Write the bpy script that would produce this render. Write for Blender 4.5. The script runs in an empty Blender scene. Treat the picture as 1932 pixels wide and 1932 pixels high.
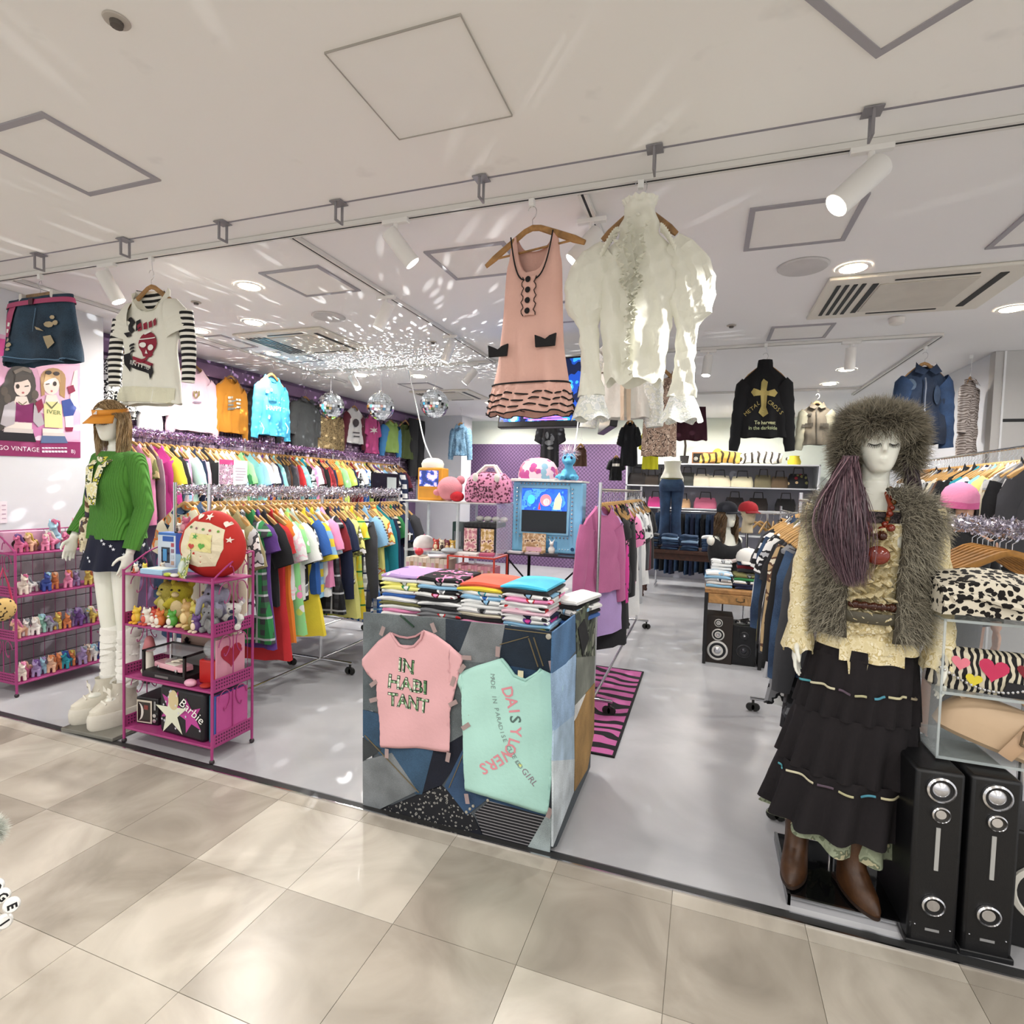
import bpy, bmesh, math, random
import numpy as np
from mathutils import Vector, Matrix
from mathutils.bvhtree import BVHTree

SC = bpy.context.scene
COL = SC.collection
PI = math.pi
# ------------------------------------------------------------------ camera
FPX, W = 1037.6, 1932.0
CAMH = 1.5
YAW, PIT, ROLL = (math.radians(a) for a in (-19.32, 2.553, 1.618))
_f = Vector((math.sin(YAW)*math.cos(PIT), math.cos(YAW)*math.cos(PIT), -math.sin(PIT)))
_r = Vector((math.cos(YAW), -math.sin(YAW), 0)); _u = _r.cross(_f)
_r, _u = math.cos(ROLL)*_r + math.sin(ROLL)*_u, -math.sin(ROLL)*_r + math.cos(ROLL)*_u
CAMP = Vector((0, 0, CAMH))
cd = bpy.data.cameras.new('camera'); cam = bpy.data.objects.new('camera', cd); COL.objects.link(cam)
cd.sensor_fit = 'HORIZONTAL'; cd.sensor_width = 36.0; cd.lens = 36.0*FPX/W; cd.clip_start = 0.02; cd.clip_end = 100
m4 = Matrix((_r, _u, -_f)).transposed().to_4x4(); m4.translation = CAMP; cam.matrix_world = m4
SC.camera = cam
# ------------------------------------------------------------------ light and exposure
SC.view_settings.view_transform = 'Standard'; SC.view_settings.look = 'None'
SC.view_settings.gamma = 1.0; SC.view_settings.exposure = 0.42; SC.view_settings.use_curve_mapping = False
SC.cycles.transparent_max_bounces = 16; SC.cycles.max_bounces = 8
wd = bpy.data.worlds.new('world'); SC.world = wd; wd.use_nodes = True
wd.node_tree.nodes['Background'].inputs[0].default_value = (.985, 0.985, 1.0, 1)
wd.node_tree.nodes['Background'].inputs[1].default_value = 0.78
def lamp(name, kind, loc, power, col=(1, .97, .93), size=.15, target=None, angle=70, blend=.6, spread=170):
    L = bpy.data.lights.new(name, kind); L.energy = power; L.color = col
    if kind == 'AREA': L.shape = 'DISK'; L.size = size; L.spread = math.radians(spread)
    if kind == 'SPOT': L.spot_size = math.radians(angle); L.spot_blend = blend; L.shadow_soft_size = size
    o = bpy.data.objects.new(name, L); COL.objects.link(o); o.location = loc
    if target is not None: o.rotation_euler = (Vector(target)-Vector(loc)).to_track_quat('-Z', 'Y').to_euler()
    return o
CEIL = 2.8
# added unseen area lights without fixtures, assumed corridor lamps behind and beside the viewer
for ix in range(-2, 3):
    for iy in range(3):
        lamp('added_mall_lamp', 'AREA', (ix*2.0-.4, .35-iy*1.9, CEIL-.03), 15, (1, .985, .96), .35)
# ------------------------------------------------------------------ pixel to place
def ray(px, py): return _f + (px-W/2)/FPX*_r - (py-W/2)/FPX*_u
def at(px, py, X=None, Y=None, Z=None):
    d = ray(px, py)
    t = (X/d.x) if X is not None else (Y/d.y) if Y is not None else ((Z-CAMH)/d.z)
    return CAMP + t*d
# ------------------------------------------------------------------ materials
def lin(c):
    if isinstance(c, str):
        c = c.lstrip('#'); c = [int(c[i:i+2], 16)/255 for i in (0, 2, 4)]
    return tuple((x/12.92 if x <= .04045 else ((x+.055)/1.055)**2.4) for x in c[:3]) + (1,)
_mats = {}
class NT:
    def __init__(s, m): s.t = m.node_tree; s.n = s.t.nodes; s.l = s.t.links
    def add(s, ty, **k):
        n = s.n.new(ty)
        for a, b in k.items():
            if a.startswith('i_'):
                i = n.inputs[int(a[2:])] if a[2:].isdigit() else n.inputs[a[2:].replace('_', ' ')]
                if isinstance(b, bpy.types.NodeSocket): s.l.new(b, i)
                else: i.default_value = b
            else: setattr(n, a, b)
        return n
    def math(s, op, a, b=0.0, c=0.0):
        n = s.add('ShaderNodeMath', operation=op)
        for i, v in enumerate((a, b, c)):
            if isinstance(v, bpy.types.NodeSocket): s.l.new(v, n.inputs[i])
            else: n.inputs[i].default_value = v
        return n.outputs[0]
    def mix(s, fac, a, b):
        n = s.add('ShaderNodeMix', data_type='RGBA')
        for i, v in ((0, fac), (6, a), (7, b)):
            if isinstance(v, bpy.types.NodeSocket): s.l.new(v, n.inputs[i])
            else: n.inputs[i].default_value = v
        return n.outputs[2]
def mat(base, rough=.85, pat=None, c2=None, c3=None, c4=None, sc=20., duty=.5, metal=0., bump=.15, bsc=140., var=.10,
        emit=0., alpha=1., trans=0., coat=0., axis='z', sheen=0., ior=1.45, sub=0., dist=6., gen=False):
    key = (base, rough, pat, c2, c3, c4, sc, duty, metal, bump, bsc, var, emit, alpha, trans, coat, axis, sheen, ior, sub, dist, gen)
    if key in _mats: return _mats[key]
    m = bpy.data.materials.new('%s_%s' % (pat or 'plain', base if isinstance(base, str) else 'col')); m.use_nodes = True
    t = NT(m); bs = t.n['Principled BSDF']; tc = t.add('ShaderNodeTexCoord')
    co = tc.outputs['Generated' if gen else 'Object']
    c1 = lin(base); col = None
    def ax(a):
        sp = t.add('ShaderNodeSeparateXYZ', i_0=co); return sp.outputs['xyz'.index(a)]
    def stripe(a, f, d): return t.math('LESS_THAN', t.math('FRACT', t.math('MULTIPLY', ax(a), f)), d)
    if pat == 'stripe': col = t.mix(stripe(axis, sc, duty), c1, lin(c2))
    elif pat == 'plaid':
        a = t.mix(stripe('x', sc, .5), c1, lin(c2)); b = t.mix(stripe('z', sc, .5), a, lin(c2))
        n = t.n.new('ShaderNodeMix'); n.data_type = 'RGBA'; n.inputs[0].default_value = .5
        t.l.new(a, n.inputs[6]); t.l.new(b, n.inputs[7]); col = n.outputs[2]
        th = t.math('MAXIMUM', stripe('x', sc*.5, .1), stripe('z', sc*.5, .1)); col = t.mix(th, col, lin(c3 or c2))
    elif pat == 'check': col = t.mix(t.math('MODULO', t.math('ADD', stripe('x', sc, .5), stripe('z', sc, .5)), 2.), c1, lin(c2))
    elif pat == 'leopard':
        v = t.add('ShaderNodeTexVoronoi', i_Vector=co, i_Scale=sc); nz = t.add('ShaderNodeTexNoise', i_Vector=co, i_Scale=sc*1.6)
        d = t.math('ADD', v.outputs[0], t.math('MULTIPLY', t.math('SUBTRACT', nz.outputs[0], .5), .5))
        col = t.mix(t.math('LESS_THAN', d, duty), c1, lin(c2))
        if c3: col = t.mix(t.math('LESS_THAN', d, duty*.42), col, lin(c3))
    elif pat == 'zebra':
        w = t.add('ShaderNodeTexWave', i_Vector=co, i_Scale=sc, i_Distortion=dist, i_Detail=1.5, i_Detail_Scale=1.2, bands_direction=axis.upper())
        col = t.mix(t.math('LESS_THAN', w.outputs[1], duty), c1, lin(c2))
    elif pat == 'floral':
        v = t.add('ShaderNodeTexVoronoi', i_Vector=co, i_Scale=sc); cr = t.add('ShaderNodeValToRGB'); cr.color_ramp.interpolation = 'CONSTANT'
        sx = t.add('ShaderNodeSeparateXYZ', i_0=v.outputs[1]); t.l.new(sx.outputs[0], cr.inputs[0])
        cs = [c for c in (base, c2, c3, c4) if c]; cr.color_ramp.elements[1].position = .45; cr.color_ramp.elements[1].color = lin(cs[1])
        cr.color_ramp.elements[0].color = c1
        for i, c in enumerate(cs[2:]):
            e = cr.color_ramp.elements.new(.63+.17*i); e.color = lin(c)
        nz = t.math('LESS_THAN', v.outputs[0], duty); col = t.mix(nz, c1, cr.outputs[0])
    elif pat == 'camo':
        nz = t.add('ShaderNodeTexNoise', i_Vector=co, i_Scale=sc, i_Detail=2.5); cr = t.add('ShaderNodeValToRGB'); cr.color_ramp.interpolation = 'CONSTANT'
        t.l.new(nz.outputs[0], cr.inputs[0]); cr.color_ramp.elements[0].color = c1
        cr.color_ramp.elements[1].position = .46; cr.color_ramp.elements[1].color = lin(c2)
        if c3: e = cr.color_ramp.elements.new(.54); e.color = lin(c3)
        if c4: e = cr.color_ramp.elements.new(.61); e.color = lin(c4)
        col = cr.outputs[0]
    elif pat == 'denim':
        nz = t.add('ShaderNodeTexNoise', i_Vector=co, i_Scale=sc*.25, i_Detail=3.); n2 = t.add('ShaderNodeTexNoise', i_Vector=co, i_Scale=420., i_Detail=0.)
        f = t.math('ADD', t.math('MULTIPLY', nz.outputs[0], .75), t.math('MULTIPLY', n2.outputs[0], .35))
        mr = t.add('ShaderNodeMapRange', i_0=f, i_1=.42, i_2=.72); col = t.mix(mr.outputs[0], c1, lin(c2))
    elif pat == 'marble':
        nz = t.add('ShaderNodeTexNoise', i_Vector=co, i_Scale=sc, i_Detail=5., i_Distortion=dist*.1)
        mr = t.add('ShaderNodeMapRange', i_0=nz.outputs[0], i_1=.32, i_2=.68); col = t.mix(mr.outputs[0], c1, lin(c2))
    elif pat == 'dots':
        v = t.add('ShaderNodeTexVoronoi', i_Vector=co, i_Scale=sc, i_Randomness=.25); col = t.mix(t.math('LESS_THAN', v.outputs[0], duty), c1, lin(c2))
    if col is None and var > 0:
        nz = t.add('ShaderNodeTexNoise', i_Vector=co, i_Scale=7., i_Detail=3.)
        dk = tuple(x*(1-var*1.6) for x in c1[:3])+(1,); lt = tuple(min(1, x*(1+var)) for x in c1[:3])+(1,)
        col = t.mix(nz.outputs[0], dk, lt)
    if col is None: bs.inputs['Base Color'].default_value = c1
    else: t.l.new(col, bs.inputs['Base Color'])
    bs.inputs['Roughness'].default_value = rough; bs.inputs['Metallic'].default_value = metal; bs.inputs['IOR'].default_value = ior
    bs.inputs['Transmission Weight'].default_value = trans; bs.inputs['Coat Weight'].default_value = coat; bs.inputs['Alpha'].default_value = alpha
    if sheen: bs.inputs['Sheen Weight'].default_value = sheen
    if sub: bs.inputs['Subsurface Weight'].default_value = sub; bs.inputs['Subsurface Scale'].default_value = .01
    if emit:
        bs.inputs['Emission Strength'].default_value = emit
        if col is None: bs.inputs['Emission Color'].default_value = c1
        else: t.l.new(col, bs.inputs['Emission Color'])
    if bump:
        nz = t.add('ShaderNodeTexNoise', i_Vector=co, i_Scale=bsc, i_Detail=2.)
        b = t.add('ShaderNodeBump', i_Strength=bump, i_Distance=.004, i_Height=nz.outputs[0]); t.l.new(b.outputs[0], bs.inputs['Normal'])
    _mats[key] = m
    return m
def knit(base, f=90., c2=None):
    key = ('knit', base, f, c2)
    if key in _mats: return _mats[key]
    m = mat(base, .95, bump=0, var=.06).copy(); t = NT(m); tc = t.add('ShaderNodeTexCoord'); w = t.add('ShaderNodeTexWave', i_Vector=tc.outputs['Object'], i_Scale=f/6.28*1.0, i_Distortion=.3)
    b = t.add('ShaderNodeBump', i_Strength=.9, i_Distance=.008, i_Height=w.outputs[1]); t.l.new(b.outputs[0], t.n['Principled BSDF'].inputs['Normal'])
    _mats[key] = m; return m
CHROME = lambda: mat('#d8d8da', .18, metal=1., bump=0, var=0)
STEEL = lambda: mat('#8d8f93', .35, metal=1., bump=0, var=0)
WOOD = lambda c='#c99a5c': mat(c, .5, pat='marble', c2=''.join(['#']+['%02x' % int(int(c[i:i+2], 16)*.72) for i in (1, 3, 5)]), sc=9., bump=.05, dist=20.)
PLASTIC = lambda c, r=.35: mat(c, r, bump=0, var=0)
ACRYL = lambda: mat('#f4f8fa', .04, alpha=.16, bump=0, var=0, ior=1.2)
def glassy(c='#e8f4f6', a=.14): return mat(c, .03, alpha=a, bump=0, var=0)
# ------------------------------------------------------------------ mesh building
class MB:
    def __init__(s): s.v = []; s.f = []
    def add(s, vs, fs):
        n = len(s.v); s.v += [tuple(p) for p in vs]; s.f += [tuple(i+n for i in q) for q in fs]; return s
    def box(s, a, b):
        (x0, y0, z0), (x1, y1, z1) = [[min(p, q) for p, q in zip(a, b)], [max(p, q) for p, q in zip(a, b)]]
        return s.add([(x0, y0, z0), (x1, y0, z0), (x1, y1, z0), (x0, y1, z0), (x0, y0, z1), (x1, y0, z1), (x1, y1, z1), (x0, y1, z1)],
                     [(0, 3, 2, 1), (4, 5, 6, 7), (0, 1, 5, 4), (1, 2, 6, 5), (2, 3, 7, 6), (3, 0, 4, 7)])
    def loft(s, rings, cap0=True, cap1=True, closed=True):
        n = len(rings[0]); vs = [p for r in rings for p in r]; fs = []
        for j in range(len(rings)-1):
            for i in range(n if closed else n-1):
                k = (i+1) % n; fs.append((j*n+i, j*n+k, (j+1)*n+k, (j+1)*n+i))
        if cap0: fs.append(tuple(reversed(range(n))))
        if cap1: fs.append(tuple(range((len(rings)-1)*n, len(rings)*n)))
        return s.add(vs, fs)
    def tube(s, pts, r, n=8, cap=True, flat=None, up=None):
        """a tube along pts; r number or list; flat = (a, b) scale of the section"""
        P = [Vector(p) for p in pts]; R = r if isinstance(r, (list, tuple)) else [r]*len(P); rings = []
        last = None
        for i, p in enumerate(P):
            d = (P[min(i+1, len(P)-1)]-P[max(i-1, 0)])
            d = d.normalized() if d.length > 1e-9 else Vector((0, 0, 1))
            if up is not None: a = Vector(up)-d*d.dot(Vector(up))
            elif last is None: a = Vector((0, 0, 1)) if abs(d.z) < .9 else Vector((1, 0, 0)); a = a-d*a.dot(d)
            else: a = last-d*last.dot(d)
            if a.length < 1e-6: a = d.orthogonal()
            a.normalize(); last = a; b = d.cross(a)
            fa, fb = flat or (1, 1)
            rings.append([p+R[i]*(fa*math.cos(t)*a+fb*math.sin(t)*b) for t in [2*PI*k/n for k in range(n)]])
        return s.loft(rings, cap, cap)
    def cyl(s, a, b, r, n=16, r2=None): return s.tube([a, b], [r, r if r2 is None else r2], n)
    def lathe(s, prof, n=20, c=(0, 0, 0), axis='z'):
        rings = []
        for (r, z) in prof:
            ring = []
            for k in range(n):
                t = 2*PI*k/n; p = (r*math.cos(t), r*math.sin(t), z)
                if axis == 'y': p = (p[0], -p[2], p[1])
                if axis == 'x': p = (p[2], p[0], p[1])
                ring.append((p[0]+c[0], p[1]+c[1], p[2]+c[2]))
            rings.append(ring)
        return s.loft(rings)
    def ball(s, c, r, n=14, m=9):
        r = r if isinstance(r, (list, tuple)) else (r, r, r)
        return s.loft([[(c[0]+r[0]*math.sin(a)*math.cos(2*PI*k/n), c[1]+r[1]*math.sin(a)*math.sin(2*PI*k/n), c[2]-r[2]*math.cos(a)) for k in range(n)]
                       for a in [PI*(.02+.96*j/(m-1)) for j in range(m)]])
    def prism(s, poly, y0, y1, plane='xz'):
        """polygon in a plane pushed from y0 to y1"""
        mk = {'xz': lambda a, b, d: (a, d, b), 'xy': lambda a, b, d: (a, b, d), 'yz': lambda a, b, d: (d, a, b)}[plane]
        n = len(poly)
        vs = [mk(a, b, y0) for a, b in poly]+[mk(a, b, y1) for a, b in poly]
        return s.add(vs, [tuple(range(n)), tuple(reversed(range(n, 2*n)))]+[((i+1) % n, i, n+i, n+(i+1) % n) for i in range(n)])
    def xf(s, M):
        s.v = [tuple(M @ Vector(p)) for p in s.v]; return s
    def mesh(s, name, m=None, smooth=True):
        me = bpy.data.meshes.new(name); me.from_pydata(s.v, [], s.f); me.update()
        if smooth:
            me.polygons.foreach_set('use_smooth', [True]*len(me.polygons))
            try: me.set_sharp_from_angle(angle=math.radians(38))
            except Exception: pass
        if m is not None: me.materials.append(m)
        return me
    def build(s, name, m, parent=None, loc=None, rot=None, smooth=True, bevel=0, label=None, fix=True):
        me = s.mesh(name, m, smooth)
        if fix:
            bm = bmesh.new(); bm.from_mesh(me); bmesh.ops.recalc_face_normals(bm, faces=bm.faces); bm.to_mesh(me); bm.free()
        return link(name, me, parent, loc, rot, bevel, label)
def link(name, me, parent=None, loc=None, rot=None, bevel=0, label=None, m=None):
    o = bpy.data.objects.new(name, me); COL.objects.link(o)
    if parent is not None: o.parent = parent
    if loc is not None: o.location = loc
    if rot is not None: o.rotation_euler = rot
    if bevel:
        b = o.modifiers.new('bevel', 'BEVEL'); b.width = bevel; b.segments = 2; b.limit_method = 'ANGLE'; b.angle_limit = math.radians(40)
    if label: o['label'] = label
    if m is not None:
        if not me.materials: me.materials.append(None)
        o.material_slots[0].link = 'OBJECT'; o.material_slots[0].material = m
    return o
def tag(o, label, cat, group=None, kind=None):
    o['label'] = label; o['category'] = cat
    if group: o['group'] = group
    if kind: o['kind'] = kind
    return o
def thing(name, label, cat, loc=(0, 0, 0), rz=0, group=None):
    o = bpy.data.objects.new(name, None); COL.objects.link(o); o.location = loc; o.rotation_euler = (0, 0, rz); o.empty_display_size = .05
    return tag(o, label, cat, group)
def struct(name, mb, m, parent=None, label=None, bevel=0, smooth=False):
    o = mb.build(name, m, parent, smooth=smooth, bevel=bevel)
    if parent is None: o['kind'] = 'structure'
    if label: o['label'] = label
    return o
def copy_tree(o, parent=None):
    c = o.copy(); COL.objects.link(c)
    if parent is not None: c.parent = parent
    for ch in list(o.children): copy_tree(ch, c)
    return c
def B(a, b): return MB().box(a, b)
def rng(i): return random.Random(i)
# ------------------------------------------------------------------ lettering (flat print on surfaces)
def text_mesh(txt, size, spacing=1.0, shear=0., bold=0.):
    cu = bpy.data.curves.new('t', 'FONT'); cu.body = txt; cu.size = size; cu.align_x = 'CENTER'; cu.align_y = 'CENTER'; cu.space_character = spacing; cu.shear = shear
    cu.offset = bold; cu.resolution_u = 2
    o = bpy.data.objects.new('t', cu); COL.objects.link(o)
    dg = bpy.context.evaluated_depsgraph_get(); me = bpy.data.meshes.new_from_object(o.evaluated_get(dg)); bpy.data.objects.remove(o); bpy.data.curves.remove(cu)
    return me
def print_on(name, me, m, target, place, parent=None, off=.003, axis='y', bvh=None, subdiv=0):
    """lay a flat mesh (x, y in its own plane) on the front (-Y side) of target's mesh, both in target's own space"""
    if subdiv:
        bm = bmesh.new(); bm.from_mesh(me); bmesh.ops.triangulate(bm, faces=bm.faces)
        for _ in range(4):
            es = [e for e in bm.edges if e.calc_length() > subdiv]
            if not es: break
            bmesh.ops.subdivide_edges(bm, edges=es, cuts=1); bmesh.ops.triangulate(bm, faces=[f for f in bm.faces if len(f.verts) > 3])
        bm.to_mesh(me); bm.free()
    if bvh is None: bvh = BVHTree.FromPolygons([v.co for v in target.data.vertices], [p.vertices for p in target.data.polygons])
    cx, cz, rot = place; c, s_ = math.cos(rot), math.sin(rot); ly = None
    for v in me.vertices:
        x, z = cx+c*v.co.x-s_*v.co.y, cz+s_*v.co.x+c*v.co.y
        h = bvh.ray_cast(Vector((x, -2, z)), Vector((0, 1, 0)))
        y = h[0].y if h[0] is not None else (ly if ly is not None else 0.); ly = y
        v.co = (x, y-off-v.co.z, z)
    me.materials.clear(); me.materials.append(m); me.update()
    return link(name, me, parent or target)
def flat_poly(pts):
    me = bpy.data.meshes.new('p'); me.from_pydata([(a, b, 0) for a, b in pts], [], [tuple(range(len(pts)))]); me.update(); return me
def flat_polys(list_):
    vs, fs = [], []
    for i, pts in enumerate(list_):
        n = len(vs); vs += [(a, b, i*2e-4) for a, b in pts]; fs.append(tuple(range(n, n+len(pts))))
    me = bpy.data.meshes.new('p'); me.from_pydata(vs, [], fs); me.update(); return me
def circ(x, y, r, n=14, ry=None): return [(x+r*math.cos(2*PI*k/n), y+(ry or r)*math.sin(2*PI*k/n)) for k in range(n)]
def star(x, y, r, n=5, q=.42, rot=PI/2): return [(x+(r if k % 2 == 0 else r*q)*math.cos(rot+PI*k/n), y+(r if k % 2 == 0 else r*q)*math.sin(rot+PI*k/n)) for k in range(2*n)]
def heart(x, y, r, n=22): return [(x+r*.0625*16*math.sin(t)**3, y+r*.0625*(13*math.cos(t)-5*math.cos(2*t)-2*math.cos(3*t)-math.cos(4*t))) for t in [2*PI*k/n for k in range(n)]]
# ================================================================== the setting
TH = 2.13                                   # y of the shop threshold
BACK = 10.2
WHITE = mat('#e9e7e3', .75, var=.02, bump=.02)
WALLW = mat('#d3d5da', .7, var=.02, bump=.03)
def ceil_mat(c, spots):
    m = bpy.data.materials.new('ceiling_paint'); m.use_nodes = True; t = NT(m); bs = t.n['Principled BSDF']; bs.inputs['Roughness'].default_value = .85
    tc = t.add('ShaderNodeTexCoord'); nz = t.add('ShaderNodeTexNoise', i_Vector=tc.outputs['Object'], i_Scale=5.5, i_Detail=3.)
    f = t.math('MULTIPLY', t.math('GREATER_THAN', nz.outputs[0], .72), spots); c1 = lin(c)
    nz2 = t.add('ShaderNodeMapRange', i_0=nz.outputs[0], i_1=.66, i_2=.78); f = t.math('MULTIPLY', nz2.outputs[0], spots)
    t.l.new(t.mix(f, c1, tuple(x*.7 for x in c1[:3])+(1,)), bs.inputs['Base Color']); return m
struct('floor', B((-7, TH-.02, -.06), (4.6, BACK+1.5, 0)), mat('#b4b4b6', .3, pat='marble', c2='#98989b', sc=1.1, bump=.03, bsc=40., dist=8.), label='grey concrete look vinyl shop floor')
fm = struct('floor_mall', B((-7, -6, -.06), (4.6, TH-.02, -.004)), mat('#a1998b', .6, bump=0), label='beige stone tile corridor floor')
tones = [('#bdb5a8', '#9b9386'), ('#c5beb1', '#a8a093'), ('#aaa295', '#8b8377'), ('#c0b8ab', '#988f82')]
tm = [mat(a, .27, pat='marble', c2=b, sc=2.3, bump=.02, bsc=30., dist=14.) for a, b in tones]
T0, TS = -1.392, .4455
r_ = rng(4)
for iy in range(-1, 5):
    y1 = (2.112 if iy < 0 else 2.032-iy*.444); y0 = 2.034 if iy < 0 else y1-.442
    for ix in range(-8, 7):
        x0 = T0+ix*TS
        o = B((x0+.001, y0, -.004), (x0+TS-.001, y1, 0)).build('tile', tm[r_.randrange(4)], fm, smooth=False)
# plain run of the same floor farther along the corridor (past the tiles in view)
for nm, a, b in (('floor_side', (-7, -6, -.004), (T0-8*TS, 2.11, 0)), ('floor_near', (T0-8*TS, -6, -.004), (4.6, .2, 0)), ('floor_right', (T0+7*TS, .2, -.004), (4.6, 2.11, 0))):
    B(a, b).build('tile_field', tm[0], fm, smooth=False)
# threshold strip: dark rubber line and polished metal edge
t1 = struct('trim_1', B((-7, TH-.018, 0), (4.6, TH+.018, .004)), mat('#3c3c3c', .45, metal=.4, bump=0), label='dark threshold strip along the shop front')
B((-7, TH-.026, 0), (4.6, TH-.018, .006)).build('metal_edge', CHROME(), t1, smooth=False)
B((-7, TH+.018, 0), (4.6, TH+.026, .003)).build('metal_edge', STEEL(), t1, smooth=False)
# ceilings
cl = struct('ceiling_mall', B((-7, -6, CEIL), (4.6, 2.19, CEIL+.1)), ceil_mat('#f2f0ec', .35), label='cream corridor ceiling with faint stains')
struct('ceiling', B((-7, 2.196, CEIL+.002), (4.6, BACK+1.5, CEIL+.1)), ceil_mat('#ecebea', .0), label='white shop ceiling')
t2 = struct('trim_2', B((-7, 2.189, CEIL-.003), (4.6, 2.197, CEIL+.05)), mat('#8b8890', .6, bump=0), label='thin grey seam between corridor and shop ceiling')
# walls
XW, XP, XR = -4.73, -5.22, 2.33
struct('wall_left', B((XW-.6, 2.1, 0), (XW, 3.2, CEIL)), WALLW, label='white side wall by the shop front')
struct('wall_purple', B((XP-.1, 3.2, 0), (XP, 9.3, CEIL)), mat('#6f5678', .5, var=.1), label='purple side wall behind the clothes rail')
struct('wall_back', B((-7, BACK, 0), (4.6, BACK+.1, CEIL)), mat('#dfe6dc', .7, var=.03, bump=.02), label='white back wall')
struct('wall_right', B((XR, 6.05, 0), (XR+.1, BACK, CEIL)), WALLW, label='white right hand wall')
wp = struct('wall_panel', B((XR, 5.95, 0), (4.6, 6.05, CEIL)), mat('#bdbbb8', .6, var=.02, bump=0), label='grey panelled wall section on the right')
B((XR+.06, 5.94, 0), (XR+.075, 5.96, CEIL)).build('panel_joint', mat('#e4e4e4', .5, bump=0), wp, smooth=False)
B((XR+.075, 5.944, 2.19), (4.6, 5.952, 2.215)).build('panel_slot', mat('#262626', .6, bump=0), wp, smooth=False)
pl = at(862, 800, Y=9.35)
struct('pillar', B((-5.3, 9.3, 0), (pl.x+.13, 9.75, CEIL)), WALLW, label='white pillar at the end of the purple wall')
struct('wall_low', B((-4.5, BACK-.02, 0), (-1.3, BACK, at(1000, 838, Y=BACK-.02).z)), mat('#7d6288', .45, pat='check', c2='#5a4564', sc=14., bump=0), label='low purple mirrored panel on the back wall')
# sequin curtain on the purple wall: thousands of tilting squares, nobody could count them
def sequins(name, X, y0, y1, z0, z1, step, cols, label):
    r = rng(7); vs, fs = [], []
    for i in range(int((y1-y0)/step)):
        for j in range(int((z1-z0)/step)):
            c = Vector((X+.012, y0+(i+.5)*step, z0+(j+.5)*step)); a, b = r.gauss(0, .3), r.gauss(0, .3); h = step*.43; n = len(vs)
            for sy, sz in ((-1, -1), (1, -1), (1, 1), (-1, 1)): vs.append((c.x+h*(sy*math.sin(a)+sz*math.sin(b)), c.y+sy*h*math.cos(a), c.z+sz*h*math.cos(b)))
            fs.append((n, n+1, n+2, n+3))
    m = MB(); m.v, m.f = vs, fs; o = m.build(name, mat(cols, .3, metal=.45, bump=0, var=.3), smooth=False, fix=False); o['kind'] = 'stuff'; o['label'] = label; o['category'] = 'curtain'
sequins('sequin_curtain', XP, 3.25, 9.25, 1.2, 2.6, .04, '#cbb3cf', 'shimmering purple sequin curtain on the side wall')
B((XP, 3.2, 2.62), (XP+.05, 9.3, CEIL-.05)).build('curtain_valance', mat('#8d6f94', .3, metal=.2, bump=.3, bsc=30.), None)
tag(bpy.data.objects['curtain_valance'], 'glossy purple valance along the top of the sequin curtain', 'valance')
# ------------------------------------------------------------------ lighting tracks
TRK = mat('#d9d7d2', .5, bump=0, var=0); SLOT = mat('#1c1c1c', .6, bump=0, var=0)
def track(name, a, b, label):
    a, b = Vector(a), Vector(b); d = (b-a).normalized(); n = Vector((-d.y, d.x, 0)); t = thing(name, label, 'light track', a)
    q = MB(); L = (b-a).length
    for s0, s1, z0, z1, mm, nm in ((-.02, -.006, -.022, 0, TRK, 'side_rail'), (.006, .02, -.022, 0, TRK, 'side_rail'), (-.006, .006, -.0212, 0, SLOT, 'slot')):
        vs = [(d*l+n*s+Vector((0, 0, z)))[:] for l in (0, L) for s in (s0, s1) for z in (z0, z1)]
        MB().add(vs, [(0, 1, 3, 2), (4, 6, 7, 5), (0, 4, 5, 1), (2, 3, 7, 6), (0, 2, 6, 4), (1, 5, 7, 3)]).build(nm, mm, t, smooth=False)
    return t
CT = CEIL
track('ceiling_track', (-4.6, 2.375, CT), (4.4, 2.375, CT), 'long white ceiling track along the shop front holding the hung clothes')
track('ceiling_track', (-4.4, 2.4, CT), (-4.4, 6.0, CT), 'white ceiling track running back along the left wall')
track('ceiling_track', (-2.11, 2.4, CT), (-2.11, 5.36, CT), 'white ceiling track running back from the shop front to the mirror balls')
track('ceiling_track', (-.56, 2.4, CT), (-.56, 3.1, CT), 'short white ceiling track between the pink dress and the ivory blouse')
track('ceiling_track', (-4.4, 5.4, CT), (1.7, 5.22, CT), 'white cross track that holds the mirror balls')
track('ceiling_track', (1.7, 5.25, CT), (1.7, 8.0, CT), 'white ceiling track on the right above the denim jacket')
track('ceiling_track', (-.4, 7.6, CT), (1.68, 7.55, CT), 'far white cross track above the back shelves')
# smoke barrier brackets along the seam
BR = mat('#8f8d91', .5, metal=.4, bump=0, var=.05)
pb, br0 = MB().box((-.045, -.05, -.006), (.045, .04, 0)), None
for i, x in enumerate((-3.775, -3.06, -2.362, -1.661, -.945, -.235, .475, 1.185)):
    nth = ['leftmost', 'second', 'third', 'fourth', 'fifth', 'sixth', 'seventh', 'rightmost'][i]
    if br0 is None:
        t = br0 = thing('ceiling_bracket', '', 'bracket', (0, 0, 0), 0, 'steel brackets along the ceiling seam')
        pb.build('plate', BR, t, smooth=False)
        q = MB().box((-.006, -.045, -.12), (.006, -.03, 0)).box((-.006, .025, -.12), (.006, .04, 0)).box((-.006, -.045, -.132), (.006, .04, -.118))
        q.build('loop', BR, t, smooth=False)
    else: t = copy_tree(br0)
    t.scale = (.68, .68, .68); t.location = (x, 2.19, CEIL-.004); t['label'] = nth+' steel bracket along the ceiling seam, counted from the left'
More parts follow.
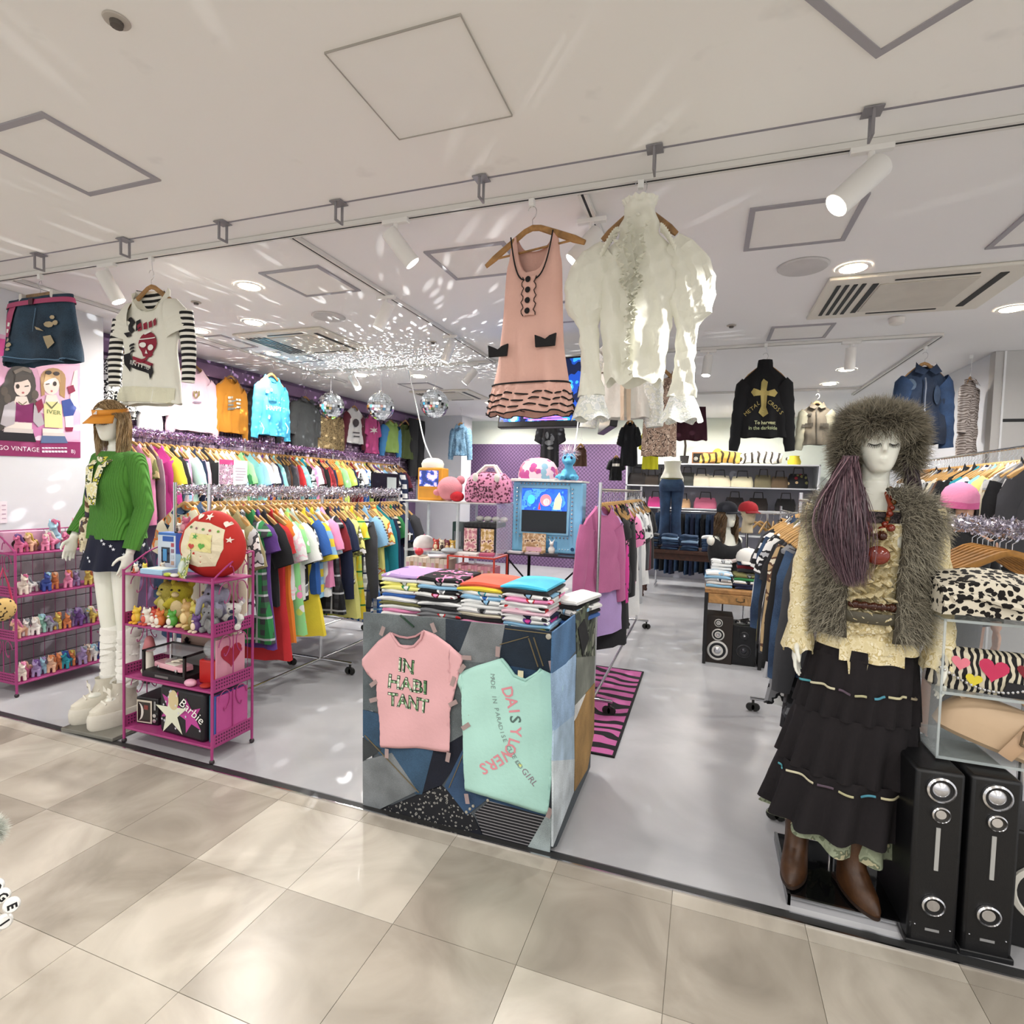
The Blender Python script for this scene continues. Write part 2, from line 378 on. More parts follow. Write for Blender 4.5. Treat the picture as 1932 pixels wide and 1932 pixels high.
# ------------------------------------------------------------------ ceiling panels
HG = mat('#a09da2', .5, metal=0.0, bump=0, var=.03)
def hatch(label, x0, y0, x1, y1, rz=0, w=.025, c=HG, m=WHITE):
    cx, cy = (x0+x1)/2, (y0+y1)/2; hx, hy = (x1-x0)/2, (y1-y0)/2
    t = thing('ceiling_hatch', label, 'ceiling panel', (cx, cy, CEIL), rz, 'square ceiling panels')
    MB().box((-hx+w, -hy+w, -.003), (hx-w, hy-w, .004)).build('panel', m, t, smooth=False)
    q = MB().box((-hx, -hy, -.007), (hx, -hy+w, .004)).box((-hx, hy-w, -.007), (hx, hy, .004)).box((-hx, -hy+w, -.007), (-hx+w, hy-w, .004)).box((hx-w, -hy+w, -.007), (hx, hy-w, .004))
    q.build('frame', c, t, smooth=False)
CREAM = mat('#f0eeea', .85, var=.02, bump=0)
hatch('grey framed ceiling panel in the corridor at the far left', -2.75, 1.345, -2.3, 1.805, m=CREAM)
hatch('flush ceiling panel with hairline edge in the corridor', -1.143, 1.425, -.69, 1.857, w=.002, c=mat('#aaa59d', .6, bump=0), m=CREAM)
hatch('grey framed ceiling panel set askew at the top right corner', .226, 1.5, .676, 1.95, .88, m=CREAM)
bpy.data.objects['ceiling_hatch.002'].location = (.451-.0, 1.932-.318, CEIL)
hatch('grey framed ceiling panel right of the ivory blouse', .137, 2.765, .612, 3.228)
hatch('grey framed ceiling panel left of the middle track', -2.70, 2.77, -2.25, 3.21)
hatch('grey framed ceiling panel behind the pink dress hanger', -1.54, 2.775, -1.06, 3.2)
hatch('grey framed ceiling panel between pink dress and ivory blouse', -1.39, 3.76, -.935, 4.23)
hatch('grey framed ceiling panel above the black cross sweatshirt', .43, 4.735, .87, 5.14)
hatch('grey framed ceiling panel at the right picture edge', 1.305, 3.1, 1.76, 3.53)
for lb, p, q in (('small grey framed ceiling panel right of the skull shirt', (365, 640), (472, 652)), ('farther grey framed ceiling panel above the blue top', (465, 662), (632, 684)), ('far ceiling panel between the mirror balls', (745, 722), (840, 735))):
    a = at(*p, Z=CEIL); c = at(*q, Z=CEIL); mx, my = (a.x+c.x)/2, (a.y+c.y)/2; hatch(lb, mx-.22, my-.22, mx+.22, my+.22)
# air conditioning cassettes
def cassette(label, x0, y0, x1, y1):
    cx, cy, hx, hy = (x0+x1)/2, (y0+y1)/2, (x1-x0)/2, (y1-y0)/2; PNL = mat('#dcd7cb', .5, bump=0, var=.02); DK = mat('#191919', .5, bump=0, var=0)
    t = thing('air_conditioner', label, 'air conditioner', (cx, cy, CEIL)); b = MB().box((-hx, -hy, -.02), (hx, hy, .002)).build('panel', PNL, t, bevel=.01)
    MB().box((-hx*.42, -hy*.66, -.026), (hx*.55, hy*.66, -.018)).build('intake_grille', mat('#cfc9bc', .5, bump=0), t, bevel=.004)
    for k in range(4):
        x = -hx*.88+k*.045; MB().box((x, -hy*.74, -.024), (x+.022, hy*.74, -.019)).build('louvre_slot', DK, t, smooth=False)
    MB().box((-hx*.5, -hy*.7, -.024), (-hx*.44, hy*.7, -.019)).build('louvre_slot', DK, t, smooth=False)
    MB().box((hx*.7, -hy*.74, -.024), (hx*.78, hy*.74, -.019)).build('louvre_slot', DK, t, smooth=False)
    for s in (-1, 1): MB().box((-hx*.3, s*hy*.8-.008, -.024), (hx*.5, s*hy*.8+.008, -.019)).build('louvre_slot', DK, t, smooth=False)
cassette('cream ceiling air conditioner cassette above the fur hat', .64, 3.75, 1.66, 4.55)
o = cassette('cream ceiling air conditioner cassette above the left wall rail', -4.05, 3.85, -3.1, 4.62)
a = at(850, 745, Z=CEIL); cassette('far cream air conditioner cassette behind the mirror balls', a.x-.45, a.y-.4, a.x+.45, a.y+.4)
# round speaker grilles, detectors and sprinklers
def disc(name, label, cat, px, r, m, depth=.012, group=None):
    p = at(*px, Z=CEIL); o = MB().lathe([(.001, -depth), (r*.55, -depth), (r*.93, -depth*.8), (r, -.001)], 28).build(name, m, None, (p.x, p.y, CEIL)); tag(o, label, cat, group); return o
SPG = mat('#c9c6c4', .6, bump=.4, bsc=300.)
disc('ceiling_speaker', 'round grey speaker grille beside the right air conditioner', 'speaker', (1515, 503), .135, SPG)
disc('ceiling_speaker', 'round grey speaker grille beside the left air conditioner', 'speaker', (620, 597), .13, SPG)
disc('smoke_detector', 'white smoke detector under the right air conditioner', 'smoke detector', (1692, 600), .05, PLASTIC('#dedad4'), .05)
for px, lb in (((220, 38), 'recessed sensor ring in the corridor ceiling at top left'), ((370, 570), 'small sprinkler right of the skull shirt'), ((817, 645), 'small sprinkler between two spotlights near the mirror balls'), ((1380, 614), 'small sprinkler left of the black sweatshirt')):
    t = disc('sprinkler', lb, 'sprinkler', px, .035, mat('#b8b0a6', .6, bump=0, var=0), .006); MB().lathe([(.001, -.02), (.016, -.018), (.018, -.004)], 12).build('head', mat('#5d5751', .5, metal=.3, bump=0, var=0), t)
# ------------------------------------------------------------------ lamps of the shop
EM = mat('#fff6e8', .5, bump=0, var=0, emit=14.)
def downlight(label, x, y, power):
    t = thing('downlight', label, 'downlight', (x, y, CEIL), 0, 'round recessed ceiling lamps')
    q = MB(); q.loft([[(r*math.cos(2*PI*k/24), r*math.sin(2*PI*k/24), z) for k in range(24)] for r, z in ((.09, 0), (.09, -.008), (.07, -.006))], False, False); q.build('ring', PLASTIC('#e8e6e2'), t)
    MB().lathe([(.001, -.006), (.068, -.006)], 24).build('lens', EM, t)
    lamp('downlight_lamp', 'AREA', (x, y, CEIL-.02), power, (1, .985, .96), .13, spread=165)
dl = [('downlight above the left end of the front rail', -2.948, 2.946), ('downlight left of the left speaker grille', -3.574, 3.618), ('downlight behind the skull shirt', -4.266, 3.701), ('downlight right above the blue top', -4.234, 4.547),
      ('downlight between right speaker grille and air conditioner', .737, 3.63), ('downlight at the right picture edge', 1.898, 4.659), ('downlight right of the black sweatshirt', 1.304, 6.475), ('far downlight right of the grey jacket', 1.297, 7.254),
      ('downlight behind the spotlight left of the mirror balls', -3.985, 5.7), ('downlight above the middle mirror ball', -3.3, 5.9), ('downlight hidden behind the pink dress', -1.15, 3.45)]  # last one is an unseen lamp added to brighten the blue television
for l, x, y in dl: downlight(l, x, y, 7 if y > 7 else 15)
for i, (x, y) in enumerate(((-3.2, 8.0), (-1.9, 8.6), (-2.6, 9.3), (-1.2, 9.4), (-.2, 9.2), (.8, 9.3), (-3.6, 9.5))):
    downlight('far downlight near the back wall, %s from the left' % ['second', 'fourth', 'third', 'fifth', 'sixth', 'last', 'first'][i], x, y, 15)
SPM = mat('#e6e4e0', .45, bump=0, var=.02)
def spotlight(label, root, target, power=28, L=.13, r=.04, angle=75):
    root, tg = Vector(root), Vector(target); d = (tg-(root-Vector((0, 0, .09)))).normalized(); t = thing('spotlight', label, 'spotlight', root, 0, 'white cylinder spotlights on the tracks')
    MB().box((-.07, -.015, -.022), (.07, .015, 0)).build('adapter', SPM, t, bevel=.003)
    MB().cyl((0, 0, -.02), (0, 0, -.08), .012, 10).build('arm', SPM, t)
    c = Vector((0, 0, -.1)); a, b = c-d*.05, c+d*L
    MB().tube([a, a+d*.004, b], [r*.96, r, r], 24).build('can', SPM, t)
    MB().tube([b, b+d*.003], [r*.86, r*.86], 24).build('lens', EM, t)
    lamp('spot_lamp', 'SPOT', root+b+d*.02, power, (1, .985, .96), .04, tg, angle)
spotlight('white spotlight between the denim skirt and the skull shirt', (-3.47, 2.37, CT-.02), (-2.9, 2.9, 1.2))
spotlight('white spotlight on the front track left of the pink dress', (-1.47, 2.37, CT-.02), (-.9, 2.75, 1.9), 20)
spotlight('white spotlight between pink dress and ivory blouse', (-.56, 2.62, CT-.02), (-1.5, 2.35, 1.6), 26)
spotlight('large white spotlight on the front track at right', (.52, 2.37, CT-.02), (-.12, 2.2, 2.05), 70, .16, .046, 50)
spotlight('white spotlight halfway along the middle track', (-2.11, 3.3, CT-.02), (-2.6, 3.2, 1.6))
spotlight('faint white spotlight near the end of the middle track', (-2.11, 4.3, CT-.02), (-2.6, 4.2, 1.4))
spotlight('white spotlight right of the right mirror ball', (-2.35, 5.33, CT-.02), (-2.88, 5.3, 2.1), 40)
spotlight('white spotlight left of the middle mirror ball', (-3.85, 5.37, CT-.02), (-3.4, 5.3, 2.1), 40)
spotlight('white spotlight left of the black cross sweatshirt', (-.03, 5.28, CT-.02), (-.15, 5.1, 1.4))
spotlight('white spotlight right of the black cross sweatshirt', (1.08, 5.24, CT-.02), (1.1, 5.5, 1.4))
# ================================================================== clothes and hangers
def cat_interp(prof, n):
    """smooth (Catmull-Rom) resample of a list of tuples"""
    P = [np.array(p, float) for p in prof]; out = []
    for k in range(n):
        t = k/(n-1)*(len(P)-1); i = min(int(t), len(P)-2); u = t-i
        p0, p1, p2, p3 = P[max(i-1, 0)], P[i], P[i+1], P[min(i+2, len(P)-1)]
        out.append(.5*((2*p1)+(-p0+p2)*u+(2*p0-5*p1+4*p2-p3)*u*u+(-p0+3*p1-3*p2+p3)*u**3))
    return out
def cloth_tube(prof, n=30, rows=20, wr=.006, seed=0, neck=(0., 0.), pw=.75, folds=5, hemwave=0.):
    """prof: (z, half width, half thickness) from hem to top; neck = (front drop, back drop) of the top ring"""
    r = rng(seed); ph = [r.uniform(0, 6.28) for _ in range(6)]; rings = []; R = cat_interp(prof, rows); z0, z1 = R[0][0], R[-1][0]
    for j, (z, hw, ht) in enumerate(R):
        ring = []; low = 1-(z-z0)/(z1-z0)
        for k in range(n):
            t = 2*PI*k/n; c, s = math.cos(t), math.sin(t)
            x = hw*math.copysign(abs(c)**pw, c); y = ht*math.copysign(abs(s)**pw, s)
            w = wr*(.25+low)*(math.sin(folds*x/max(hw, .01)*1.7+ph[0]+2*low)+.6*math.sin(x*61+ph[1]+z*9)+.7*math.sin(z*23+x*15+ph[2]))
            y += w*(1 if s < 0 else -.7)*min(1, abs(s)*2)
            zz = z; dr = neck[0] if s < 0 else neck[1]
            if dr: zz = min(z, z1-dr*max(0, 1-(abs(x)/(R[-1][1]*1.12))**2.6)*(1 if abs(s) > .05 else 0)+(z-z1)*.04)
            if hemwave: zz += hemwave*low**4*math.sin(7*t+ph[3])
            ring.append((x, y, zz))
        rings.append(ring)
    return MB().loft(rings, False, False)
def sleeve_tube(sx, z, L, r0, r1, ang, th, side, seed=0, bend=.06, n=14, rows=9, puff=0., wr=.004, fwd=0.):
    r = rng(seed+side); ph = r.uniform(0, 6); pts = []; A = ang
    x, zz, y = side*sx, z, 0.
    pts.append((x-side*.025, 0, zz-.01))
    for k in range(1, rows):
        a = A*(1-.7*k/rows*bend*8) if bend else A
        x += side*math.sin(a)*L/(rows-1); zz -= math.cos(a)*L/(rows-1); y -= fwd*L/(rows-1)
        pts.append((x, y, zz))
    rad = [r0+(r1-r0)*(k/(rows-1))+puff*math.sin(PI*min(1, k/(rows-1)*1.25)) + wr*math.sin(k*2.1+ph) for k in range(rows)]
    return MB().tube(pts, rad, n, cap=False, flat=(1, th), up=(side*1.0, 0, .35))
_gm = {}
def garment(kind='tee', seed=0, q=1):
    """meshes (body, sleeve left, sleeve right) of a hanging garment; z = 0 at the neck, front to -Y"""
    key = (kind, seed, q)
    if key in _gm: return _gm[key]
    r = rng(seed*31+len(kind)); n, rows = (48, 40) if q > 1 else (18, 11); u = r.uniform
    sw, L, th, nw = u(.19, .225), u(.6, .68), u(.02, .03), u(.075, .09); hw = sw*u(.98, 1.08); nd = (.075, .012); sl = u(.2, .25); r0, r1, ang = .085, .08, .42; bust = sw*.98; pf = 0.; b = .05
    if kind == 'scoop': nw = .115; nd = (.13, .03); sl = .13; r0, r1 = .095, .085
    if kind == 'long': sl = u(.52, .6); r1 = .045; ang = .17; b = .06
    if kind == 'dress': L = u(.88, 1.02); hw = sw*u(1.15, 1.4); sl = u(.0, .2); sw *= .86
    if kind == 'tank': sl = 0; nw = .11; nd = (.13, .05); sw *= .85; L = u(.55, .62)
    if kind == 'jacket': sl = u(.55, .6); r0 = .1; r1 = .06; th *= 1.5; ang = .16; L = u(.6, .72); nd = (.04, 0); b = .08; nw = .07
    if kind == 'coat': sl = u(.56, .6); r0 = .1; r1 = .06; th *= 1.6; L = u(.9, 1.05); ang = .15; nd = (.05, 0); hw = sw*1.15; nw = .07
    if kind == 'turtle': sl = u(.54, .6); r1 = .045; nd = (0, 0); ang = .17; b = .06; nw = .07
    if kind in ('skirt', 'mini', 'pants'):
        if kind == 'pants':
            m = MB()
            for s in (-1, 1):
                pr = [(-u(.9, .98), .085, .02), (-.6, .085, .022), (-.3, .1, .025), (-.12, .105, .028), (0, .1, .02)]
                t = cloth_tube(pr, 16, rows, .004, seed+s, folds=2); m.add([(x+s*.088, y, z) for x, y, z in t.v], t.f)
            me = (m.mesh('legs'), None, None)
        else:
            L = .36 if kind == 'mini' else u(.5, .75); w = u(.16, .19)
            me = (cloth_tube([(-L, w*(1.22 if kind == 'mini' else u(1.3, 1.7)), .035), (-L*.6, w*1.15, .03), (-.08, w*1.04, .025), (0, w, .018)], n, rows, .008, seed, hemwave=.006).mesh('skirt'), None, None)
        _gm[key] = me; return me
    pr = [(-L, hw, th*1.15), (-L*.75, (hw+bust)/2*.98, th*1.1), (-L*.55, bust*.95, th*1.1), (-.3, bust*.97, th*1.1), (-.2, sw*.98, th), (-.125, sw*.94, th*.66), (-.075, sw*.7, th*.6), (-.02, nw*1.14, th*.75), (0, nw, th*.8)]
    if kind == 'turtle': pr += [(.02, nw*.98, th*.9), (.05, nw*.9, th)]
    body = cloth_tube(pr, n, rows, .007, seed, nd, hemwave=.004)
    if kind in ('jacket', 'coat'):
        for s in (-1, 1): body.add([(s*.004, -th*1.2, -.06), (s*nw*1.15, -th*.7, .0), (s*nw*1.2, -th*.2, .03), (s*(nw+.05), -th*1.1, -.07), (s*.05, -th*1.5, -.1)], [(0, 1, 3, 4), (1, 2, 3)])
    if kind == 'hood': pass
    sls = [sleeve_tube(sw*.8, -.15, sl, r0, r1, ang, max(.32, th/r0*1.1), s, seed, b, 18 if q > 1 else 10, 16 if q > 1 else 6).mesh('sleeve') if sl > .03 else None for s in (-1, 1)]
    me = (body.mesh('body'), *sls); _gm[key] = me; return me
def hanger_parts(w=.2, thick=.012, hook=.1):
    m = MB(); pts = [(-w, 0, -.115), (-w*.8, 0, -.088), (-w*.45, 0, -.042), (-w*.15, 0, -.004), (0, 0, .004), (w*.15, 0, -.004), (w*.45, 0, -.042), (w*.8, 0, -.088), (w, 0, -.115)]
    m.tube(pts, [thick*.8, thick*1.2, thick*1.1, thick, thick*1.05, thick, thick*1.1, thick*1.2, thick*.8], 8, flat=(1.15, .62), up=(0, 0, 1))
    h = MB(); hp = [(0, 0, .0), (0, 0, hook*.42)]+[(-hook*.2+hook*.2*math.cos(a)-0*.0, 0, hook*.66+hook*.26*math.sin(a)) for a in [(-.9+.45*k) for k in range(9)]]
    hp = [(0, 0, 0), (0, 0, hook*.4)]+[(hook*.21*math.sin(a)*1.0, 0, hook*.72-hook*.28*math.cos(a)) for a in [.3+.5*k for k in range(9)]]
    h.tube(hp, .0018, 6)
    return m, h
_hm = {}
def hanger(loc, rz, label, group, m=None, w=.2, hook=.1, bar=False, key='wood', chrome=None):
    k = (key, w, hook, bar)
    if k not in _hm:
        a, b = hanger_parts(w, .012 if key != 'wire' else .002, hook)
        if bar: a.cyl((-w*.82, 0, -.092), (w*.82, 0, -.092), .005, 8)
        _hm[k] = (a.mesh('hanger', WOOD()), b.mesh('hook', CHROME()))
    o = link('wooden_hanger' if key == 'wood' else 'hanger', _hm[k][0], None, loc, (0, 0, rz), m=m); tag(o, label, 'hanger', group)
    link('hook', _hm[k][1], o)
    return o
def hang(name, label, cat, kind, m, loc, rz=0, seed=0, sc=(1, 1, 1), group=None, sm=None, q=1, parts=True):
    """place a garment whose neck is at loc"""
    me = garment(kind, seed, q); t = link(name, me[0], None, loc, (0, 0, rz), m=m); t.scale = sc; tag(t, label, cat, group)
    if parts:
        for s in me[1:]:
            if s is not None: link('sleeve', s, t, m=sm or m)
    return t
# ------------------------------------------------------------------ colours of the stock
F = {}
def fab(code):
    """short cloth code -> material"""
    if code in F: return F[code]
    base = dict(white='#e4e4e2', cream='#ddd4bc', black='#17171a', grey='#7c7d80', dgrey='#3d3d41', lgrey='#b3b5b8', navy='#1d2745', blue='#2f5fa8', sky='#8fbfe0', aqua='#8fd3d6', teal='#1f8b9a', mint='#b3e0cd',
                green='#2e7d46', lime='#c3dc6a', lgreen='#8fd48c', olive='#6c6a3f', yellow='#e8cf3c', lemon='#ece88a', orange='#dd7a2a', red='#c02a2e', dred='#7c1c26', burg='#5b1d2c', pink='#e68fb8', hot='#d8459a', lpink='#eac3cf', purple='#5d3a86',
                lilac='#b79ad0', brown='#5c4030', tan='#b39a72', mauve='#7f6572', rosep='#bd6896', coral='#d4583f', cyan='#42b4d6', denim='#1f3049', ldenim='#7d9dbf', khaki='#9a9068')
    if code in base:
        c = base[code]
        m = mat(c, .85, pat='denim', c2={'denim': '#3a5474', 'ldenim': '#a9c3dc'}[code], sc=30.) if 'denim' in code else mat(c, .88, bump=.25, bsc=90., var=.12, sheen=.1)
    else:
        p, *a = code.split('-'); h = [base.get(x, x) for x in a]+[None]*4
        if p == 'str': m = mat(h[0], .88, pat='stripe', c2=h[1], sc=float(a[2]) if len(a) > 2 else 16.)
        elif p == 'vst': m = mat(h[0], .88, pat='stripe', c2=h[1], sc=float(a[2]) if len(a) > 2 else 20., axis='x')
        elif p == 'pla': m = mat(h[0], .88, pat='plaid', c2=h[1], c3=h[2], sc=14.)
        elif p == 'flo': m = mat(h[0], .88, pat='floral', c2=h[1], c3=h[2], c4=h[3], sc=17., duty=.42)
        elif p == 'prt': m = mat(h[0], .88, pat='camo', c2=h[0], c3=h[1], c4=h[2], sc=13.)
        elif p == 'cam': m = mat(h[0], .88, pat='camo', c2=h[1], c3=h[2], sc=11.)
        elif p == 'leo': m = mat(h[0], .9, pat='leopard', c2=h[1], sc=24., duty=.36)
        elif p == 'dot': m = mat(h[0], .88, pat='dots', c2=h[1], sc=26., duty=.22)
        elif p == 'lea': m = mat(h[0], .35, bump=.2, bsc=60.)
    F[code] = m; return m
CN = dict(rosep='rose pink', lgrey='light grey', dgrey='charcoal', lgreen='light green', dred='dark red', burg='burgundy', lpink='pale pink', hot='hot pink', denim='dark denim', ldenim='light denim', sky='sky blue', lemon='lemon yellow')
PN = dict(str='striped', vst='pinstriped', pla='plaid', flo='flowered', prt='printed', cam='mottled', leo='leopard spotted', dot='dotted', lea='leather')
KN = dict(tee='short sleeved top', long='long sleeved top', dress='dress', tank='sleeveless top', jacket='jacket', coat='long coat', turtle='turtleneck', skirt='skirt', mini='short skirt', pants='pair of trousers')
def cname(code):
    if '-' not in code: return CN.get(code, code)
    p, *a = code.split('-'); a = [CN.get(x, x) for x in a if not x.replace('.', '').isdigit() and not x.startswith('#')]
    return (PN[p]+' '+' and '.join(a[:2])) if p not in ('lea',) else a[0]+' leather'
ORD = ['first', 'second', 'third', 'fourth', 'fifth', 'sixth', 'seventh', 'eighth', 'ninth', 'tenth']+['%dth' % k for k in range(11, 21)]
def nth(k):
    k += 1
    return ORD[k-1] if k <= 20 else '%d%s' % (k, {1: 'st', 2: 'nd', 3: 'rd'}.get(k % 10, 'th'))
def rail_of_clothes(where, items, a, b, rz, group, seed=0, drop=.105, hw=None, jit=.12, wood='#d2a463', hook=.1, side=''):
    """hang items (kind:cloth) from a to b (points on the rail)"""
    a, b = Vector(a), Vector(b); r = rng(seed); n = len(items); hm = WOOD(wood); used = {}
    for i, it in enumerate(items):
        k, c = it.split(':'); p = a.lerp(b, (i+.5)/n); z = Vector((0, 0, -drop)); rr = rz+r.gauss(0, jit)
        pre = items[i-1].split(':')[1] if i else None
        lab = '%s %s, %s garment on %s' % (cname(c), KN[k], nth(i), where)
        if k in ('skirt', 'mini', 'pants'): z = Vector((0, 0, -drop-.06))
        hang({'tee': 'short_sleeved_top', 'long': 'long_sleeved_top', 'tank': 'sleeveless_top', 'pants': 'trousers', 'mini': 'short_skirt', 'turtle': 'turtleneck'}.get(k, k), lab, KN[k].split()[-1] if 'pair' not in KN[k] else 'trousers', k, fab(c), p+z, rr, r.randrange(5), (r.uniform(.93, 1.06), 1.25, r.uniform(.93, 1.07)), group)
        hanger(p+Vector((0, 0, -drop+.004)), rr, 'pale wooden hanger of the %s garment on %s' % (nth(i), where), 'hangers on '+where, hm, w=.19, hook=hook)
def rod(name, a, b, r, m, parent): return MB().cyl(a, b, r, 12).build(name, m, parent)
# ================================================================== clothes racks
def tinsel(a, b, rad, n, m, parent, seed=0, size=.02):
    """glittering foil strips wound on a rail"""
    R = np.random.RandomState(seed); a, b = np.array(a), np.array(b); d = (b-a)/np.linalg.norm(b-a); u = np.cross(d, [0, 0, 1.]); u /= np.linalg.norm(u); w = np.cross(u, d)
    t = R.rand(n); th = R.rand(n)*2*PI; rr = rad*(.5+R.rand(n)*.6)
    c = a+np.outer(t, b-a)+np.outer(rr*np.cos(th), u)+np.outer(rr*np.sin(th), w); e = R.randn(n, 3); e /= np.linalg.norm(e, axis=1)[:, None]; g = R.randn(n, 3)*.3*size
    V = np.stack([c, c+e*size, c+e*size+g], 1).reshape(-1, 3); q = MB(); q.v = [tuple(p) for p in V]; q.f = [(3*i, 3*i+1, 3*i+2) for i in range(n)]
    o = q.build('tinsel', m, parent, smooth=False, fix=False); o['kind'] = 'stuff'; return o
def caster_rack(label, X, y0, y1, z, foot=.3, tins=None, mids=(), seed=0):
    t = thing('clothes_rack', label, 'clothes rack', (X, (y0+y1)/2, 0)); h = (y1-y0)/2; C = CHROME()
    rod('rail', (0, -h, z), (0, h, z), .011, C, t)
    for y in (-h, h)+tuple(m-(y0+y1)/2 for m in mids):
        rod('post', (0, y, .1), (0, y, z+.05), .0125, C, t); rod('foot_bar', (-foot, y, .09), (foot, y, .09), .012, C, t)
        for s in (-1, 1):
            c = MB()
            for k in (-.016, .016): c.lathe([(.001, -.009), (.026, -.009), (.03, 0), (.026, .009), (.001, .009)], 14, (s*(foot-.02)+k, y, .03), 'y')
            c.cyl((s*(foot-.02), y, .05), (s*(foot-.02), y, .09), .009, 8); c.build('caster', PLASTIC('#22221f', .4), t)
    rod('base_bar', (0, -h, .09), (0, h, .09), .011, C, t)
    if tins: tinsel((0, -h, z), (0, h, z), .03, int(2600*h*2), tins, t, seed)
    return t
TIN = mat('#cfcad6', .2, metal=1., bump=0, var=0); TINP = mat('#c9a9d6', .2, metal=1., bump=0, var=0)
RY = dict(
 wall=(-4.75, 3.3, 7.9, 1.9), A=(-3.5, 2.85, 4.75, 1.42), Bk=(-2.85, 2.55, 4.75, 1.42), C=(-.66, 3.64, 6.1, 1.5), R1=(.60, 2.75, 4.1, 1.47), R2=(2.0, 4.2, 6.6, 1.87), R3=(1.16, 2.55, 3.6, 1.39))
caster_rack('tall chrome rail wrapped in tinsel along the purple wall', *RY['wall'], .22, TINP, (4.7, 6.2), 1)
caster_rack('chrome rolling rack behind the front left one', *RY['A'], .3, TIN, (), 2)
caster_rack('chrome rolling rack on casters nearest the patchwork table', *RY['Bk'], .3, TIN, (3.6,), 3)
caster_rack('slim chrome rack standing on the zebra rug', *RY['C'], .13, None, (), 4)
caster_rack('chrome rack right behind the fur hat mannequin', *RY['R1'], .25, None, (), 5)
caster_rack('chrome rack along the right wall', *RY['R2'], .25, None, (), 6)
caster_rack('low rail wrapped in silver tinsel at the right edge', *RY['R3'], .22, TIN, (), 7)
def mk(s): return s.split()
wall_items = mk('''tee:green long:pink tee:prt-tan-olive long:mauve long:hot tee:yellow tee:black long:pla-sky-white-denim long:pink tee:mint long:navy long:lpink jacket:black long:cream tee:cream long:white tee:white long:white
 tee:prt-white-grey-sky tee:lgreen tee:green long:aqua tee:sky tee:white long:pla-orange-purple-navy tee:white tee:navy tee:aqua long:dgrey long:brown tee:dgrey long:mauve tee:red tee:aqua long:teal tee:prt-black-white-grey long:pink tee:white
 tee:burg long:black long:red tee:dred long:navy tee:orange long:orange tee:lgreen long:lime tee:lime long:burg tee:navy long:dred tee:prt-white-black-grey tee:white long:blue tee:prt-blue-white-sky tee:white long:lime jacket:black tee:cream long:purple
 tee:white tee:sky long:white tee:grey tee:lilac long:white tee:prt-white-navy-grey tee:navy long:str-navy-white-9 jacket:str-white-navy-7 jacket:navy tee:burg tee:black''')
rail_of_clothes('the wall rail', wall_items, (-4.75, 3.36, 1.9), (-4.75, 7.85, 1.9), 0, 'clothes on the wall rail', 11)
b_items = mk('''coat:flo-cream-white-burg-tan tee:khaki tee:prt-lgrey-dgrey-white dress:pla-dgrey-green-lgrey dress:purple tee:black dress:red dress:orange tee:prt-white-lpink-white dress:flo-lgreen-lime-pink-white tee:white tee:prt-black-white-grey dress:yellow tee:blue
 tee:str-yellow-sky-9 tee:prt-white-sky-lgrey tee:pink dress:pla-dgrey-black-lgrey tee:dred long:navy tee:navy tee:prt-lemon-olive-white dress:lemon dress:pla-lime-yellow-green dress:pla-white-dgrey-navy jacket:dgrey tee:sky tee:str-lgrey-dgrey-40 dress:pla-white-blue-sky
 tee:prt-lemon-orange-white long:teal jacket:navy long:denim dress:str-black-cream-22 dress:green tee:navy tee:pla-burg-black-white dress:black tee:dgrey''')
rail_of_clothes('the front rolling rack', b_items, (-2.85, 2.6, 1.42), (-2.85, 4.7, 1.42), 0, 'clothes on the front rolling rack', 12)
a_items = mk('''tee:prt-cream-orange-tan coat:denim tee:cam-olive-tan-dgrey tee:white long:lpink tee:grey dress:purple tee:orange long:dred tee:white long:navy tee:prt-white-black-pink dress:purple long:burg tee:lemon long:white tee:dred
 long:lgrey tee:teal long:black tee:cream long:red tee:pink long:navy tee:white long:dgrey tee:lime long:sky tee:burg long:white tee:black long:grey''')
rail_of_clothes('the second rolling rack', a_items, (-3.5, 2.9, 1.42), (-3.5, 4.7, 1.42), 0, 'clothes on the second rolling rack', 13)
c_items = mk('''long:rosep dress:lilac dress:black long:prt-hot-black-pink tank:black dress:black tank:dot-black-hot jacket:black tee:prt-pink-black-hot long:black tee:white dress:white long:str-white-black-12 tee:black dress:lgrey long:white tee:prt-white-grey-black
 tee:black jacket:dgrey tee:white long:burg tee:black dress:white long:black tee:grey tee:black''')
rail_of_clothes('the rug rack', c_items, (-.66, 3.72, 1.5), (-.66, 6.0, 1.5), 1.0, 'clothes on the rug rack', 14)
r1_items = mk('''long:dgrey jacket:denim coat:cam-black-dgrey-grey long:dgrey dress:prt-grey-black-white long:black jacket:prt-tan-brown-cream long:dgrey tee:black dress:lgrey long:white tee:prt-white-black-lgrey jacket:black long:olive tee:dgrey
 jacket:denim tee:str-black-white-14 long:grey tee:black long:white tee:dgrey''')
rail_of_clothes('the rack behind the fur vest', r1_items, (.6, 2.8, 1.47), (.6, 4.05, 1.47), 0, 'clothes on the rack behind the fur vest', 15, jit=.08)
r2_items = mk('''long:dgrey long:dot-white-black long:grey jacket:black long:prt-white-lgrey-tan tee:cream long:white tee:lemon long:cream tee:aqua long:lgrey long:str-navy-white-22 tee:white long:prt-grey-black-white
 tee:teal jacket:black long:lgrey tee:dot-black-white jacket:black tee:white long:white tee:brown long:grey tee:cream jacket:black long:white tee:lgrey long:navy tee:white jacket:dgrey long:cream tee:black''')
rail_of_clothes('the right wall rack', r2_items, (2.0, 4.3, 1.87), (2.0, 6.0, 1.87), 0, 'clothes on the right wall rack', 16, jit=.1)
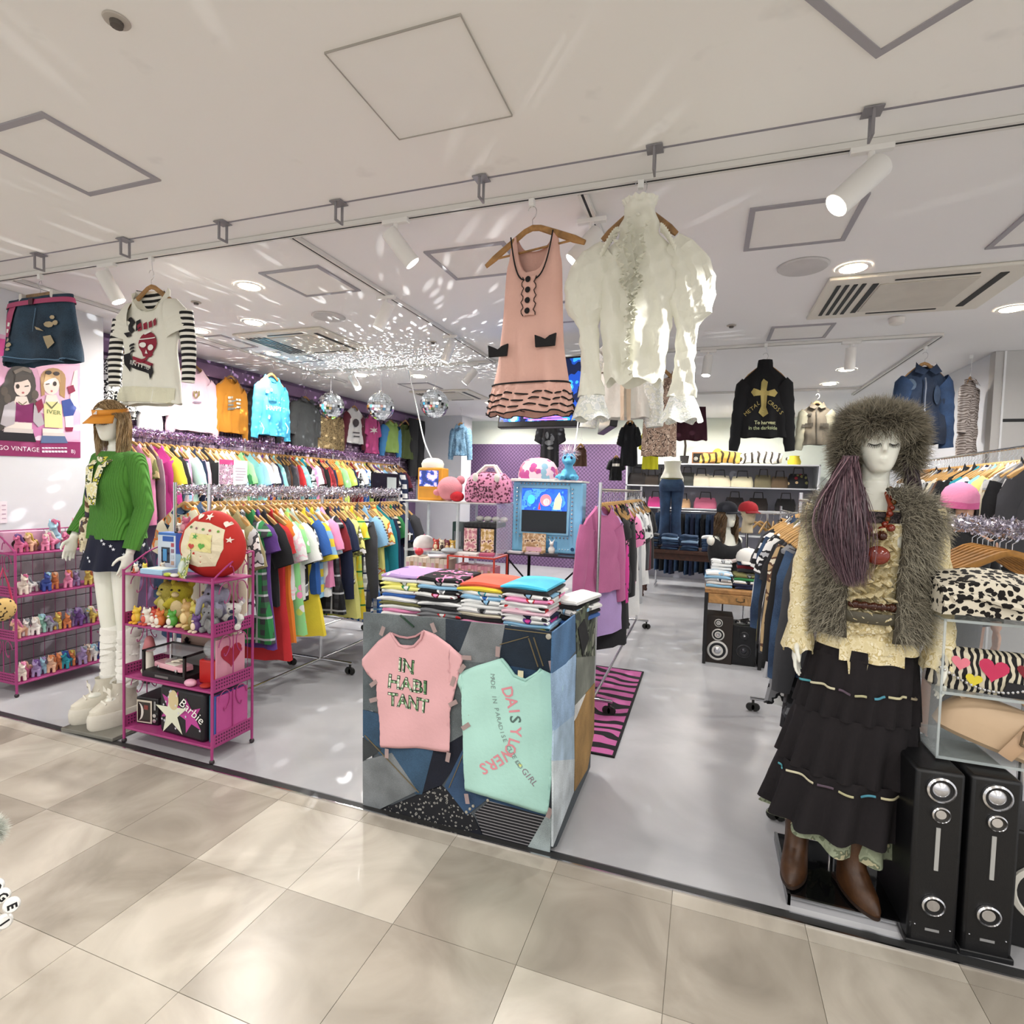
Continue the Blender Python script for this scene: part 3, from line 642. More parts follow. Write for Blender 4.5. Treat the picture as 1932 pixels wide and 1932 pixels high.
for k in range(7): hanger((2.0, 6.08+.065*k, 1.77), .12*math.sin(k*2.1), 'bare wooden hanger at the far end of the right wall rack', 'bare hangers on the right wall rack', WOOD('#c98f45'), w=.2)
for k in range(8): hanger((1.16, 2.72+.05*k, 1.29), -.25+.06*k, 'bare wooden hanger on the silver tinsel rail', 'bare hangers on the tinsel rail', WOOD('#c98f45'), w=.21)
# ================================================================== garments hung up on display
FULL = {}
def bbox_of(t):
    vs = [v.co for o in [t]+list(t.children) if o.type == 'MESH' for v in o.data.vertices]
    return [min(v[i] for v in vs) for i in range(3)], [max(v[i] for v in vs) for i in range(3)]
def show(name, label, cat, kind, m, box, X=None, Y=None, rz=0, seed=0, sm=None, q=2, group=None, hgr=True, cord=True, hlab=None, thick=1.3, hook=.1, hw=None):
    """box: pixel box of the garment; it hangs in the plane X= or Y="""
    x0, y0, x1, y1 = box; xm, ym = (x0+x1)/2, (y0+y1)/2; K = dict(X=X, Y=Y)
    a, b = at(x0, ym, **K), at(x1, ym, **K); top, bot = at(xm, y0, **K), at(xm, y1, **K); w = (b-a).length; h = top.z-bot.z
    base = 0 if Y is not None else (PI/2 if X < 0 else -PI/2)
    t = hang(name, label, cat, kind, m, ((a.x+b.x)/2, (a.y+b.y)/2, top.z), base+rz, seed, sm=sm, q=q, group=group)
    lo, hi = bbox_of(t); sx, sz = w/(hi[0]-lo[0])/max(.5, math.cos(rz)), h/(hi[2]-lo[2]); t.scale = (sx, thick, sz)
    t.location.z = top.z-hi[2]*sz
    if hgr:
        hl = Vector(t.location); g = hanger(hl+Vector((0, 0, .012)), base+rz, hlab or 'wooden hanger holding the '+label.split(',')[0][:60], None, WOOD('#b98a52'), w=(hw or min(.22, .17*sx/1.0)), hook=hook)
        z1 = hl.z+.012+hook*.95
        if cord and CEIL-z1 > .03: MB().tube([(hook*.1, 0, hook*.95), (0, 0, CEIL-hl.z-.02)], .0022, 6).build('hanging_wire', PLASTIC('#d9d9d9'), g)
        MB().box((-.012, -.012, CEIL-hl.z-.055), (.012, .012, CEIL-hl.z-.022)).build('track_hook', PLASTIC('#e9e9e6'), g, bevel=.002) if cord else None
    return t
def local_px(t, px, py, **K):
    """pixel on the plane -> the garment's own x, z"""
    t_m = Matrix.Translation(t.location) @ t.rotation_euler.to_matrix().to_4x4() @ Matrix.Diagonal((*t.scale, 1)); p = t_m.inverted() @ at(px, py, **K); return p.x, p.z
def px_poly(t, pts, **K): return [local_px(t, a, b, **K) for a, b in pts]
def stamp(name, t, polys, m, off=.003, parent=None, sub=.05, **K):
    me = flat_polys([px_poly(t, p, **K) for p in polys]); return print_on(name, me, m, t, (0, 0, 0), parent, off, subdiv=sub)
def letters(name, t, txt, px, py, hpx, m, rot=0, off=.004, bold=0., spacing=1., shear=0., wpx=None, **K):
    x, z = local_px(t, px, py, **K); x2, z2 = local_px(t, px, py-hpx, **K); size = abs(z2-z)*1.35
    me = text_mesh(txt, size, spacing, shear, bold)
    if wpx:
        xs = [v.co.x for v in me.vertices]; ww = abs(local_px(t, px+wpx, py, **K)[0]-x); k = ww/max(1e-6, max(xs)-min(xs))
        for v in me.vertices: v.co.x *= k
    return print_on(name, me, m, t, (x, z, rot), None, off)
INK = mat('#151316', .8, bump=0, var=0); INKR = mat('#8c1d34', .8, bump=0, var=.1); INKW = mat('#e8e6e0', .8, bump=0, var=0); GOLD = mat('#a99a5c', .5, metal=.3, bump=0, var=.1); INKG = mat('#8d8f92', .7, bump=0, var=0)
YF = 2.37
# ---- denim skirt with pink belt
K = dict(Y=YF)
sk = show('denim_skirt', 'dark denim mini skirt with a pink belt on a clip hanger', 'skirt', 'mini', mat('#172533', .85, pat='denim', c2='#314a5e', sc=22.), (8, 562, 151, 688), **K, hgr=False, seed=3, thick=1.6)
bl = cloth_tube([(-.048, .183, .03), (-.02, .178, .026)], 40, 4, .0); bl.v = [(x*1.012*(sk.data.dimensions[0] if False else 1), y*1.1, z) for x, y, z in bl.v]; bl.build('belt', mat('#b0486f', .6, bump=.1), sk)
stamp('belt_tail', sk, [[(30, 580), (45, 583), (30, 640), (18, 637)]], mat('#b0486f', .6, bump=.1), .006, **K)
stamp('belt_print', sk, [[(30, 612), (36, 613), (34, 620), (28, 619)], [(27, 624), (33, 625), (31, 632), (25, 631)]], INKW, .009, **K)
MB().box((-.012, -.036, -.05), (.012, -.026, -.018)).build('belt_buckle', mat('#4a1a2a', .4, metal=.3, bump=0), sk)
stamp('embroidery', sk, [circ(108, 616, 6, 8), circ(117, 612, 5, 7), [(90, 622), (98, 625), (104, 630), (94, 628)], [(104, 640), (112, 636), (118, 650), (108, 662)], circ(30, 645, 4, 6), circ(36, 655, 5, 7), circ(26, 660, 4, 6), circ(38, 664, 3, 6), circ(112, 602, 4, 6)], mat('#b9a887', .8, bump=0, var=.3), .006, **K)
stamp('hem_stitch', sk, [[(11, 675), (80, 681), (80, 683), (11, 677)], [(80, 681), (150, 679), (150, 681), (80, 683)], [(80, 585), (82, 585), (82, 630), (80, 630)]], mat('#5d7f9b', .8, bump=0), .005, **K)
hl = at(75, 557, **K)
ch = thing('clip_hanger', 'wooden clip hanger holding the denim skirt', 'hanger', (sk.location.x, YF, hl.z)); MB().box((-.13, -.008, -.012), (.13, .008, .012)).build('bar', WOOD('#9c7b52'), ch, bevel=.003)
for s in (-1, 1): MB().box((s*.15-.014, -.03, -.045), (s*.15+.014, .03, .012)).build('clip', PLASTIC('#d8d4cc'), ch, bevel=.004)
MB().tube([(0, 0, .01), (0, 0, .04), (-.022, 0, .06), (-.012, 0, .085), (.008, 0, .09), (.014, 0, .07)], .0022, 6).build('hook', CHROME(), ch)
MB().box((-.012, -.012, CEIL-hl.z-.055), (.012, .012, CEIL-hl.z-.022)).build('track_hook', PLASTIC('#e9e9e6'), ch); MB().cyl((0, 0, .085), (0, 0, CEIL-hl.z-.05), .002, 6).build('hanging_wire', PLASTIC('#dddddd'), ch)
# ---- cream skull shirt with striped sleeves
CREAMK = mat('#e4e3d6', .9, bump=.4, bsc=60., var=.05)
STRP = mat('#e6e4da', .9, pat='stripe', c2='#141416', sc=30.)
st = show('skull_shirt', 'cream knit shirt with red skull print and black striped long sleeves', 'shirt', 'scoop', CREAMK, (214, 546, 362, 765), **K, seed=2, sm=CREAMK, hlab='wooden hanger holding the skull print shirt')
stamp('neckline_insert', st, [[(258, 548), (311, 546), (309, 572), (300, 584), (285, 588), (270, 582), (261, 568)]], STRP, .004, **K)
stamp('neck_trim', st, [[(258, 558), (261, 558), (263, 567), (271, 580), (285, 586), (285, 591), (268, 585), (258, 570)], [(285, 586), (299, 581), (306, 570), (307, 557), (311, 557), (309, 572), (301, 586), (285, 591)]], mat('#e8e6d6', .9), .006, **K)
stamp('hem_band', st, [[(229, 731), (337, 734), (336, 763), (228, 758)]], mat('#dcdac2', .95, bump=.6, bsc=200.), .004, **K)
for s, x in ((-1, 222), (1, 348)):
    a, b = at(x if s > 0 else 228, 590 if s > 0 else 605, **K), at(x+(6 if s > 0 else -5), 722 if s > 0 else 728, **K)
    q = MB(); n = 12; pts = [a.lerp(b, k/n)+Vector((s*.02*math.sin(k/n*3), .0, 0)) for k in range(n+1)]
    q.tube([(p-st.location)[:] for p in pts], [.058-.014*k/n for k in range(n+1)], 16, False, (1, .5), (1, 0, .1)); mi = Matrix.Diagonal((*st.scale, 1)).inverted(); q.xf(mi); q.build('striped_sleeve', STRP, st)
stamp('skull_print', st, [circ(294, 652, 16, 18, 22), [(281, 660), (307, 662), (303, 678), (284, 676)], [(268, 676), (306, 690), (305, 696), (266, 682)], [(306, 674), (272, 692), (268, 688), (304, 670)]], INKR, .005, **K)
stamp('skull_holes', st, [circ(286, 655, 6, 10, 5), circ(301, 660, 5, 10, 6), [(293, 664), (297, 672), (290, 671)], [(286, 633), (297, 627), (299, 630), (288, 636)], [(280, 644), (308, 640), (308, 642), (280, 646)]], INKW, .008, **K)
stamp('scroll_print', st, [[(252, 612), (262, 605), (268, 612), (262, 620), (270, 628), (262, 634), (254, 626)], circ(244, 615, 6, 9), circ(256, 606, 5, 8), [(246, 632), (258, 630), (264, 638), (252, 640)], [(270, 610), (278, 606), (280, 622), (272, 630)], [(244, 672), (256, 668), (262, 684), (300, 700), (304, 690), (306, 706), (298, 720), (294, 708), (256, 694), (256, 704), (246, 690)]], INK, .005, **K)
stamp('script_print', st, [[(273, 618), (280, 612), (282, 626), (276, 630)], [(284, 615), (290, 611), (291, 624), (285, 626)], [(293, 612), (299, 608), (300, 620), (294, 623)], [(302, 609), (309, 604), (310, 617), (304, 620)]], INKR, .006, **K)
letters('banner_word', st, 'IDENTITIES', 277, 692, 8, INKW, -.28, .009, wpx=46, **K)
stamp('small_word', st, [[(256, 655+6*k), (272, 652+6*k), (272, 656+6*k), (256, 659+6*k)] for k in range(3)], INK, .006, **K)
# ---- pink sleeveless dress
PK = mat('#dfb2a4', .9, bump=.4, bsc=80., var=.06); BLK = mat('#141214', .8, bump=0, var=0)
a, b = at(990, 445, **K), at(990, 768, **K); L = a.z-b.z; wx = lambda p, y=600: at(p, y, **K).x
dx = (wx(955, 560)+wx(1058, 560))/2
dr = thing('pink_dress', 'pink sleeveless dress with black bows, buttons and ruffled hem', 'dress', (dx, YF, a.z), -.1)
h1, h2, h3 = (wx(1056, 520)-wx(950, 520))/2, (wx(1062, 650)-wx(940, 650))/2, (wx(1068, 740)-wx(920, 740))/2
body = cloth_tube([(-L*.98, h3, .05), (-L*.86, h3*.97, .048), (-L*.65, h2, .044), (-L*.4, h1*1.06, .04), (-L*.2, h1, .035), (-.1, h1*.92, .03), (-.05, h1*.88, .018), (0, h1*.8, .01)], 56, 40, .008, 5, (.0, .0)).build('dress_body', PK, dr)
# cut the scooped neck: drop the upper middle of the front and back
for v in body.data.vertices:
    x, y, z = v.co; k = max(0, 1-(abs(x)/(h1*.66))**3.4); lim = -(.175 if y < 0 else .07)*k
    if z > lim: v.co.z = lim+(z-lim)*.03
def edge_tube(pts, r, name, m, parent): return MB().tube(pts, r, 6).build(name, m, parent)
nk = [(x*h1*.76, -.036-.012*(1-abs(x)), -.012-.2*(1-abs(x)**3.4)) for x in [-1+2*k/24 for k in range(25)]]
edge_tube(nk, .0035, 'neck_piping', BLK, dr)
pl_ = MB(); pl_.loft([[(-.028+.006*math.sin(k*1.9), -.047, -.2-.012*k), (-.012, -.056, -.2-.012*k), (.012, -.056, -.2-.012*k), (.028+.006*math.sin(k*1.9+1), -.047, -.2-.012*k)] for k in range(15)], False, False, False); pl_.build('ruffle_placket', PK, dr)
for s in (-1, 1): edge_tube([(s*.03+.006*math.sin(k*1.9+(s > 0)), -.05, -.2-.012*k) for k in range(15)], .002, 'placket_piping', BLK, dr)
for k in range(4): MB().lathe([(.001, 0), (.011, 0), (.013, .004), (.009, .008), (.001, .007)], 14, (0, -.058, -.215-.045*k), 'y').build('button', BLK, dr)
for s, pxx, py in ((-1, 946, 667), (1, 1040, 650)):
    p = at(pxx, py, **K)-dr.location; p.x *= .97
    MB().prism([(p.x-.045, p.z-.024), (p.x+.045, p.z-.024), (p.x+.05, p.z+.03), (p.x+.02, p.z+.022), (p.x, p.z+.008), (p.x-.02, p.z+.018), (p.x-.05, p.z+.03)], -.062, -.05).build('bow', BLK, dr, bevel=.002)
for i in range(4):
    z = -L*(.87+.037*i); q = MB(); n = 120; wv = lambda t, e: .012*math.sin(22*t+i*1.3)*e
    rings = [[((h3*1.0+.004*i+.01*e)*math.copysign(abs(math.cos(t))**.8, math.cos(t)), (.054+.006*i+.012*e+wv(t, e))*math.copysign(abs(math.sin(t))**.8, math.sin(t)), z-.037*e*1.25+.006*e*math.sin(9*t+i)) for t in [2*PI*k/n for k in range(n)]] for e in (0, .5, 1)]
    q.loft(rings, False, False).build('ruffle', PK, dr); edge_tube([(x*1.01, y*1.06, z) for x, y, z in rings[2]+rings[2][:1]], .0034, 'ruffle_piping', BLK, dr)
edge_tube([((h3*1.0)*math.copysign(abs(math.cos(t))**.8, math.cos(t)), .066*math.copysign(abs(math.sin(t))**.8, math.sin(t)), -L*.87) for t in [2*PI*k/60 for k in range(61)]], .004, 'ruffle_piping', BLK, dr)
hp = at(1005, 432, **K)
hg = hanger((hp.x, YF, hp.z), -.12, 'wooden hanger holding the pink dress, tilted down to the left', None, WOOD('#b98a52'), w=.24, bar=True); hg.rotation_euler.y = -.06
MB().tube([(.0, 0, .095), (0, 0, CEIL-hp.z-.03)], .002, 6).build('hanging_wire', PLASTIC('#dddddd'), hg); MB().box((-.012, -.012, CEIL-hp.z-.055), (.012, .012, CEIL-hp.z-.022)).build('track_hook', PLASTIC('#e9e9e6'), hg, bevel=.002)
# ---- ivory blouse
IV = mat('#e9e8da', .75, bump=.9, bsc=28., var=.03, alpha=.9); LACE = mat('#e4e5da', .8, pat='camo', c2='#d2d6d2', c3='#f2f2ee', c4='#dfe3e4', sc=38., bump=.4)
K = dict(Y=2.36); a = at(1218, 432, **K); b = at(1218, 722, **K); L = a.z-b.z; wx = lambda p, y=600: at(p, y, **K).x
bx_ = (wx(1120, 520)+wx(1290, 520))/2
bo = thing('ivory_blouse', 'sheer ivory blouse with high ruffled collar and puffed sleeves', 'blouse', (bx_, 2.36, a.z), .08)
hb = (wx(1280, 560)-wx(1125, 560))/2
def crumple(mb, amp, f, seed=0):
    r = rng(seed); ph = [r.uniform(0, 6) for _ in range(4)]
    mb.v = [(x+amp*.5*math.sin(z*f+ph[0]+x*9), y+amp*(math.sin(x*f*1.3+z*f*.4+ph[1])+.7*math.sin(z*f*1.1-x*f*.6+ph[2])), z+amp*.3*math.sin(x*f+ph[3])) for x, y, z in mb.v]; return mb
crumple(cloth_tube([(-L, hb*.72, .05), (-L*.8, hb*.78, .05), (-L*.55, hb*.9, .05), (-.24, hb*.98, .05), (-.16, hb*.96, .045), (-.085, hb*.8, .036), (-.03, hb*.5, .036), (.01, .082, .045), (.05, .066, .05), (.1, .06, .052)], 60, 50, .01, 9, (.0, .0), hemwave=.014), .006, 75).build('blouse_body', IV, bo)
for s in (-1, 1):
    n = 18; e1 = at(1112 if s < 0 else 1296, 620, **K)-bo.location; e0 = Vector((s*hb*.72, 0, -.085)); e2 = at(1117 if s < 0 else 1287, 748, **K)-bo.location
    pts = [e0.lerp(e1, k/n)+Vector((s*.05*math.sin(PI*(k/n)**.8), -.01*math.sin(PI*k/n), .02*math.sin(PI*k/n))) for k in range(n+1)]+[e1.lerp(e2, k/9) for k in range(1, 10)]
    rad = [.07+.024*math.sin(PI*min(1, (k/n)**1.1))**.8 for k in range(n+1)]; rad[n-2:] = [.06, .048, .042]; rad += [.041+.002*math.sin(k*1.7) for k in range(6)]+[.046, .054, .06]
    crumple(MB().tube(pts, rad, 28, False, (1, .42), (1, 0, .1)), .007, 85, 5+s).build('sleeve', IV, bo)
    c = e2+Vector((0, 0, -.0)); q = MB()
    q.loft([[(c.x+(.05+.03*e+.01*math.sin(6*t+s)*e)*math.cos(t), c.y+(.035+.02*e)*math.sin(t), c.z-.1*e+.01*e*math.sin(5*t)) for t in [2*PI*k/40 for k in range(40)]] for e in (0, .4, 1)], False, False); crumple(q, .004, 50).build('lace_cuff', LACE, bo)
for i, (x0, x1, w0, z0, z1) in enumerate(((-.045, -.03, .018, .02, -.62), (.03, -.01, .018, .0, -.55), (-.012, -.02, .016, -.03, -.97), (.012, -.03, .015, -.2, -.9), (-.09, -.05, .014, -.02, -.4))):
    q = MB(); rr = []; N = 90; zb = z1*L
    for k in range(N):
        t = k/(N-1); z = z0+(zb-z0)*t; x = x0+(x1-x0)*t+.01*math.sin(t*17+i*2); y = -.058-.006*math.sin(t*9+i)-.012*(1-abs(2*t-1)); w_ = .012*math.sin(k*1.15+i)
        rr.append([(x-.006, y+.006, z), (x+w_*.5, y-.01, z), (x+w_, y-w0*1.3, z+.004*math.sin(k*.8))])
    q.loft(rr, False, False, False).build('front_ruffle', IV, bo)
q = MB(); q.loft([[((.06+.012*e+.005*math.sin(17*t)*e)*math.cos(t), (.054+.01*e+.005*math.sin(17*t+1)*e)*math.sin(t), .095+.022*e+.004*e*math.sin(13*t)) for t in [2*PI*k/90 for k in range(90)]] for e in (0, .5, 1)], False, False); q.build('collar_frill', IV, bo)
MB().ball((-.005, -.06, .035), .008, 8, 6).build('button', IV, bo)
for s in (-1, 1):
    rr = []
    for k in range(50):
        t = k/49; p = Vector((s*hb*(.5+.38*t), -.035, -.03-.1*t**1.5)); w_ = .012*math.sin(k*1.25); rr.append([(p.x, p.y+.01, p.z), (p.x+w_*.3, p.y-.012, p.z+.012+w_*.4), (p.x+w_*.5, p.y-.02, p.z+.026)])
    MB().loft(rr, False, False, False).build('shoulder_ruffle', IV, bo)
hp = Vector((bo.location.x+.0, 2.36, a.z+.085)); hg = hanger(hp-Vector((0, 0, .0)), .08, 'wooden hanger holding the ivory blouse', None, WOOD('#a87f52'), w=.15, hook=.12)
MB().tube([(.0, 0, .115), (0, 0, CEIL-hp.z-.03)], .002, 6).build('hanging_wire', PLASTIC('#dddddd'), hg); MB().box((-.012, -.012, CEIL-hp.z-.055), (.012, .012, CEIL-hp.z-.022)).build('track_hook', PLASTIC('#e9e9e6'), hg, bevel=.002)
# ---- white knit cardigan with ribbon, behind the blouse
K = dict(Y=3.0)
wc = show('white_cardigan', 'white knit cardigan with dotted trim and ribbon ties below the blouse', 'cardigan', 'jacket', mat('#e9e7e1', .9, bump=.5, bsc=50.), (1096, 625, 1256, 808), **K, seed=4, sm=LACE, hlab='hanger holding the white ribbon cardigan')
stamp('dotted_trim', wc, [[(1138+12*k, 712-1.5*abs(4-k)), (1146+12*k, 712-1.5*abs(4-k)), (1146+12*k, 715-1.5*abs(4-k)), (1138+12*k, 715-1.5*abs(4-k))] for k in range(9)], mat('#5b4a3a', .8, bump=0), .006, **K)
for x in (1178, 1190): stamp('ribbon', wc, [[(x-4, 708), (x+4, 708), (x+3, 796), (x-4, 796)]], mat('#d8c3ab', .5, bump=0), .012, **K)
MB().ball((0, -.05, -.25), (.03, .012, .018), 10, 6).build('bow', mat('#d8c3ab', .5, bump=0), wc)
# ---- black sweatshirt with metal cross
K = dict(Y=5.2); BK = mat('#0e0e11', .9, bump=.2, var=.1)
bs_ = show('cross_sweatshirt', 'black turtleneck sweatshirt with golden cross print', 'sweatshirt', 'turtle', BK, (1378, 680, 1504, 852), **K, seed=1, thick=1.7)
cxp = [(1440, 716), (1448, 722), (1445, 738), (1447, 740), (1460, 736), (1466, 743), (1460, 751), (1446, 748), (1444, 770), (1448, 782), (1439, 788), (1430, 780), (1435, 768), (1434, 748), (1421, 750), (1416, 742), (1421, 735), (1434, 739), (1436, 722)]
stamp('cross_print', bs_, [cxp], GOLD, .006, sub=.03, **K)
for i, ch_ in enumerate('METAL'): letters('curved_word', bs_, ch_, 1407+i*5.6, 782-i*4.2-(i**2)*.15, 8, GOLD, .75-.1*i, .006, **K)
for i, ch_ in enumerate('CROSS'): letters('curved_word', bs_, ch_, 1450+i*5.6, 762+i*3.2+i*i*.35, 8, GOLD, -.3-.16*i, .006, **K)
letters('motto_line', bs_, 'To harvest', 1442, 799, 7, mat('#b6b88f', .7, bump=0), 0, .006, bold=.001, **K); letters('motto_line', bs_, 'in the darkside', 1438, 809, 7, mat('#9aa27c', .7, bump=0), 0, .006, bold=.001, **K)
# ---- far and right hand display pieces
show('army_jacket', 'brown grey field jacket with chest pockets, hung by the back shelves', 'jacket', 'jacket', mat('#5d564a', .85, bump=.2), (1500, 757, 1580, 850), Y=7.55, seed=1, sm=mat('#8c8a78', .7, bump=.3, bsc=40.))
aj = bpy.data.objects['army_jacket']
stamp('pocket', aj, [[(1515, 782), (1530, 781), (1530, 785), (1515, 786)], [(1512, 800), (1532, 799), (1532, 806), (1512, 807)], [(1545, 800), (1562, 800), (1562, 806), (1545, 806)], [(1538, 775), (1540, 775), (1540, 838), (1538, 838)]], mat('#3d382f', .8, bump=0), .012, Y=7.55)
dj = show('denim_jacket', 'dark denim jacket with faded front, hung on the right track', 'jacket', 'jacket', mat('#111b2c', .8, pat='denim', c2='#22344f', sc=14.), (1676, 683, 1806, 846), X=None, Y=5.55, rz=.12, seed=3, sm=mat('#182c47', .8, pat='denim', c2='#29446a', sc=22.), thick=2.)
stamp('zipper', dj, [[(1735, 716), (1738, 716), (1731, 800), (1728, 800)]], mat('#8d93a0', .4, metal=.8, bump=0), .02, Y=5.55)
stamp('faded_patch', dj, [circ(1712, 728, 8, 12, 11)], mat('#5a6b80', .9, bump=.1, var=.4), .008, Y=5.55)
show('silver_coat', 'silvery animal print coat seen edge on by the right wall', 'coat', 'coat', mat('#b6aba4', .45, pat='zebra', c2='#6d6059', sc=9., dist=9.), (1800, 712, 1852, 860), Y=6.0, rz=.95, seed=2, cord=True)
show('leopard_dress', 'brown mottled dress with frilled hem behind the blouse cuff', 'dress', 'tank', mat('#8d7566', .85, pat='camo', c2='#b39c8a', c3='#4a382f', c4='#cbb8a6', sc=30.), (1212, 700, 1279, 862), Y=5.0, seed=2)
show('burgundy_skirt', 'burgundy A-line skirt on a clip hanger above the back shelves', 'skirt', 'mini', mat('#3a1422', .9, bump=.2), (1274, 768, 1336, 832), Y=7.55, seed=1, hlab='clip hanger holding the burgundy skirt')
show('black_long_tee', 'long black T-shirt dress with small chest print', 'T-shirt', 'tee', fab('black'), (1163, 795, 1212, 880), Y=7.4, seed=1)
show('yellow_tee', 'bright yellow T-shirt behind the mottled dress', 'T-shirt', 'tee', mat('#e6e234', .85, bump=.1), (1204, 800, 1252, 886), Y=7.8, seed=2)
show('black_tee', 'small black T-shirt with white lettering left of the bag shelf', 'T-shirt', 'tee', fab('black'), (1143, 862, 1181, 907), Y=8.6, seed=3)
stamp('faded_patch', dj, [circ(1759, 748, 8, 14, 18)], mat('#33435a', .9, bump=.1, var=.4), .008, Y=5.55)
stamp('chest_print', bpy.data.objects['black_tee'], [[(1156, 875), (1170, 875), (1170, 880), (1156, 880)]], INKW, .008, Y=8.6)
show('charcoal_tee', 'charcoal T-shirt with swirling print under the television', 'T-shirt', 'tee', mat('#37373a', .9), (1008, 770, 1068, 882), Y=6.6, seed=4)
stamp('swirl_print', bpy.data.objects['charcoal_tee'], [circ(1038, 836, 8, 10, 5), circ(1034, 822, 3, 8, 7), circ(1044, 828, 4, 8, 6), circ(1040, 846, 6, 8, 3)], INKG, .01, Y=6.6)
show('brown_vest', 'dark brown top hung right of the charcoal T-shirt', 'top', 'tank', fab('brown'), (1082, 840, 1108, 880), Y=8.4, seed=1)
show('batik_shirt', 'pale blue tie dyed shirt hanging in front of the white pillar', 'shirt', 'jacket', mat('#8fb3cc', .85, pat='marble', c2='#4e7896', sc=16., dist=25.), (846, 797, 892, 868), Y=8.3, seed=2)
# ---- garments on the purple wall (plane X)
XG = -5.08
def wallg(name, label, cat, kind, m, box, seed=0, sm=None, X=XG): return show(name, label, cat, kind, m, box, X=X, seed=seed, sm=sm, cord=False, thick=1.4, hlab='hanger of the '+label)
wallg('graphic_jacket', 'black and white comic print jacket on the purple wall', 'jacket', 'jacket', mat('#d9d9d4', .85, pat='camo', c2='#1b1b1b', c3='#e2e2dd', c4='#5b5b5b', sc=14.), (196, 655, 256, 790), 1)
w0 = wallg('white_wall_tee', 'white T-shirt on the purple wall beside the pink sweatshirt', 'T-shirt', 'tee', fab('white'), (246, 735, 318, 812), 2)
w1 = wallg('pink_sweatshirt', 'pale pink sweatshirt with laurel emblem on the purple wall', 'sweatshirt', 'long', mat('#e3c3cf', .9, bump=.2), (312, 690, 412, 824), 1)
stamp('laurel_emblem', w1, [circ(363, 740, 2.5, 8), [(357, 738), (359, 738), (361, 748), (363, 752), (361, 752), (357, 746)], [(369, 738), (367, 738), (365, 748), (363, 752), (365, 752), (369, 746)]], mat('#8a7a4a', .7, bump=0), .01, X=XG)
stamp('emblem_word', w1, [[(358, 757), (371, 758), (371, 761), (358, 760)]], mat('#9a8a9a', .7, bump=0), .01, X=XG)
w2 = wallg('orange_top', 'mustard orange long sleeved top with sequin letters on the purple wall', 'top', 'long', mat('#c9862c', .9, bump=.2), (399, 712, 470, 830), 2)
stamp('sequin_print', w2, [[(424, 748+7*k), (434+2*(k % 2)*4, 748+7*k), (434, 752+7*k), (424, 753+7*k)] for k in range(4)]+[[(440, 752+7*k), (448, 753+7*k), (448, 757+7*k), (440, 756+7*k)] for k in range(3)], mat('#a7a094', .35, metal=.6, bump=0), .01, X=XG)
w3 = show('side_tie_shirt', 'bright blue long sleeved top with side ties and white print', 'top', 'long', mat('#4cb2da', .85, bump=.2), (474, 708, 548, 830), X=-4.45, seed=3, thick=1.5)
stamp('print_block', w3, [[(500, 742), (515, 743), (515, 757), (500, 756)]], mat('#3f8fb5', .8, bump=0), .01, X=-4.45)
letters('print_word', w3, 'HAPPY', 509, 771, 9, INKW, .05, .012, wpx=28, X=-4.45)
stamp('print_marks', w3, [circ(498, 739, 2.5, 8, 3), circ(505, 736, 2.5, 8, 3), circ(500, 787, 3, 8, 4)], INKW, .011, X=-4.45)
for px in (486, 532):
    p = local_px(w3, px, 808, X=-4.45); MB().tube([(p[0], -.03, p[1]+.06), (p[0]+.01, -.05, p[1]), (p[0]-.008, -.05, p[1]-.06)], .004, 5).build('side_tie', mat('#a9d9ee', .8), w3)
wallg('black_shirt_dress', 'black top hanging behind the blue one', 'top', 'long', fab('black'), (462, 725, 530, 838), 4)
wallg('grey_wool_coat', 'charcoal wool coat on the purple wall', 'coat', 'coat', mat('#4d4f50', .95, bump=.4, bsc=80.), (543, 748, 606, 850), 2)
wallg('tan_camo_jacket', 'tan speckled jacket half hidden by the left mirror ball', 'jacket', 'jacket', mat('#8a7652', .9, pat='camo', c2='#a08d68', c3='#6b5a3d', sc=30.), (598, 770, 650, 852), 3)
w4 = wallg('raglan_shirt', 'white raglan shirt with maroon sleeves and dark crest print', 'shirt', 'long', fab('white'), (645, 768, 690, 848), 4, fab('burg'))
stamp('crest_print', w4, [circ(666, 798, 6, 10, 8), [(660, 815), (672, 816), (672, 818), (660, 817)], [(662, 822), (671, 823), (671, 825), (662, 824)]], mat('#4c4448', .8, bump=0, var=.3), .01, X=XG)
w5 = wallg('pink_tee', 'rose pink T-shirt with white flower print on the purple wall', 'T-shirt', 'tee', mat('#c2518a', .9), (684, 782, 718, 856), 1)
stamp('flower_print', w5, [star(700, 812, 8, 6, .4)], INKW, .01, X=XG)
wallg('blue_green_jacket', 'blue jacket with lime green front on the purple wall', 'jacket', 'jacket', mat('#8fb05c', .8), (716, 792, 757, 862), 2, mat('#3f86c0', .7))
wallg('moss_top', 'mossy green textured top at the far end of the purple wall', 'top', 'tank', mat('#46522a', .95, bump=.6, bsc=60.), (750, 795, 778, 866), 3)
wallg('black_trousers', 'long black trousers at the far end of the purple wall', 'trousers', 'pants', fab('black'), (770, 792, 803, 905), 1)
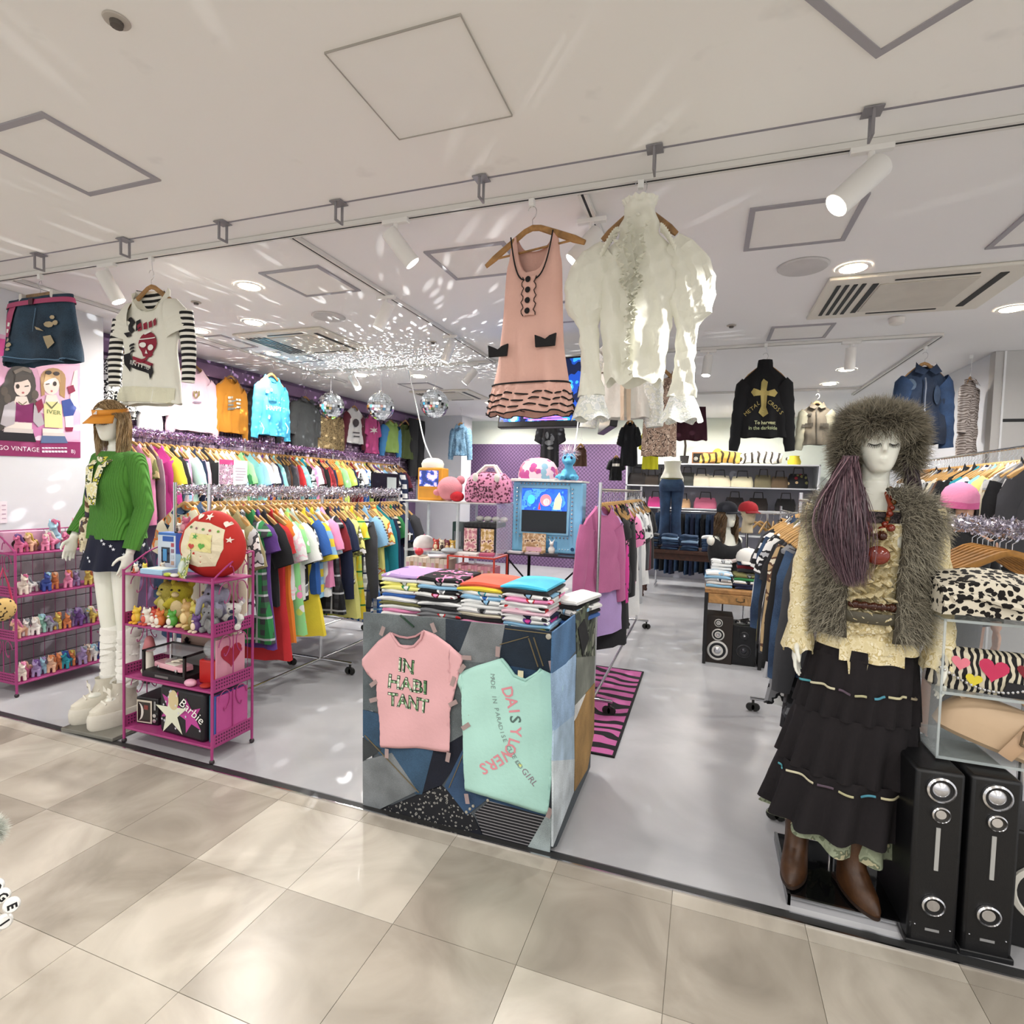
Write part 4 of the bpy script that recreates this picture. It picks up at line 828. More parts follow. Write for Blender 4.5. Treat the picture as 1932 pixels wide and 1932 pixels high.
# signs hung in front of the wall rail
def sign(name, label, box, X=None, Y=None, m=None, thick=.006):
    x0, y0, x1, y1 = box; K = dict(X=X, Y=Y); a, b, c, d = at(x0, y0, **K), at(x1, y0, **K), at(x1, y1, **K), at(x0, y1, **K)
    w = (b-a).length; h = (a.z+b.z-c.z-d.z)/2; base = 0 if Y is not None else (PI/2 if X < 0 else -PI/2); ce = (a+b+c+d)/4
    o = MB().box((-w/2, -thick/2, -h/2), (w/2, thick/2, h/2)).build(name, m, None, ce, (0, 0, base), smooth=False); tag(o, label, 'sign' if 'sign' in name else name.split('_')[-1]); o['wh'] = (w, h)
    return o, w, h
def on_sign(o, name, polys, m, off=.002, ty=None): return print_on(name, flat_polys(polys), m, o, (0, 0, 0), None, off)
def words(o, txt, x, z, size, m, off=.003, name='lettering', rot=0, width=None, **k):
    me = text_mesh(txt, size, **k)
    if width:
        xs = [v.co.x for v in me.vertices]; f_ = width/(max(xs)-min(xs))
        for v in me.vertices: v.co.x *= f_
    return print_on(name, me, m, o, (x, z, rot), None, off)
s1, w, h = sign('price_sign', 'small pink and white notice hung on the wall rail', (413, 868, 466, 914), X=-4.45, m=mat('#e3dde6', .6, bump=0))
on_sign(s1, 'photo_panel', [[(-w/2, -h/2), (-.02*w, -h/2), (-.02*w, h*.3), (-w/2, h*.3)]], mat('#a8869c', .6, pat='camo', c2='#d7b3c4', c3='#5d4a58', c4='#e9d3da', sc=30.))
on_sign(s1, 'header_band', [[(-w/2, h*.3), (0, h*.3), (0, h*.5), (-w/2, h*.5)]], mat('#c2447f', .6, bump=0))
for k in range(5): on_sign(s1, 'text_line', [[(w*.06, h*(.15-.12*k)), (w*.44, h*(.15-.12*k)), (w*.44, h*(.18-.12*k)), (w*.06, h*(.18-.12*k))]], mat('#a99cab', .6, bump=0))
s2, w, h = sign('mirror_sign', 'black framed mirror board hung at the far end of the wall rail', (700, 893, 752, 940), X=-4.4, m=mat('#1c2024', .15, bump=0, metal=.3))
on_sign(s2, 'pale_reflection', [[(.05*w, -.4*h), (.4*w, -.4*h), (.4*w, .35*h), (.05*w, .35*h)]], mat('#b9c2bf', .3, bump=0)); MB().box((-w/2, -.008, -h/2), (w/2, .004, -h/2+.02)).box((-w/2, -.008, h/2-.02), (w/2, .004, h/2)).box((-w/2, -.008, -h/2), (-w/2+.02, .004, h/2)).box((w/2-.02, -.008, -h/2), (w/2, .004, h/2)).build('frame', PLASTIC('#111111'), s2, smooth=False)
words(s2, 'yellow', -.15*w, -.33*h, h*.16, INKW, .01)
# ================================================================== strands, fur and mannequins
def strand_mat(rough=.55):
    key = ('strand', rough)
    if key in _mats: return _mats[key]
    m = bpy.data.materials.new('strands'); m.use_nodes = True; t = NT(m); a = t.add('ShaderNodeAttribute', attribute_name='tint'); bs = t.n['Principled BSDF']
    t.l.new(a.outputs[0], bs.inputs['Base Color']); bs.inputs['Roughness'].default_value = rough; _mats[key] = m; return m
def strands(name, paths, width, cols, parent, seed=0, tip=None, rough=.55, stuff=True):
    """paths: array (n, k, 3) of strand points; flat tapering blades with a tint of their own"""
    R = np.random.RandomState(seed); P = np.asarray(paths, float); n, k, _ = P.shape
    T = np.gradient(P, axis=1); T /= np.linalg.norm(T, axis=2, keepdims=True)+1e-9; side = np.cross(T, R.randn(n, 1, 3)); side /= np.linalg.norm(side, axis=2, keepdims=True)+1e-9
    w = width*(np.linspace(1, .12, k)[None, :, None])*(.6+.8*R.rand(n, 1, 1)); V = np.stack([P-side*w, P+side*w], 2).reshape(-1, 3)
    idx = (np.arange(n)[:, None]*k+np.arange(k-1)[None, :]).reshape(-1); Q = np.stack([2*idx, 2*idx+1, 2*idx+3, 2*idx+2], 1)
    me = bpy.data.meshes.new(name); me.vertices.add(len(V)); me.vertices.foreach_set('co', V.reshape(-1)); me.loops.add(Q.size); me.loops.foreach_set('vertex_index', Q.reshape(-1).astype(np.int32))
    me.polygons.add(len(Q)); me.polygons.foreach_set('loop_start', np.arange(0, Q.size, 4, dtype=np.int32)); me.polygons.foreach_set('loop_total', np.full(len(Q), 4, dtype=np.int32)); me.update(calc_edges=True)
    C = np.array([lin(c) for c in cols]); base = C[R.randint(len(C), size=n)]; base[:, :3] *= (.75+.5*R.rand(n, 1)); tc = np.array(lin(tip)) if tip else None
    g = np.linspace(0, 1, k)[None, :, None]; col = np.repeat(base[:, None, :], k, 1)
    if tc is not None: col = col*(1-g**1.5)+tc[None, None, :]*g**1.5
    col = np.repeat(col[:, :, None, :], 2, 2).reshape(-1, 4); col[:, 3] = 1
    at_ = me.color_attributes.new('tint', 'FLOAT_COLOR', 'POINT'); at_.data.foreach_set('color', np.clip(col, 0, 1).reshape(-1).astype(np.float32)); me.materials.append(strand_mat(rough))
    o = link(name, me, parent)
    if stuff: o['kind'] = 'stuff'
    return o
def scatter(me, n, seed=0, keep=None):
    R = np.random.RandomState(seed); me.calc_loop_triangles(); V = np.empty(len(me.vertices)*3); me.vertices.foreach_get('co', V); V = V.reshape(-1, 3)
    T = np.array([t.vertices[:] for t in me.loop_triangles]); A, Bv, Cc = V[T[:, 0]], V[T[:, 1]], V[T[:, 2]]; N = np.cross(Bv-A, Cc-A); ar = np.linalg.norm(N, axis=1)
    i = R.choice(len(T), n, p=ar/ar.sum()); u, v = R.rand(n, 1), R.rand(n, 1); f = (u+v) > 1; u, v = np.where(f, 1-u, u), np.where(f, 1-v, v); P = A[i]+u*(Bv[i]-A[i])+v*(Cc[i]-A[i]); N = N[i]/(ar[i][:, None]+1e-12)
    if keep is not None: k = keep(P); P, N = P[k], N[k]
    return P, N
def fur(name, me, n, length, cols, parent, tip=None, droop=.8, width=.0012, k=5, seed=0, jit=.4, keep=None, lay=(0, 0, -1)):
    P, N = scatter(me, n, seed, keep); R = np.random.RandomState(seed+1); D = N+jit*R.randn(len(P), 3); D /= np.linalg.norm(D, axis=1, keepdims=True); L = length*(.6+.7*R.rand(len(P), 1)); lay = np.array(lay, float)
    pts = [P]; d = D
    for j in range(1, k):
        d = d+lay*droop/(k-1)+.12*R.randn(len(P), 3); d /= np.linalg.norm(d, axis=1, keepdims=True); pts.append(pts[-1]+d*L/(k-1))
    return strands(name, np.stack(pts, 1), width, cols, parent, seed, tip)
def baked(mb, voxel, smooth=6, m=None, name='body', smooth_f=.5):
    """one continuous skin over overlapping forms"""
    me = mb.mesh(name, m); bm = bmesh.new(); bm.from_mesh(me); bmesh.ops.recalc_face_normals(bm, faces=bm.faces); bm.to_mesh(me); bm.free()
    o = bpy.data.objects.new('tmp', me); COL.objects.link(o); r = o.modifiers.new('r', 'REMESH'); r.mode = 'VOXEL'; r.voxel_size = voxel; r.use_smooth_shade = True
    s = o.modifiers.new('s', 'SMOOTH'); s.factor = smooth_f; s.iterations = smooth
    dg = bpy.context.evaluated_depsgraph_get(); out = bpy.data.meshes.new_from_object(o.evaluated_get(dg)); bpy.data.objects.remove(o); out.name = name
    out.polygons.foreach_set('use_smooth', [True]*len(out.polygons)); out.materials.clear()
    if m: out.materials.append(m)
    return out
HEAD = [(0, .022, -.062, -.03), (.008, .034, -.078, -.005), (.03, .047, -.085, .03), (.055, .056, -.087, .058), (.085, .064, -.088, .078), (.115, .069, -.085, .09), (.15, .0725, -.087, .097), (.18, .069, -.08, .093), (.203, .056, -.055, .075), (.218, .036, -.025, .05), (.226, .012, .0, .025)]
def head_forms(q, c, sc=1.0, nod=0., turn=0., nose=True):
    h = MB(); rings = []
    for z, hw, yf, yb in cat_interp(HEAD, 26):
        cy, hd = (yf+yb)/2, (yb-yf)/2; rings.append([(hw*math.copysign(abs(math.cos(t))**.92, math.cos(t)), cy+hd*math.copysign(abs(math.sin(t))**.95, math.sin(t)), z) for t in [2*PI*k/32 for k in range(32)]])
    h.loft(rings)
    if nose: h.tube([(0, -.082, .128), (0, -.09, .108), (0, -.1, .086), (0, -.088, .078)], [.006, .0075, .010, .008], 10)
    h.tube([(-.02, -.079, .05), (-.01, -.086, .054), (0, -.0885, .0525), (.01, -.086, .054), (.02, -.079, .05)], [.003, .006, .0065, .006, .003], 8); h.tube([(-.017, -.08, .045), (0, -.087, .041), (.017, -.08, .045)], [.003, .007, .003], 8)
    for s in (-1, 1): h.ball((s*.071, .008, .108), (.009, .02, .03), 10, 8)
    M = Matrix.Translation(c) @ Matrix.Rotation(turn, 4, 'Z') @ Matrix.Rotation(nod, 4, 'X') @ Matrix.Scale(sc, 4)
    h.xf(M); q.add(h.v, h.f); return M
def hand_forms(q, wrist, d, palmn, side, sc=1., curl=.25):
    """a palm and five bent fingers; d = direction of the hand, palmn = way the palm faces, side = thumb side"""
    d, n = Vector(d).normalized(), Vector(palmn); n = (n-d*n.dot(d)).normalized(); s = d.cross(n).normalized()*side; w = Vector(wrist)
    q.tube([w-d*.02*sc, w+d*.02*sc, w+d*.05*sc, w+d*.088*sc], [.021*sc, .029*sc, .036*sc, .034*sc], 12, True, (1, .48), tuple(s))
    for i, (o_, L) in enumerate(((.027, .068), (.009, .077), (-.010, .071), (-.027, .055))):
        p = w+d*.078*sc+s*o_*sc; pts = [p]; dd = d+s*o_*2.2
        for k, f_ in enumerate((.42, .32, .26)): dd = (dd+n*curl*(.6+.5*k)).normalized(); pts.append(pts[-1]+dd*L*sc*f_)
        q.tube(pts, [.0088*sc, .008*sc, .0072*sc, .0052*sc], 8)
    p = w+d*.028*sc+s*.024*sc; pts = [p, p+(d*.55+s*.75+n*.25).normalized()*.034*sc]; pts.append(pts[1]+(d*.85+s*.35+n*.35).normalized()*.03*sc); pts.append(pts[2]+(d+n*.3).normalized()*.022*sc)
    q.tube(pts, [.012*sc, .0105*sc, .009*sc, .0062*sc], 8)
def torso_forms(q, prof, y=0., n=24): q.loft([[(hw*math.copysign(abs(math.cos(t))**.9, math.cos(t)), yo+hd*math.copysign(abs(math.sin(t))**.95, math.sin(t)), z) for t in [2*PI*k/n for k in range(n)]] for z, hw, hd, yo in cat_interp(prof, 30)])
TORSO = [(.80, .12, .09, .01), (.88, .16, .11, .01), (.95, .165, .112, .01), (1.03, .13, .092, 0), (1.1, .112, .083, 0), (1.2, .128, .092, 0), (1.29, .142, .098, 0), (1.38, .155, .08, .005), (1.43, .14, .06, .008), (1.47, .06, .052, .008), (1.5, .048, .05, .005)]
MANN = mat('#e6e6da', .35, var=.02, bump=0, sub=.05, coat=.2)
def lashes(M, parent, m=INK, n=9, down=.012):
    for s in (-1, 1):
        q = MB(); pts = []
        for k in range(n):
            u = k/(n-1); x = s*(.014+.032*u); z = .107-.006*math.sin(PI*u); y = -.0895+.02*u*u+.006*u; pts.append((x, y, z))
            q.tube([(x, y, z), (x+s*.003*(u-.3), y-.006, z-down*.5), (x+s*.007*(u-.2), y-.01, z-down)], [.0014, .0011, .0004], 4)
        q.tube(pts, .0014, 5); q.xf(M); q.build('eyelashes', m, parent)
def wig(name, M, parent, n, zend, cols, seed=0, wave=.01, part=0., face=.85, spread=1.06, tipin=0., width=.0022, fall=None, tip=None, k=16, vol=1.08):
    """strands over the scalp, then hanging to height zend (in parent space)"""
    R = np.random.RandomState(seed); c = np.array([0, .006, .125]); ax_ = np.array([.078, .094, .104])*vol; out = []
    az = R.rand(n)*2*PI; el0 = PI/2*(1-.55*R.rand(n)**.8)
    for a, e0 in zip(az, el0):
        a0 = a
        # a = 0 is +x, -pi/2 the face
        fr = abs(((a+PI/2+PI) % (2*PI))-PI)
        if fr < face:                                   # comb the front to the sides
            a = -PI/2+math.copysign(face+.12*R.rand(), math.sin(a+PI/2) if abs(math.sin(a+PI/2)) > .02 else 1)
        pts = []; nn = k//2; a_in = a0
        for j in range(nn):
            e = e0+(.02-e0)*(j/(nn-1)); dd = ((a-a_in+PI) % (2*PI))-PI; aa = a_in+dd*(j/(nn-1))**.6; pts.append(c+ax_*np.array([math.cos(e)*math.cos(aa), math.cos(e)*math.sin(aa), math.sin(e)])*(1+.05*R.rand()))
        pts = [np.array((M @ Vector(p))[:]) for p in pts]; last = pts[-1]; ph = R.rand()*6; L = last[2]-(zend+.05*R.randn()*.5)
        ctr = np.array((M @ Vector((0, .01, .1)))[:])
        for j in range(1, k-nn+1):
            u = j/(k-nn); o_ = last-ctr; o_[2] = 0
            p = last+o_*(spread-1)*u-o_*tipin*u*u; p = p+np.array([wave*math.sin(u*7+ph), wave*math.cos(u*6+ph), 0]); p[2] = last[2]-L*u
            if fall is not None: p = fall(p, u, a)
            pts.append(p)
        out.append(pts)
    return strands(name, np.array(out), width, cols, parent, seed, tip, .45)
# ------------------------------------------------------------------ mannequin in fur hat and long skirt (right)
mx, my = .60, 2.42
BZ = .035
bp = thing('display_plinth', 'low black glossy plinth with metal edge under the boots', 'plinth', (mx-.03, 2.39, 0))
MB().box((-.215, -.19, .004), (.24, .2, BZ)).build('slab', mat('#0b0b0c', .08, bump=0, var=0, coat=.5), bp, bevel=.002)
MB().box((-.225, -.2, 0), (.24, -.19, BZ+.002)).build('edge_strip', CHROME(), bp, smooth=False); MB().box((-.227, -.2, 0), (-.215, .2, BZ+.002)).build('edge_strip', STEEL(), bp, smooth=False)
mr_ = thing('mannequin', 'mannequin in a grey fur hat, fur vest and long dark skirt', 'mannequin', (mx, my, BZ), -.16)
q = MB(); torso_forms(q, [(z+.03, a, b, c) for z, a, b, c in TORSO]); HM = head_forms(q, (0.005, -.005, 1.565), 1.0, .12, .12)
q.tube([(0, .01, 1.46), (0.002, .012, 1.53), (.004, .008, 1.62)], [.052, .046, .05], 16)
for s in (-1, 1):
    q.ball((s*.065, -.075, 1.305), (.055, .05, .055)); sh, el, wr_ = Vector((s*.165, .01, 1.425)), Vector((s*.215, .03, 1.15)), Vector((s*.225, -.05, .91))
    q.tube([sh-Vector((s*.04, 0, -.01)), sh, sh.lerp(el, .5), el, el.lerp(wr_, .5), wr_], [.05, .05, .042, .036, .032, .024], 14); hand_forms(q, wr_, (s*.05, -.15, -1), (-s, -.2, 0), 1 if s < 0 else -1, 1.0, .18)
    q.tube([(s*.085, .01, .95), (s*.09-.06, -.01, .5), (s*.085-.1, -.04, .12)], [.085, .055, .035], 14)
body_r = link('body', baked(q, .0055, 5, MANN), mr_); lashes(HM, mr_)
stampm = MB()
# long tiered skirt
SKB = mat('#171215', .9, bump=.35, bsc=70., var=.2)
def pleats(z, hw, hd, amp, n, ph, t): return (hw+amp*math.sin(n*t+ph))*math.cos(t), (hd+amp*math.sin(n*t+ph))*math.sin(t)
def skirt(name, z0, z1, w0, w1, amp, n, m, parent, ph=0, yo=0., rows=14, wob=.0):
    r = []
    for j in range(rows):
        u = j/(rows-1); z = z0+(z1-z0)*u; a = amp*u**.7; hw = w0[0]+(w1[0]-w0[0])*u; hd = w0[1]+(w1[1]-w0[1])*u
        r.append([(pleats(z, hw, hd, a, n, ph+.8*u, t)[0], pleats(z, hw, hd, a, n, ph+.8*u, t)[1]*1.0+yo, z+wob*u*math.sin(2*t+ph)) for t in [2*PI*k/128 for k in range(128)]])
    return MB().loft([[(x-.09*max(0, 1.0-z)**1.3, y, z) for x, y, z in q_] for q_ in r], False, False).build(name, m, parent)
GRN = mat('#7f866f', .9, pat='camo', c2='#8c947c', c3='#646b56', c4='#a9a384', sc=22., bump=.3)
skirt('underskirt', .3, .17, (.2, .16), (.25, .19), .026, 12, GRN, mr_, .6, .01, 8, .03)
for i, (z0, z1, w0, w1, a, n) in enumerate(((1.03, .86, (.135, .1), (.178, .14), .004, 20), (.87, .64, (.178, .14), (.205, .16), .012, 18), (.645, .42, (.204, .158), (.235, .18), .016, 16), (.425, .215, (.234, .178), (.262, .205), .024, 13))):
    skirt('skirt_tier', z0, z1, w0, w1, a, n, SKB, mr_, i*.7, .01, 12, .012 if i == 3 else 0)
for i, (z, hw, hd, a, n, ph) in enumerate(((.75, .196, .154, .01, 18, .9), (.395, .242, .186, .012, 13, 2.3))):
    shf = -.09*(1-z)**1.3
    for k, (t0, t1, c) in enumerate(((3.5, 3.75, '#4f9aa5'), (3.85, 4.3, '#c9c3a6'), (4.35, 4.55, '#5a4a58'), (4.62, 4.8, '#b9b58e'), (4.9, 5.1, '#4f93a8'), (5.15, 5.5, '#c4bd9a'), (5.55, 5.8, '#8a7f6a'))):
        pt = [((hw+a*math.sin(n*t+ph)+.008)*math.cos(t)+shf, (hd+a*math.sin(n*t+ph)+.008)*math.sin(t)+.01, z+.006*math.sin(5*t)) for t in [t0+(t1-t0)*u/8 for u in range(9)]]
        MB().tube(pt, .0045, 6, True, (1, .6)).build('ribbon_trim', mat(c, .7, bump=0, var=.2), mr_)
# lace blouse
LC = mat('#d9cba0', .9, pat='camo', c2='#e2d6b2', c3='#c4b27f', c4='#e9e0c4', sc=45., bump=.6, bsc=70.)
cloth_tube([(.9, .168, .125), (1.0, .155, .118), (1.1, .135, .105), (1.2, .145, .112), (1.3, .158, .128), (1.385, .165, .1), (1.42, .15, .08)], 40, 26, .006, 4).build('lace_blouse', LC, mr_)
for s in (-1, 1):
    sh, el, wr_ = Vector((s*.165, .01, 1.43)), Vector((s*.217, .03, 1.15)), Vector((s*.225, -.04, .955)); n = 22
    pts = [sh.lerp(el, k/12) for k in range(13)]+[el.lerp(wr_, k/9) for k in range(1, 10)]
    MB().tube(pts, [.056-.014*k/21+.003*math.sin(k*1.4) for k in range(22)], 20, False).build('lace_sleeve', LC, mr_)
    c = wr_; q = MB(); q.loft([[(c.x+(.038+.02*e+.008*math.sin(7*t)*e)*math.cos(t), c.y+(.04+.02*e+.01*math.cos(6*t)*e)*math.sin(t), c.z+.02-.115*e+.012*e*math.sin(5*t)) for t in [2*PI*k/48 for k in range(48)]] for e in (0, .25, .5, .75, 1)], False, False); q.build('cuff', LC, mr_)
for i in range(5):                                            # jabot ruffles down the blouse front
    rr = []
    for k in range(60):
        u = k/59; z = 1.36-.4*u; x = -.05+.026*i+.012*math.sin(k*.9+i); y = -.128-.018*math.sin(k*1.3+i*2)-.02*(1-u); rr.append([(x-.016, y+.022, z), (x, y-.004, z+.006*math.sin(k)), (x+.018*math.sin(k*.7), y+.015, z)])
    MB().loft(rr, False, False, False).build('blouse_ruffle', LC, mr_)
q = MB(); q.loft([[(x, -.115-.015*math.sin(x*60)-.015*e, .95-.085*e-(.05 if abs(x+.03) < .03 else 0)*e) for x in [-.09+.2*k/30 for k in range(31)]] for e in (0, .5, 1)], False, False, False); q.build('blouse_hem', LC, mr_)
# bandeau, belts
cloth_tube([(1.375, .158, .112), (1.415, .145, .095)], 40, 4, 0).build('lace_bandeau', mat('#1c1619', .8, pat='camo', c2='#4a3f3f', c3='#17110f', sc=60.), mr_)
def ring_beads(name, z, hw, hd, t0, t1, n, r, m, sag=0.):
    for k in range(n):
        u = k/(n-1); t = t0+(t1-t0)*u; MB().ball((hw*math.cos(t), hd*math.sin(t), z-sag*math.sin(PI*u)), (r*(1+.3*(k % 2)), r, r*(1+.3*(k % 2))), 10, 7).build(name, m, mr_)
AMB = mat('#7a2410', .15, bump=0, var=.3, coat=.6); AMB2 = mat('#3d1a0d', .2, bump=0, var=.2)
ring_beads('belt_bead', 1.075, .15, .142, 4.3, 5.15, 10, .012, AMB2)
MB().tube([(.158*math.cos(t), .145*math.sin(t), 1.03) for t in [4.1+1.25*k/12 for k in range(13)]], .02, 8, True, (1, .25), (0, 0, 1)).build('belt', mat('#4b4638', .5, bump=.3), mr_)
# necklace with amber pendant
for s in (-1, 1):
    pts = [Vector((s*.05, -.02, 1.5)), Vector((s*.055, -.085, 1.45)), Vector((s*.035, -.13, 1.39)), Vector((.01*s, -.15, 1.335))]
    for k in range(10):
        u = k/9*2.999; i = int(u); p = pts[i].lerp(pts[i+1], u-i); MB().ball(p, .009+.003*((k*7) % 3)/2, 10, 7).build('necklace_bead', AMB if k % 3 else mat('#5c3a12', .3, bump=0), mr_)
MB().ball((.02, -.155, 1.33), (.016, .014, .016), 10, 7).build('necklace_bead', AMB2, mr_); MB().ball((-.025, -.15, 1.35), .016, 10, 7).build('necklace_bead', AMB, mr_); MB().ball((.045, -.145, 1.36), .014, 10, 7).build('necklace_bead', AMB, mr_)
MB().ball((.008, -.17, 1.262), (.038, .02, .034), 20, 12).build('pendant', AMB, mr_, label='large amber disc pendant')
MB().tube([(.03, -.02, 1.5), (.045, -.09, 1.44), (.03, -.145, 1.36)], [.005, .008, .004], 8).build('ribbon_tie', mat('#8a3417', .6), mr_)
# fur vest
FC = ['#6d675a', '#544e43', '#8c8676', '#3b362e', '#a39d8b']
q = MB(); r = []
for z, hw, hd in [tuple(p) for p in cat_interp([(.95, .2, .165), (1.02, .195, .16), (1.12, .182, .15), (1.2, .182, .155), (1.3, .2, .16), (1.39, .213, .14), (1.45, .185, .11), (1.5, .1, .085)], 24)]:
    u = (z-.95)/.55; g = .36+.1*math.sin(u*3)-.05*u
    r.append([(hw*math.cos(t), .012+hd*math.sin(t), z) for t in [-PI/2+g+(2*PI-2*g)*k/48 for k in range(49)]])
vest = MB().loft(r, False, False, False); vo = vest.build('fur_vest', mat('#4a453b', .9), mr_); sdv = vo.modifiers.new('s', 'SOLIDIFY'); sdv.thickness = .012; sdv.offset = 0
vm = vo.data.copy(); bm = bmesh.new(); bm.from_mesh(vm)
for f_ in bm.faces:
    c = f_.calc_center_median()
    if f_.normal.dot(Vector((c.x, c.y, 0))) < 0: f_.normal_flip()
bm.to_mesh(vm); bm.free()
fur('vest_fur', vm, 24000, .05, FC, vo, '#b3ac98', .9, .0011, 5, 1, .45)
# fur hat with ear flaps
q = MB(); hm = HM
q.ball((0, .012, .178), (.112, .112, .058), 24, 14)
for s in (-1, 1): q.ball((s*.104, .025, .1), (.03, .06, .125), 16, 12)
q.ball((0, .08, .13), (.095, .05, .12), 16, 12); q.ball((0, -.078, .188), (.085, .022, .024), 16, 10)
q.xf(hm); hatm = baked(q, .012, 6, mat('#3a352c', .9), 'hat_shell'); hat = link('fur_hat', hatm, mr_)
fur('hat_fur', hatm, 22000, .046, ['#4f4a3e', '#37332a', '#736c5c', '#201d18', '#8a8371'], hat, '#9a927f', .25, .0011, 5, 3, .5)
# long mauve hair on one side, over the vest
R_ = np.random.RandomState(5); H = []
for i in range(1500):
    a = R_.rand(); x0, y0 = -.085-.03*R_.rand(), -.045-.05*R_.rand(); p0 = np.array((hm @ Vector((x0, y0, .06)))[:]); ph = R_.rand()*6; Lh = .42+.05*R_.rand(); sp = R_.randn()*.03; pts = []
    for k in range(14):
        u = k/13; pts.append(p0+np.array([-.02*math.sin(u*3.1)+sp*math.sin(u*2.6)+.008*math.sin(u*8+ph)-.02*u+.045*u*u, -.09*math.sin(min(1, u*1.6)*PI/2)-.012*math.cos(u*5+ph)*u-.03*R_.rand()*.3, -Lh*u]))
    H.append(pts)
strands('long_hair', np.array(H), .0022, ['#6b5058', '#54404a', '#7d626a', '#4a383f'], mr_, 3, None, .4)
H = []
for i in range(500):
    p0 = np.array((hm @ Vector((.075+.03*R_.rand(), -.02+.05*R_.rand(), .06)))[:]); ph = R_.rand()*6; H.append([p0+np.array([.03*math.sin(k/9*3)+.01*math.sin(k/9*7+ph), .05*k/9, -.3*k/9]) for k in range(10)])
strands('back_hair', np.array(H), .0022, ['#4d3d45', '#3d3138'], mr_, 4, None, .4)
# brown boots
BT = mat('#4c3019', .45, pat='marble', c2='#38210f', sc=18., bump=.25, bsc=60.)
for s in (-1, 1):
    b = thing('ankle_boot', 'brown leather boot of the fur hat mannequin, %s one' % ('left' if s < 0 else 'right'), 'boot', ((.395, 2.375, BZ) if s < 0 else (.57, 2.315, BZ)), -.1+s*.15+.25*(s > 0), 'brown boots of the mannequin')
    rr = []
    for z, hw, yf, yb in [(.0, .044, -.165, .065), (.012, .046, -.168, .066), (.035, .045, -.155, .064), (.06, .043, -.11, .06), (.09, .042, -.06, .058), (.14, .043, -.045, .055), (.21, .05, -.05, .056)]:
        cy, hd = (yf+yb)/2, (yb-yf)/2; rr.append([(hw*math.copysign(abs(math.cos(t))**.8, math.cos(t))*(1-.38*max(0, -math.sin(t))**3*(1 if z < .07 else 0)), cy+hd*math.sin(t), z+.018) for t in [2*PI*k/28 for k in range(28)]])
    MB().loft(rr, True, False).build('upper', BT, b); MB().loft([[(x*1.05, y*1.01, z0) for x, y, z in rr[0]] for z0 in (0.008, .02)]).build('sole', mat('#2a1a10', .6), b); MB().box((-.035, .005, 0), (.035, .066, .02)).build('heel', mat('#1f130b', .5), b, bevel=.004)
# ------------------------------------------------------------------ mannequin in orange visor and green sweater (left)
lx, ly = -3.335, 2.33
lp = thing('display_plinth', 'flat grey plinth under the white platform shoes', 'plinth', (-3.3, 2.3, 0), .05); MB().box((-.2, -.18, .004), (.2, .2, .026)).build('slab', mat('#77756c', .35, bump=0, metal=.2), lp, bevel=.003)
for s in (-1, 1):
    for k in (-1, 1): MB().lathe([(.001, 0), (.012, 0), (.012, .008), (.001, .008)], 10, (s*.18, .01+k*.16, 0)).build('foot', CHROME(), lp)
ZL = .026; SH = .125; LR = -.05
ml = thing('mannequin', 'mannequin in an orange visor, green ribbed sweater and star skirt', 'mannequin', (lx, ly, ZL), LR)
q = MB(); torso_forms(q, [(z+.03+SH, a*.96, b*.96, c) for z, a, b, c in TORSO]); HL = head_forms(q, (0, -.01, 1.565+SH), .98, .2, .2)
q.tube([(0, .01, 1.46+SH), (0, .008, 1.53+SH), (0, .004, 1.62+SH)], [.05, .045, .048], 16)
for s in (-1, 1):
    q.ball((s*.062, -.07, 1.3+SH), (.05, .045, .05)); sh = Vector((s*.158, .01, 1.425+SH)); el, wr_ = (Vector((.2, .03, 1.16+SH)), Vector((.195, -.05, .905+SH))) if s > 0 else (Vector((-.23, .0, 1.16+SH)), Vector((-.2, -.12, .98+SH)))
    q.tube([sh-Vector((s*.04, 0, -.01)), sh, sh.lerp(el, .5), el, el.lerp(wr_, .5), wr_], [.048, .048, .04, .034, .03, .023], 14); hand_forms(q, wr_, (s*.0, -.3, -1), (-s, 0, 0), 1 if s < 0 else -1, .98, .14)
    q.tube([(s*.085, .01, .95+SH), (s*.082, .0, .75+SH), (s*.078, .0, .5+SH), (s*.075, .03, .3+SH), (s*.075, .02, .06+SH), (s*.08, .0, .02+SH)], [.088, .074, .052, .05, .036, .034], 16); q.ball((s*.08, -.04, .03+SH), (.035, .08, .025))
link('body', baked(q, .0055, 5, MANN), ml); lashes(HL, ml, n=8, down=.009)
KG = knit('#4f8a34', 190.); z_ = SH
cloth_tube([(.98+z_, .17, .125), (1.05+z_, .16, .118), (1.12+z_, .145, .108), (1.22+z_, .15, .115), (1.31+z_, .16, .128), (1.4+z_, .168, .1), (1.455+z_, .15, .082), (1.495+z_, .078, .066)], 44, 28, .003, 4).build('green_sweater', KG, ml)
for s in (-1, 1):
    sh = Vector((s*.155, .01, 1.44+z_)); el, wr_ = (Vector((.202, .03, 1.16+z_)), Vector((.196, -.045, .925+z_))) if s > 0 else (Vector((-.232, .0, 1.16+z_)), Vector((-.2, -.115, .995+z_)))
    MB().tube([sh+Vector((-s*.06, 0, .012))]+[sh.lerp(el, k/10) for k in range(11)]+[el.lerp(wr_, k/7) for k in range(1, 8)], [.05]+[.06-.016*k/17 for k in range(18)], 20, False).build('sweater_sleeve', KG, ml)
YP = mat('#d8cf9a', .8, pat='camo', c2='#e3dfc6', c3='#3f4a2b', c4='#c9c23f', sc=28.)
MB().tube([(.09*math.cos(t), .005+.085*math.sin(t)-.0, 1.468+z_-.03*max(0, -math.sin(t))) for t in [2*PI*k/24 for k in range(25)]], .024, 10, True, (1, .5)).build('scarf', YP, ml)
